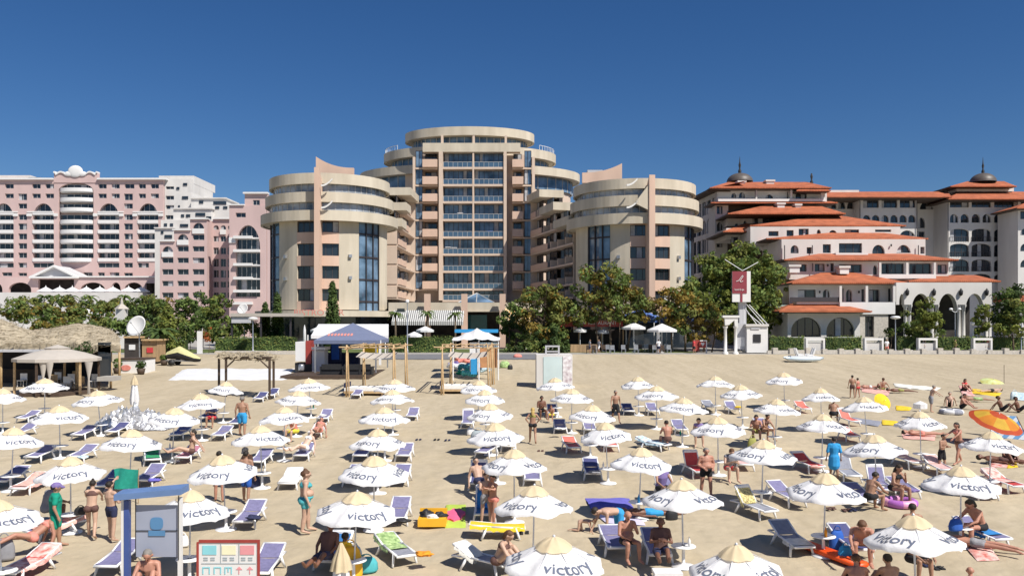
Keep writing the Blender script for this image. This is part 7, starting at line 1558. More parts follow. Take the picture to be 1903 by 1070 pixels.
# ================================================================ PEOPLE
def remeshed(mb, vox, smooth=2):
    me = mb.mesh('tmp', 'skin_tan'); ob = bpy.data.objects.new('tmp', me); COL.objects.link(ob)
    r = ob.modifiers.new('r', 'REMESH'); r.mode = 'VOXEL'; r.voxel_size = vox; r.use_smooth_shade = True
    if smooth: s = ob.modifiers.new('s', 'SMOOTH'); s.iterations = smooth; s.factor = .5
    dg = bpy.context.evaluated_depsgraph_get(); ev = bpy.data.meshes.new_from_object(ob.evaluated_get(dg))
    vs = [v.co.copy() for v in ev.vertices]; fs = [tuple(p.vertices) for p in ev.polygons]
    bpy.data.objects.remove(ob); bpy.data.meshes.remove(ev); bpy.data.meshes.remove(me); return vs, fs
def cap(mb, p, q, r0, r1, sx=1.0, side=(1, 0, 0), grow=0.0):
    """closed tapered limb with rounded ends"""
    p = Vector(p); q = Vector(q); r0 += grow; r1 += grow; n = 10
    ax = (q - p); L_ = ax.length
    if L_ < 1e-5: return
    ax.normalize(); u = Vector(side); u = u - ax * u.dot(ax)
    if u.length < .05: u = Vector((0, 1, .1)); u = u - ax * u.dot(ax)
    u.normalize(); w = ax.cross(u); vs = []; prof = [(-r0 * .98, .15), (-r0 * .7, .72), (0, 1.0)]; rows = [(o, k * r0) for o, k in prof] + [(L_ + (-o2) * (r1 / max(r0, 1e-6)), k * r1) for o2, k in prof[::-1]]
    for o, r in rows:
        for i in range(n): a = 2 * math.pi * i / n; vs.append(p + ax * o + u * (math.cos(a) * r * sx) + w * (math.sin(a) * r))
    fs = [(j * n + i, j * n + (i + 1) % n, (j + 1) * n + (i + 1) % n, (j + 1) * n + i) for j in range(5) for i in range(n)] + [tuple(range(n - 1, -1, -1)), tuple(range(5 * n, 6 * n))]
    mb.add(vs, fs)
def J(**k): return {a: Vector(b) for a, b in k.items()}
def mir(b, c, d): return b
def pose(kind, arms='down', lean=0.0, turn=0.0, back=35, stride=.08):
    j = {}
    def S(n, l, r): j[n + 'L'] = Vector(l); j[n + 'R'] = Vector(r)
    if kind == 'stand' or kind == 'walk':
        st = stride if kind == 'stand' else .26
        j['pelvis'] = Vector((0, 0, .94)); S('hip', (.09, 0, .90), (-.09, 0, .90)); S('knee', (.11, -st * .6 - .02, .49), (-.11, st * .3, .49)); S('ankle', (.12, -st, .09), (-.12, st, .09 + (.05 if kind == 'walk' else 0))); S('toe', (.14, -st - .17, .03), (-.14, st - .16, .03))
        up = Matrix.Rotation(R(lean), 3, 'X')
        def T(v): return j['pelvis'] + up @ (Vector(v))
        j['waist'] = T((0, 0, .16)); j['chest'] = T((0, .0, .36)); j['neck'] = T((0, 0, .53)); j['head'] = T((0, -.02, .68)); S('sh', T((.175, 0, .47)), T((-.175, 0, .47)))
        base = j['pelvis']
    elif kind in ('edge', 'lounge', 'ground', 'long'):
        j['pelvis'] = Vector((0, 0, 0)); 
        up = Matrix.Rotation(R(lean), 3, 'X')
        def T(v): return j['pelvis'] + up @ (Vector(v))
        S('hip', (.09, -.02, -.01), (-.09, -.02, -.01))
        if kind == 'edge': S('knee', (.15, -.42, .03), (-.13, -.44, .03)); S('ankle', (.16, -.44, -.38), (-.13, -.40, -.38)); S('toe', (.19, -.60, -.43), (-.15, -.57, -.43))
        elif kind == 'ground': S('knee', (.13, -.32, .32), (-.13, -.36, .30)); S('ankle', (.12, -.62, -.02), (-.12, -.66, -.02)); S('toe', (.13, -.80, -.01), (-.13, -.84, -.01))
        else: S('knee', (.11, -.42, .13), (-.11, -.44, .02)); S('ankle', (.10, -.80, -.03), (-.10, -.86, -.03)); S('toe', (.12, -.92, .10), (-.12, -.98, .10))
        j['waist'] = T((0, 0, .16)); j['chest'] = T((0, 0, .35)); j['neck'] = T((0, 0, .52)); j['head'] = T((0, -.03, .66)) if lean > -45 else T((0, -.05, .66)); S('sh', T((.175, 0, .46)), T((-.175, 0, .46)))
    elif kind == 'lie' or kind == 'prone':
        j['pelvis'] = Vector((0, 0, .11)); S('hip', (.09, -.02, .1), (-.09, -.02, .1)); S('knee', (.12, -.45, .12), (-.12, -.45, .1)); S('ankle', (.13, -.88, .07), (-.16, -.88, .07)); S('toe', (.15, -1.02, .12 if kind == 'lie' else .03), (-.2, -1.02, .12 if kind == 'lie' else .03))
        def T(v): return Vector(v)
        j['waist'] = T((0, .16, .11)); j['chest'] = T((0, .36, .12)); j['neck'] = T((0, .54, .13)); j['head'] = T((0, .70, .15)); S('sh', T((.175, .47, .11)), T((-.175, .47, .11)))
        if arms == 'down': S('elbow', (.29, .22, .07), (-.29, .22, .07)); S('wrist', (.30, -.04, .06), (-.30, -.04, .06))
        else: S('elbow', (.36, .62, .07), (-.36, .62, .07)); S('wrist', (.14, .80, .07), (-.14, .80, .07))
        j['front'] = Vector((0, 0, 1 if kind == 'lie' else -1)); return j
    elif kind == 'crawl':
        j['pelvis'] = Vector((0, .3, .52)); S('hip', (.09, .3, .49), (-.09, .3, .49)); S('knee', (.13, .22, .06), (-.12, .34, .06)); S('ankle', (.13, .64, .07), (-.12, .76, .07)); S('toe', (.13, .78, .03), (-.12, .9, .03))
        j['waist'] = Vector((0, .12, .56)); j['chest'] = Vector((0, -.10, .57)); j['neck'] = Vector((0, -.28, .60)); j['head'] = Vector((0, -.44, .62)); S('sh', (.17, -.20, .56), (-.17, -.20, .56)); S('elbow', (.20, -.22, .30), (-.2, -.3, .30)); S('wrist', (.2, -.24, .06), (-.22, -.42, .06)); j['front'] = Vector((0, -.6, -1)).normalized(); return j
    elif kind == 'bend':
        j['pelvis'] = Vector((0, 0, .93)); S('hip', (.09, 0, .90), (-.09, 0, .90)); S('knee', (.16, -.05, .49), (-.16, .03, .49)); S('ankle', (.2, -.05, .09), (-.2, .1, .09)); S('toe', (.22, -.21, .03), (-.22, -.06, .03)); up = Matrix.Rotation(R(lean), 3, 'X')
        def T(v): return j['pelvis'] + up @ (Vector(v))
        j['waist'] = T((0, 0, .16)); j['chest'] = T((0, .0, .36)); j['neck'] = T((0, 0, .53)); j['head'] = T((0, -.02, .68)); S('sh', T((.175, 0, .47)), T((-.175, 0, .47)))
    j['front'] = (up @ Vector((0, -1, 0))).normalized()
    sl, sr = j['shL'], j['shR']
    def A(el, wl, er=None, wr=None):
        er = er or (-el[0], el[1], el[2]); wr = wr or (-wl[0], wl[1], wl[2]); 
        j['elbowL'] = sl + Vector(el); j['wristL'] = sl + Vector(wl); j['elbowR'] = sr + Vector(er); j['wristR'] = sr + Vector(wr)
    if arms == 'down': A((.07, .03, -.28), (.09, -.05, -.53))
    elif arms == 'swing': A((.08, .12, -.26), (.1, .1, -.5), (-.08, -.08, -.27), (-.1, -.2, -.5))
    elif arms == 'fold': A((.05, -.05, -.27), (-.16, -.22, -.20), (-.05, -.05, -.27), (.16, -.24, -.24))
    elif arms == 'waist': A((.07, 0, -.27), (-.03, -.2, -.36), (-.07, 0, -.27), (.03, -.2, -.36))
    elif arms == 'hips': A((.16, .08, -.22), (.02, .0, -.42))
    elif arms == 'read': A((.06, -.12, -.24), (-.08, -.32, -.16), (-.06, -.12, -.24), (.08, -.32, -.16))
    elif arms == 'knees': A((.06, -.16, -.22), (-.02, -.38, -.32), (-.06, -.16, -.22), (.02, -.38, -.32))
    elif arms == 'back': A((.08, .2, -.2), (.12, .32, -.42))
    elif arms == 'up': A((.1, -.2, .12), (.05, -.38, .28), (-.07, -.05, -.27), (.02, -.25, -.3))
    elif arms == 'face': A((.04, -.14, -.24), (-.10, -.26, -.02), (-.06, -.1, -.26), (.05, -.28, -.3))
    elif arms == 'reach': A((.05, -.22, -.16), (.02, -.42, -.30), (-.05, -.22, -.16), (-.02, -.42, -.30))
    elif arms == 'hug': A((.08, -.2, -.12), (-.06, -.4, -.06), (-.08, -.2, -.16), (.06, -.4, -.14))
    return j
def person(label, g, yaw, j, skin='skin_tan', hair='hair_dark', hairlen=0, bottom=('shorts', 'cloth_black'), top=None, sc=1.0, female=False, hat=None, zoff=0.0, vox=None, belly=0.0, group=None, fat=1.07):
    d = g.y; vox = vox or (.014 if d < 26 else (.018 if d < 40 else .026)); vox = vox / sc
    rt = thing('person', label, 'person', g + Vector((0, 0, zoff)), yaw); rt.scale = (sc * fat, sc * fat, sc)
    if group: rt['group'] = group
    fr_ = j['front']; spine = (j['neck'] - j['pelvis']).normalized(); sd = Vector((1, 0, 0)); hw = 1.0 if female else .93; sw = .88 if female else 1.0
    for s in 'LR':
        c = (j['shL'] + j['shR']) / 2; k = c + (j['sh' + s] - c) * sw - j['sh' + s]; j['sh' + s] = j['sh' + s] + k; j['elbow' + s] = j['elbow' + s] + k; j['wrist' + s] = j['wrist' + s] + k
    def torso(m, g_=0.0, lo=0, hi=1):
        if lo <= 0: cap(m, j['hipL'] * .9 + j['hipR'] * .1 + spine * .02, j['hipR'] * .9 + j['hipL'] * .1 + spine * .02, .105 * hw, .105 * hw, 1.0, fr_, g_)
        if lo <= 0: cap(m, j['pelvis'], j['waist'], .115 * hw, .105, 1.28, sd, g_)
        if hi >= 1: cap(m, j['waist'], j['chest'], .105, .125 * sw, 1.3, sd, g_); cap(m, j['chest'], j['chest'].lerp(j['neck'], .55), .125 * sw, .10, 1.45, sd, g_); cap(m, j['shL'] * .9 + j['shR'] * .1, j['shR'] * .9 + j['shL'] * .1, .068, .068, 1.0, fr_, g_)
        if belly: m.ell(j['waist'] + fr_ * .05, .14 + belly + g_, .12 + belly + g_, .14 + g_)
    def leg(m, s, g_=0, to=1.0):
        h, k, a = j['hip' + s], j['knee' + s], j['ankle' + s]
        if to <= 1: e = h.lerp(k, to); cap(m, h, e, .088 * hw, .088 * hw + (.056 - .088 * hw) * to, 1, sd, g_)
        else: cap(m, h, k, .088 * hw, .056, 1, sd, g_); e = k.lerp(a, to - 1); cap(m, k, e, .056, .045, 1, sd, g_)
    def arm(m, s, g_=0, to=2.0):
        h, k, a = j['sh' + s], j['elbow' + s], j['wrist' + s]
        if to < 1: cap(m, h, h.lerp(k, to), .052, .045, 1, sd, g_)
        else: cap(m, h, k, .052, .038, 1, sd, g_); cap(m, k, a, .038, .026, 1, sd, g_)
    m = MB(); torso(m); hd = j['head']; hax = (hd - j['neck']).normalized()
    if kind_h(hax): pass
    for s in 'LR':
        leg(m, s, 0, 1.0); cap(m, j['knee' + s], j['ankle' + s].lerp(j['knee' + s], .55), .055, .056, 1, sd); cap(m, j['knee' + s].lerp(j['ankle' + s], .45), j['ankle' + s], .054, .036, 1, sd); cap(m, j['ankle' + s], j['toe' + s], .036, .028, 1.3, sd); arm(m, s)
        wv = (j['wrist' + s] - j['elbow' + s]).normalized(); cap(m, j['wrist' + s], j['wrist' + s] + wv * .085, .026, .026, 1.3, fr_)
    cap(m, j['neck'] - spine * .05, hd - hax * .05, .055, .05, 1, sd)
    # skull and jaw
    q = hax.rotation_difference(Vector((0, 0, 1))).inverted().to_matrix()
    fh = (fr_ - hax * fr_.dot(hax)); fh = fh.normalized() if fh.length > .2 else fr_
    def hl(x, y, z): return hd + (hax.cross(fh).normalized() * -1) * x + fh * y + hax * z
    cap(m, hl(0, -.02, .02), hl(0, .02, .025), .098, .09, .9, hax.cross(fh)); cap(m, hl(0, .03, -.03), hl(0, .05, -.075), .062, .035, 1, hax.cross(fh))
    cap(m, hl(0, .10, -.0), hl(0, .118, -.02), .012, .014); 
    for s in (-1, 1): cap(m, hl(s * .088, -.005, -.02), hl(s * .095, -.01, .02), .016, .016)
    if female:
        for s in (-.07, .07): m.ell(j['chest'] + sd * s + fr_ * .085 + spine * .03, .055, .055, .055, 10, 6)
        for s in 'LR': m.ell(j['hip' + s] - fr_ * .045, .10, .10, .11, 10, 6)
    vs, fs = remeshed(m, vox); b = MB(); b.add(vs, fs, True)
    b.k = 0
    for s in 'LR':   # hands: four unequal bent fingers and a thumb each
        wv = (j['wrist' + s] - j['elbow' + s]).normalized(); W = j['wrist' + s] + wv * .075; sgn = 1 if s == 'L' else -1; ac = wv.cross(fr_); ac = ac.normalized() if ac.length > .1 else sd; pl = wv.cross(ac)
        for i, (L_, o) in enumerate(((.062, -.030), (.074, -.010), (.070, .010), (.055, .028))):
            p = W + ac * o; k_ = p + wv * L_ * .55 + pl * .004; e = k_ + (wv * .75 + pl * .5 * (1 if i else .8)).normalized() * L_ * .55; b.tube(p, k_, .010, .009, 6); b.tube(k_, e, .009, .006, 6)
        p = j['wrist' + s] + wv * .03 - ac * .02; k_ = p - ac * .03 + wv * .03; b.tube(p, k_, .012, .010, 6); b.tube(k_, k_ + wv * .035 - ac * .008, .010, .008, 6)
    b.k = 1
    for s in (-1, 1): e = hl(s * .035, .098, .012); b.ell(e, .012, .012, .009, 8, 6)
    b.k = 2; b.tube(hl(-.026, .088, -.05), hl(.026, .088, -.05), .009, .009, 6)
    body = b.build('body', [skin, 'eye', 'lips'], rt, local=True)
    if hair:
        m = MB(); cap(m, hl(0, -.03, .035), hl(0, -.01, .045), .104, .098, .92, hax.cross(fh))
        if hairlen >= 1: cap(m, hl(0, -.06, 0), hl(0, -.075, -.10), .085, .06, 1, hax.cross(fh))
        if hairlen >= 2: cap(m, hl(0, -.08, -.08), hl(0, -.10, -.26), .07, .04, 1.4, hax.cross(fh))
        if hairlen == -1: cap(m, hl(0, -.02, .12), hl(0, -.04, .15), .045, .04)
        vs, fs = remeshed(m, vox, 1); b = MB(); b.add(vs, fs, True); b.build('hair', hair, rt, local=True)
    if hat:
        m = MB(); cap(m, hl(0, -.02, .05), hl(0, .0, .06), .108, .102, .95, hax.cross(fh)); cap(m, hl(0, .09, .035), hl(0, .14, .025), .05, .035, 1.3, hax.cross(fh)); vs, fs = remeshed(m, vox, 1); b = MB(); b.add(vs, fs, True); b.build('cap', hat, rt, local=True)
    if bottom:
        m = MB(); kd = bottom[0]; g_ = .014
        cap(m, j['hipL'] * .9 + j['hipR'] * .1 + spine * .02, j['hipR'] * .9 + j['hipL'] * .1 + spine * .02, .105 * hw, .105 * hw, 1.0, fr_, g_)
        cap(m, j['pelvis'] - spine * .01, j['pelvis'] + spine * (.05 if kd != 'bikini' else 0), .113 * hw, .112, 1.28, sd, g_ )
        if female:
            for s in 'LR': m.ell(j['hip' + s] - fr_ * .045, .10 + g_, .10 + g_, .10 + g_, 10, 6)
        if belly: m.ell(j['waist'] + fr_ * .04 - spine * .10, .14 + belly, .12 + belly, .08)
        for s in 'LR': leg(m, s, g_ + (.012 if kd == 'shorts' else 0), {'shorts': .72, 'trunks': .38, 'bikini': .07, 'long': 1.3}[kd])
        vs, fs = remeshed(m, vox, 1); b = MB(); b.add(vs, fs, True); b.build('shorts' if kd in ('shorts', 'long') else 'swim_bottoms', bottom[1], rt, local=True)
    if top:
        m = MB(); kd = top[0]; g_ = .016
        if kd == 'bra':
            cap(m, j['chest'] + spine * .01, j['chest'] + spine * .05, .125 * sw, .125 * sw, 1.32, sd, .012)
            for s in (-.07, .07): m.ell(j['chest'] + sd * s + fr_ * .085 + spine * .03, .066, .066, .062, 10, 6)
        elif kd == 'suit':
            torso(m, .012); [m.ell(j['hip' + s] - fr_ * .045, .114, .114, .10, 10, 6) for s in 'LR']
        else:
            torso(m, g_ + .006)
            if kd == 'tee': [arm(m, s, .018, .6) for s in 'LR']
            if kd == 'robe': [arm(m, s, .02, .95) for s in 'LR']; cap(m, j['pelvis'], j['pelvis'] - Vector((0, 0, .38)), .17, .19, 1.2, sd)
        vs, fs = remeshed(m, vox, 1); b = MB(); b.add(vs, fs, True); b.build({'bra': 'bikini_top', 'suit': 'swimsuit', 'tee': 'tee_shirt', 'vest': 'vest', 'robe': 'wrap'}[kd], top[1], rt, local=True)
    return rt
def kind_h(h): return False
BI = lambda c: (('bikini', c), ('bra', c))
def stand(px_, pf, ph, yaw, label, kind='stand', arms='down', lean=0, **k):
    g = spot(px_, pf); h = (pf - ph) / F * g.y; sc = h / 1.74
    if kind == 'bend': sc = k.pop('sc', 1)
    sc = max(.55, min(1.08, sc)); return person(label, g, R(yaw), pose(kind, arms, lean, stride=k.pop('stride', .08)), sc=sc, **k)
def seat(px_, py_, yaw, label, kind='edge', arms='knees', lean=12, z=.48, **k):
    """px, py: where the hips are seen"""
    g = spot(px_, py_, z); sc = k.pop('sc', 1.0); return person(label, g, R(yaw), pose(kind, arms, lean), zoff=z, sc=sc, **k)
# standing figures (yaw 0 faces the sea, 180 faces the hotels, +90 faces right)
stand(450, 809, 737, 175, 'man with tanned back in bright blue shorts standing between parasols', bottom=('shorts', 'cloth_blue'), arms='down', belly=.02, fat=1.2, hair='hair_grey')
stand(103, 1018, 898, 120, 'man in green tee and green shorts with a violet cap', top=('tee', 'cloth_green'), bottom=('shorts', 'cloth_green'), hat='cloth_purple', skin='skin_tan', arms='down', fat=1.2)
stand(170, 1000, 893, 195, 'woman in a brown bikini seen from behind, bending slightly', kind='walk', arms='reach', lean=12, female=True, skin='skin_mid', bottom=BI('cloth_brown')[0], top=BI('cloth_brown')[1], hair='hair_dark', hairlen=-1)
stand(207, 1005, 893, 160, 'person in navy trunks reaching up beside the teal cloth', arms='up', lean=-6, skin='skin_mid', bottom=('trunks', 'cloth_navy'))
stand(567, 989, 874, 110, 'older woman in a turquoise bikini standing on open sand', female=True, skin='skin_mid', hair='hair_brown', hairlen=-1, bottom=('trunks', 'cloth_turq'), top=('bra', 'cloth_turq'), arms='down', belly=.025, fat=1.3)
stand(407, 932, 838, 190, 'person whose bare legs show under the fifth parasol, left one', skin='skin_red', bottom=('trunks', 'cloth_black')); stand(457, 934, 838, 175, 'man in royal blue shorts half hidden by a parasol', bottom=('shorts', 'cloth_royal'), skin='skin_tan', stride=.14)
stand(903, 974, 878, 20, 'taller of an embracing couple, sandy haired, at the blue towel', arms='hug', skin='skin_mid', hair='hair_brown', bottom=('trunks', 'cloth_grey')); stand(916, 976, 882, -40, 'tanned embracing partner wearing sunglasses at the blue towel', arms='hug', skin='skin_red', hair='hair_dark', female=True, bottom=('bikini', 'cloth_salmon'), top=None)
stand(990, 824, 757, 180, 'blond woman walking away in black bikini bottoms', kind='walk', female=True, hair='hair_blond', hairlen=2, skin='skin_tan', bottom=('bikini', 'cloth_black'), top=('bra', 'cloth_olive'), arms='hips')
stand(1144, 786, 725, 10, 'slim man in black trunks walking toward the sea', kind='walk', arms='swing', skin='skin_tan', bottom=('shorts', 'cloth_black'), hair='hair_grey')
stand(1312, 921, 832, 8, 'stout man in black trunks with folded hands beside the red lounger', arms='waist', fat=1.25, skin='skin_red', bottom=('trunks', 'cloth_black'), hair='hair_grey', belly=.05)
stand(1550, 890, 812, 170, 'person wrapped in a bright blue towel standing behind a parasol', top=('robe', 'cloth_blue'), bottom=('shorts', 'cloth_white'), skin='skin_tan')
stand(1750, 876, 806, 30, 'man in long black swim shorts standing by pink loungers', arms='fold', bottom=('shorts', 'cloth_black'), skin='skin_tan', lean=6)
stand(1782, 862, 784, -70, 'sunburnt woman walking left beside the man in black shorts', kind='walk', arms='reach', lean=10, skin='skin_red', female=True, bottom=('bikini', 'cloth_brown'), top=('bra', 'cloth_salmon'), hairlen=1)
stand(1584, 740, 697, 170, 'taller person of a distant pair standing behind the sunbathers', skin='skin_tan', bottom=('trunks', 'cloth_brown')); stand(1594, 739, 702, 200, 'shorter person of a distant pair standing behind the sunbathers', skin='skin_red', bottom=('bikini', 'cloth_red'), female=True, top=('bra', 'cloth_salmon'), arms='swing')
stand(1730, 766, 715, 90, 'man in grey shorts leaning over among distant sunbathers', skin='skin_mid', bottom=('shorts', 'cloth_grey'), hair='hair_grey', lean=14, arms='reach')
# seated
seat(356, 836, -70, 'woman in dark bikini sitting sideways on the rose lounger, legs out', 'long', 'back', -8, .48, female=True, skin='skin_mid', bottom=('bikini', 'cloth_brown'), top=('bra', 'cloth_brown'), hair='hair_dark', hairlen=-1)
seat(467, 868, -30, 'man with a grey cap sitting under the fourth parasol', 'edge', 'read', 20, .48, hat='cloth_grey', skin='skin_tan'); seat(566, 830, -30, 'woman reclining on the purple lounger with a pale blue towel', 'lounge', 'down', -40, .52, female=True, skin='skin_pale', bottom=('bikini', 'cloth_white'), top=('bra', 'cloth_white'), hairlen=1)
seat(548, 800, -25, 'woman in orange and salmon wrap seated behind the fourth parasol', 'edge', 'knees', 20, .5, female=True, top=('vest', 'cloth_salmon'), bottom=('shorts', 'cloth_yellow'), skin='skin_mid'); seat(592, 797, 0, 'pink sunbather lying on the lounger at the end of a row', 'lounge', 'down', -62, .46, female=True, skin='skin_red', bottom=('bikini', 'cloth_salmon'), top=('bra', 'cloth_salmon'))
seat(395, 775, 0, 'person in navy beside the parasol left of the blue shorts man', 'edge', 'read', 15, .48, top=('tee', 'cloth_navy'), bottom=('shorts', 'cloth_red'), skin='skin_tan')
seat(925, 1040, 65, 'brunette woman sitting sideways on the pale lounger facing right', 'ground', 'knees', 22, .5, female=True, skin='skin_mid', hair='hair_brown', hairlen=1, bottom=('bikini', 'cloth_brown'), top=('bra', 'cloth_brown'))
seat(606, 1030, -10, 'dark skinned person with a pale cap reclining on the blue lounger', 'lounge', 'knees', -28, .55, skin='skin_dark', hat='cloth_purple', top=('vest', 'cloth_brown'), bottom=('shorts', 'cloth_navy'), hair='hair_dark')
seat(636, 1045, 160, 'dark haired head above an orange chair at the bottom edge', 'ground', 'knees', 10, .3, skin='skin_dark', top=('vest', 'towel_yellow'), sc=.9)
seat(1006, 762, 10, 'dark tanned man sitting in the shade near the storage cube column', 'edge', 'fold', 5, .48, skin='skin_dark', bottom=('trunks', 'cloth_black')); seat(1026, 770, -20, 'child in yellow by the dark tanned man', 'edge', 'knees', 20, .4, skin='skin_red', sc=.7, bottom=('shorts', 'cloth_yellow'), hair='hair_brown')
seat(1241, 815, 190, 'sunburnt man seated with his back to the sea on the slanted lounger', 'edge', 'read', 12, .48, skin='skin_red', bottom=('trunks', 'cloth_brown')); seat(1298, 808, -10, 'woman in purple top seated behind a parasol', 'edge', 'read', 12, .48, female=True, top=('vest', 'cloth_purple'), hairlen=1, skin='skin_mid')
seat(1354, 868, 5, 'person in a grey top sitting facing the sea on the pink lounger', 'edge', 'read', 24, .48, skin='skin_mid', hair='hair_brown', top=('vest', 'cloth_grey'), bottom=('trunks', 'cloth_red')); seat(1405, 800, -15, 'left of two friends sitting under the third right parasol', 'edge', 'read', 18, .48, skin='skin_red', bottom=('trunks', 'cloth_olive')); seat(1420, 798, 20, 'right of two friends sitting under the third right parasol', 'edge', 'knees', 18, .48, skin='skin_tan', female=True, bottom=('bikini', 'cloth_brown'), top=('bra', 'cloth_brown'))
seat(1548, 768, 150, 'person with brown hair leaning at the steep salmon lounger', 'edge', 'read', 20, .5, skin='skin_tan', hair='hair_brown', hairlen=1)
seat(1614, 922, 115, 'man with bare broad back sitting on a low lounger facing right', 'edge', 'knees', 22, .46, skin='skin_tan', bottom=('trunks', 'cloth_black')); seat(1662, 905, 20, 'woman holding a phone on the upright purple lounger', 'edge', 'face', 14, .48, female=True, skin='skin_tan', hairlen=2, bottom=('bikini', 'cloth_black'), top=('bra', 'cloth_black'))
seat(1600, 1005, -20, 'big man leaning forward on the dark lounger, arms down', 'edge', 'reach', 40, .50, skin='skin_red', bottom=('trunks', 'cloth_brown'), hair='hair_brown', sc=1.06, belly=.02, fat=1.15); seat(1824, 977, -75, 'black haired man seated facing left by the blue cool bag', 'edge', 'knees', 26, .48, skin='skin_red', bottom=('trunks', 'cloth_black'), hairlen=1, sc=1.04, fat=1.15)
seat(1163, 1003, 15, 'sunburnt bald man drinking on the low purple lounger', 'edge', 'face', 8, .47, skin='skin_red', hair=None, bottom=('trunks', 'cloth_black'), belly=.03); seat(1228, 1022, -5, 'person in shade reading a paper under the sixth parasol', 'lounge', 'read', -5, .5, skin='skin_dark', hair='hair_brown', bottom=('shorts', 'cloth_navy'), top=('vest', 'cloth_brown'))
seat(1228, 905, 15, 'dark haired head behind the sixth parasol, on a purple lounger', 'edge', 'knees', 10, .48, skin='skin_tan', top=('vest', 'cloth_purple'))
seat(1594, 1098, 170, 'close dark head and shoulders at the bottom edge, left of two', 'ground', 'knees', 12, .35, skin='skin_red', hair='hair_brown'); seat(1655, 1098, 185, 'close black haired head at the bottom edge, right of two', 'ground', 'knees', 8, .35, skin='skin_tan'); seat(1806, 1108, 170, 'reddish bald child head at the bottom edge', 'ground', 'knees', 8, .3, skin='skin_red', hair=None, sc=.8)
seat(279, 1082, 10, 'tanned man with sunglasses whose head shows under the grey panel', 'ground', 'knees', 15, .42, skin='skin_red', hair='hair_grey', sc=1.05)
seat(890, 893, 20, 'person lying with legs up on the navy lounger left of parasols', 'lounge', 'down', -30, .5, skin='skin_mid', bottom=('shorts', 'cloth_navy'))
seat(1695, 1035, 10, 'person whose legs show under the frontmost right parasol', 'edge', 'knees', 20, .45, skin='skin_tan', hair='hair_dark'); seat(1697, 992, 170, 'head of a dark haired person peeking above the frontmost right parasol', 'edge', 'knees', 4, .5, skin='skin_tan')
seat(60, 995, -40, 'person lying on the salmon towel behind the man in green', 'lounge', 'down', -55, .48, skin='skin_red', female=True, bottom=('bikini', 'cloth_salmon'), top=('bra', 'cloth_salmon'), hairlen=1); seat(84, 945, 150, 'dark person in the shade behind the man in green', 'edge', 'knees', 20, .48, skin='skin_dark', bottom=('trunks', 'cloth_grey'), top=('vest', 'cloth_grey'))
# far sunbathers on the right
seat(1640, 722, 180, 'distant person sitting upright with back to the sea, hands behind', 'ground', 'back', -12, .1, skin='skin_tan', hair='hair_brown', bottom=('trunks', 'cloth_olive')); seat(1791, 724, 10, 'distant person in a red swimsuit sitting', 'ground', 'knees', 10, .1, skin='skin_red', top=('suit', 'cloth_red'), female=True, hairlen=1)
seat(1765, 752, -30, 'distant sunbather propped on arms beside the swim ring', 'ground', 'back', -15, .12, skin='skin_mid', hair='hair_grey'); seat(1787, 755, 40, 'distant tanned man sitting with hands on knees near the orange parasol', 'ground', 'knees', 12, .12, skin='skin_red'); seat(1862, 760, 50, 'dark person sitting above the orange parasol, leaning back', 'ground', 'back', -18, .12, skin='skin_dark'); seat(1893, 762, 50, 'dark person at the right edge leaning back', 'ground', 'back', -14, .12, skin='skin_dark')
def lying(px_, py_, yaw, label, kind='lie', **k): g = spot(px_, py_); arms = k.pop('arms', 'down'); return person(label, g, R(yaw), pose(kind, arms), zoff=.07, **k)
lying(1617, 723, 80, 'distant sunbather lying on the pink towel behind the standing pair', skin='skin_red', female=True, bottom=('bikini', 'cloth_white')); lying(1843, 730, -75, 'distant person lying face up on an ochre towel', skin='skin_mid', bottom=('trunks', 'cloth_black')); lying(1672, 730, 80, 'distant person lying low in green beside the sitting one', 'prone', skin='skin_dark', bottom=('trunks', 'cloth_olive')); lying(1812, 746, 75, 'distant sunbather in dark green trunks lying near the orange parasol', 'prone', skin='skin_tan', bottom=('shorts', 'towel_leaf')); lying(1712, 811, 85, 'sunbather on the faded pink towel behind the right column', skin='skin_red', bottom=('bikini', 'cloth_salmon'), female=True)
lying(1812, 1020, 55, 'person face down on the red towel, legs toward the lower right', 'prone', skin='skin_red', bottom=('trunks', 'cloth_grey'), arms='up'); lying(1862, 862, 60, 'dark person lying on the red pink towel beyond the right parasol', 'lie', skin='skin_dark', bottom=('shorts', 'cloth_brown')); lying(1205, 962, 95, 'person lying in the shade of the sixth parasol', skin='skin_dark', bottom=('shorts', 'cloth_blue'))
seat(1870, 868 - 14, 0, 'shaded person sitting behind the rightmost parasol', 'ground', 'knees', 10, .12, skin='skin_dark', top=('vest', 'cloth_brown'))
g = spot(1133, 987); person('man in blue shorts on hands and knees on the pale lilac mat', g, R(-62), pose('crawl'), skin='skin_mid', bottom=('shorts', 'cloth_blue')); g = spot(1088, 987); person('baby crawling on the sand facing the man on all fours', g, R(70), pose('crawl'), skin='skin_mid', hair='hair_brown', bottom=None, sc=.52)
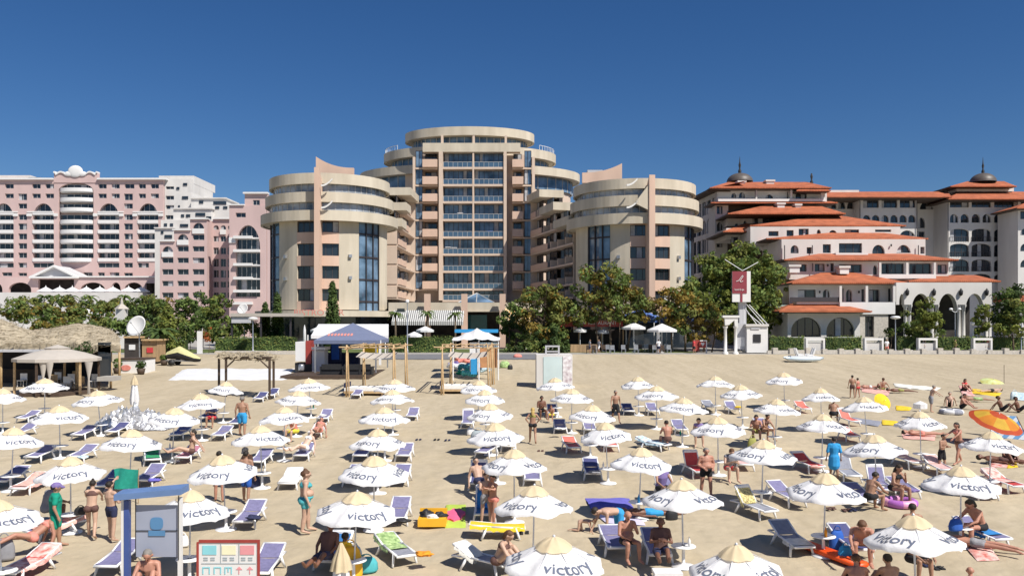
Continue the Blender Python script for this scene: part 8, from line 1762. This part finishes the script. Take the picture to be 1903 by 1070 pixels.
# promenade strollers
mat('dusty', (.3, .25, .2), .8)
for i, (a, b, t, yw, tp, bt, lb) in enumerate(((1775, 656, 632, 90, 'cloth_olive', 'cloth_brown', 'stroller in olive clothes left of the rightmost billboard'), (1828, 655, 628, -90, 'cloth_black', 'cloth_grey', 'stroller in dark clothes before the rightmost billboard'), (1716, 659, 640, 60, 'cloth_grey', 'cloth_navy', 'person sitting low before the third billboard'), (1737, 657, 640, 20, 'cloth_grey', 'cloth_black', 'person standing right of the third billboard'), (1836, 656, 640, 30, 'cloth_salmon', 'cloth_brown', 'second stroller behind the dark clad one'),
    (1224, 650, 628, 170, 'cloth_white', 'cloth_navy', 'person in white under the open white parasols'), (1096, 660, 634, 100, 'cloth_grey', 'cloth_navy', 'person in grey at the shaded terrace left'), (1113, 661, 634, -60, 'cloth_grey', 'cloth_white', 'person in pale grey at the shaded terrace'), (1290, 656, 636, 60, 'cloth_red', 'cloth_black', 'person in red beside the white gate'), (1648, 655, 638, 0, 'cloth_white', 'cloth_salmon', 'person in white beside the promenade lamp'))):
    g = spot(a, b); g.y = max(g.y, 96.6); g = Vector(((a - CX) / F * 97.3, 97.3, G)); person(lb, g, R(yw), pose('walk' if i % 2 else 'stand', 'swing' if i % 3 else 'waist'), skin='skin_tan', top=('tee', tp), bottom=('shorts', bt), sc=.95, vox=.035)
rt = thing('red_stall', 'red seat with white heart emblem in a pale frame beside the gate', 'stall', (P(1298, 0, 97.5).x, 97.5, G)); m = MB(); m.px(1288, 1300, 632, 652, 98, 98.4); m.build('red_seat', 'sign_red', rt); m = MB(); m.px(1300, 1312, 634, 646, 97.8, 97.9); m.build('board', 'sign_red', rt); m = MB(); m.px(1301, 1314, 632, 633.8, 97.7, 97.9); m.px(1312.2, 1314, 634, 656, 97.7, 97.9); m.build('frame', 'trim_white', rt); m = MB(); c = P(1306, 639, 97.76); m.prism([(c.x, c.z - .25), (c.x + .22, c.z + .05), (c.x + .12, c.z + .2), (c.x, c.z + .1), (c.x - .12, c.z + .2), (c.x - .22, c.z + .05)], 97.74, 97.79); m.build('heart', 'trim_white', rt)
# ================================================================ LIGHT, SKY, CAMERA
EL = 50.0; sx, sy = .72, -.694     # the sun stands to the right, behind the viewer
sun = bpy.data.lights.new('sun', 'SUN'); sun.energy = 4.5; sun.angle = R(.53); sun.color = (1, .95, .87)
so = bpy.data.objects.new('sun', sun); COL.objects.link(so)
dirv = Vector((sx * math.cos(R(EL)), sy * math.cos(R(EL)), math.sin(R(EL)))); so.rotation_euler = dirv.to_track_quat('Z', 'Y').to_euler(); so.location = (30, -30, 60)
w = bpy.data.worlds.new('World'); scn.world = w; w.use_nodes = True; N = w.node_tree.nodes; L = w.node_tree.links
bg = N['Background']; sk = N.new('ShaderNodeTexSky'); sk.sky_type = 'NISHITA'; sk.sun_disc = False; sk.sun_elevation = R(EL); sk.sun_rotation = math.atan2(sx, sy); sk.altitude = 300; sk.air_density = 1.0; sk.dust_density = .0; sk.ozone_density = 6.5
hs = N.new('ShaderNodeHueSaturation'); hs.inputs['Saturation'].default_value = 1.2; hs.inputs['Hue'].default_value = .507; L.new(sk.outputs[0], hs.inputs['Color']); L.new(hs.outputs[0], bg.inputs['Color']); bg.inputs['Strength'].default_value = .056
cam = bpy.data.cameras.new('camera'); co = bpy.data.objects.new('camera', cam); COL.objects.link(co); co.location = (0, 0, CZ); co.rotation_euler = (R(90), 0, 0)
cam.sensor_width = 36; cam.lens = F / 1903 * 36; cam.shift_y = (HY - 535) / 1903; cam.clip_end = 6000; cam.clip_start = .5; scn.camera = co
scn.view_settings.view_transform = 'Standard'; scn.view_settings.look = 'None'; scn.view_settings.exposure = .4; scn.view_settings.gamma = 1
scn.render.engine = 'CYCLES'
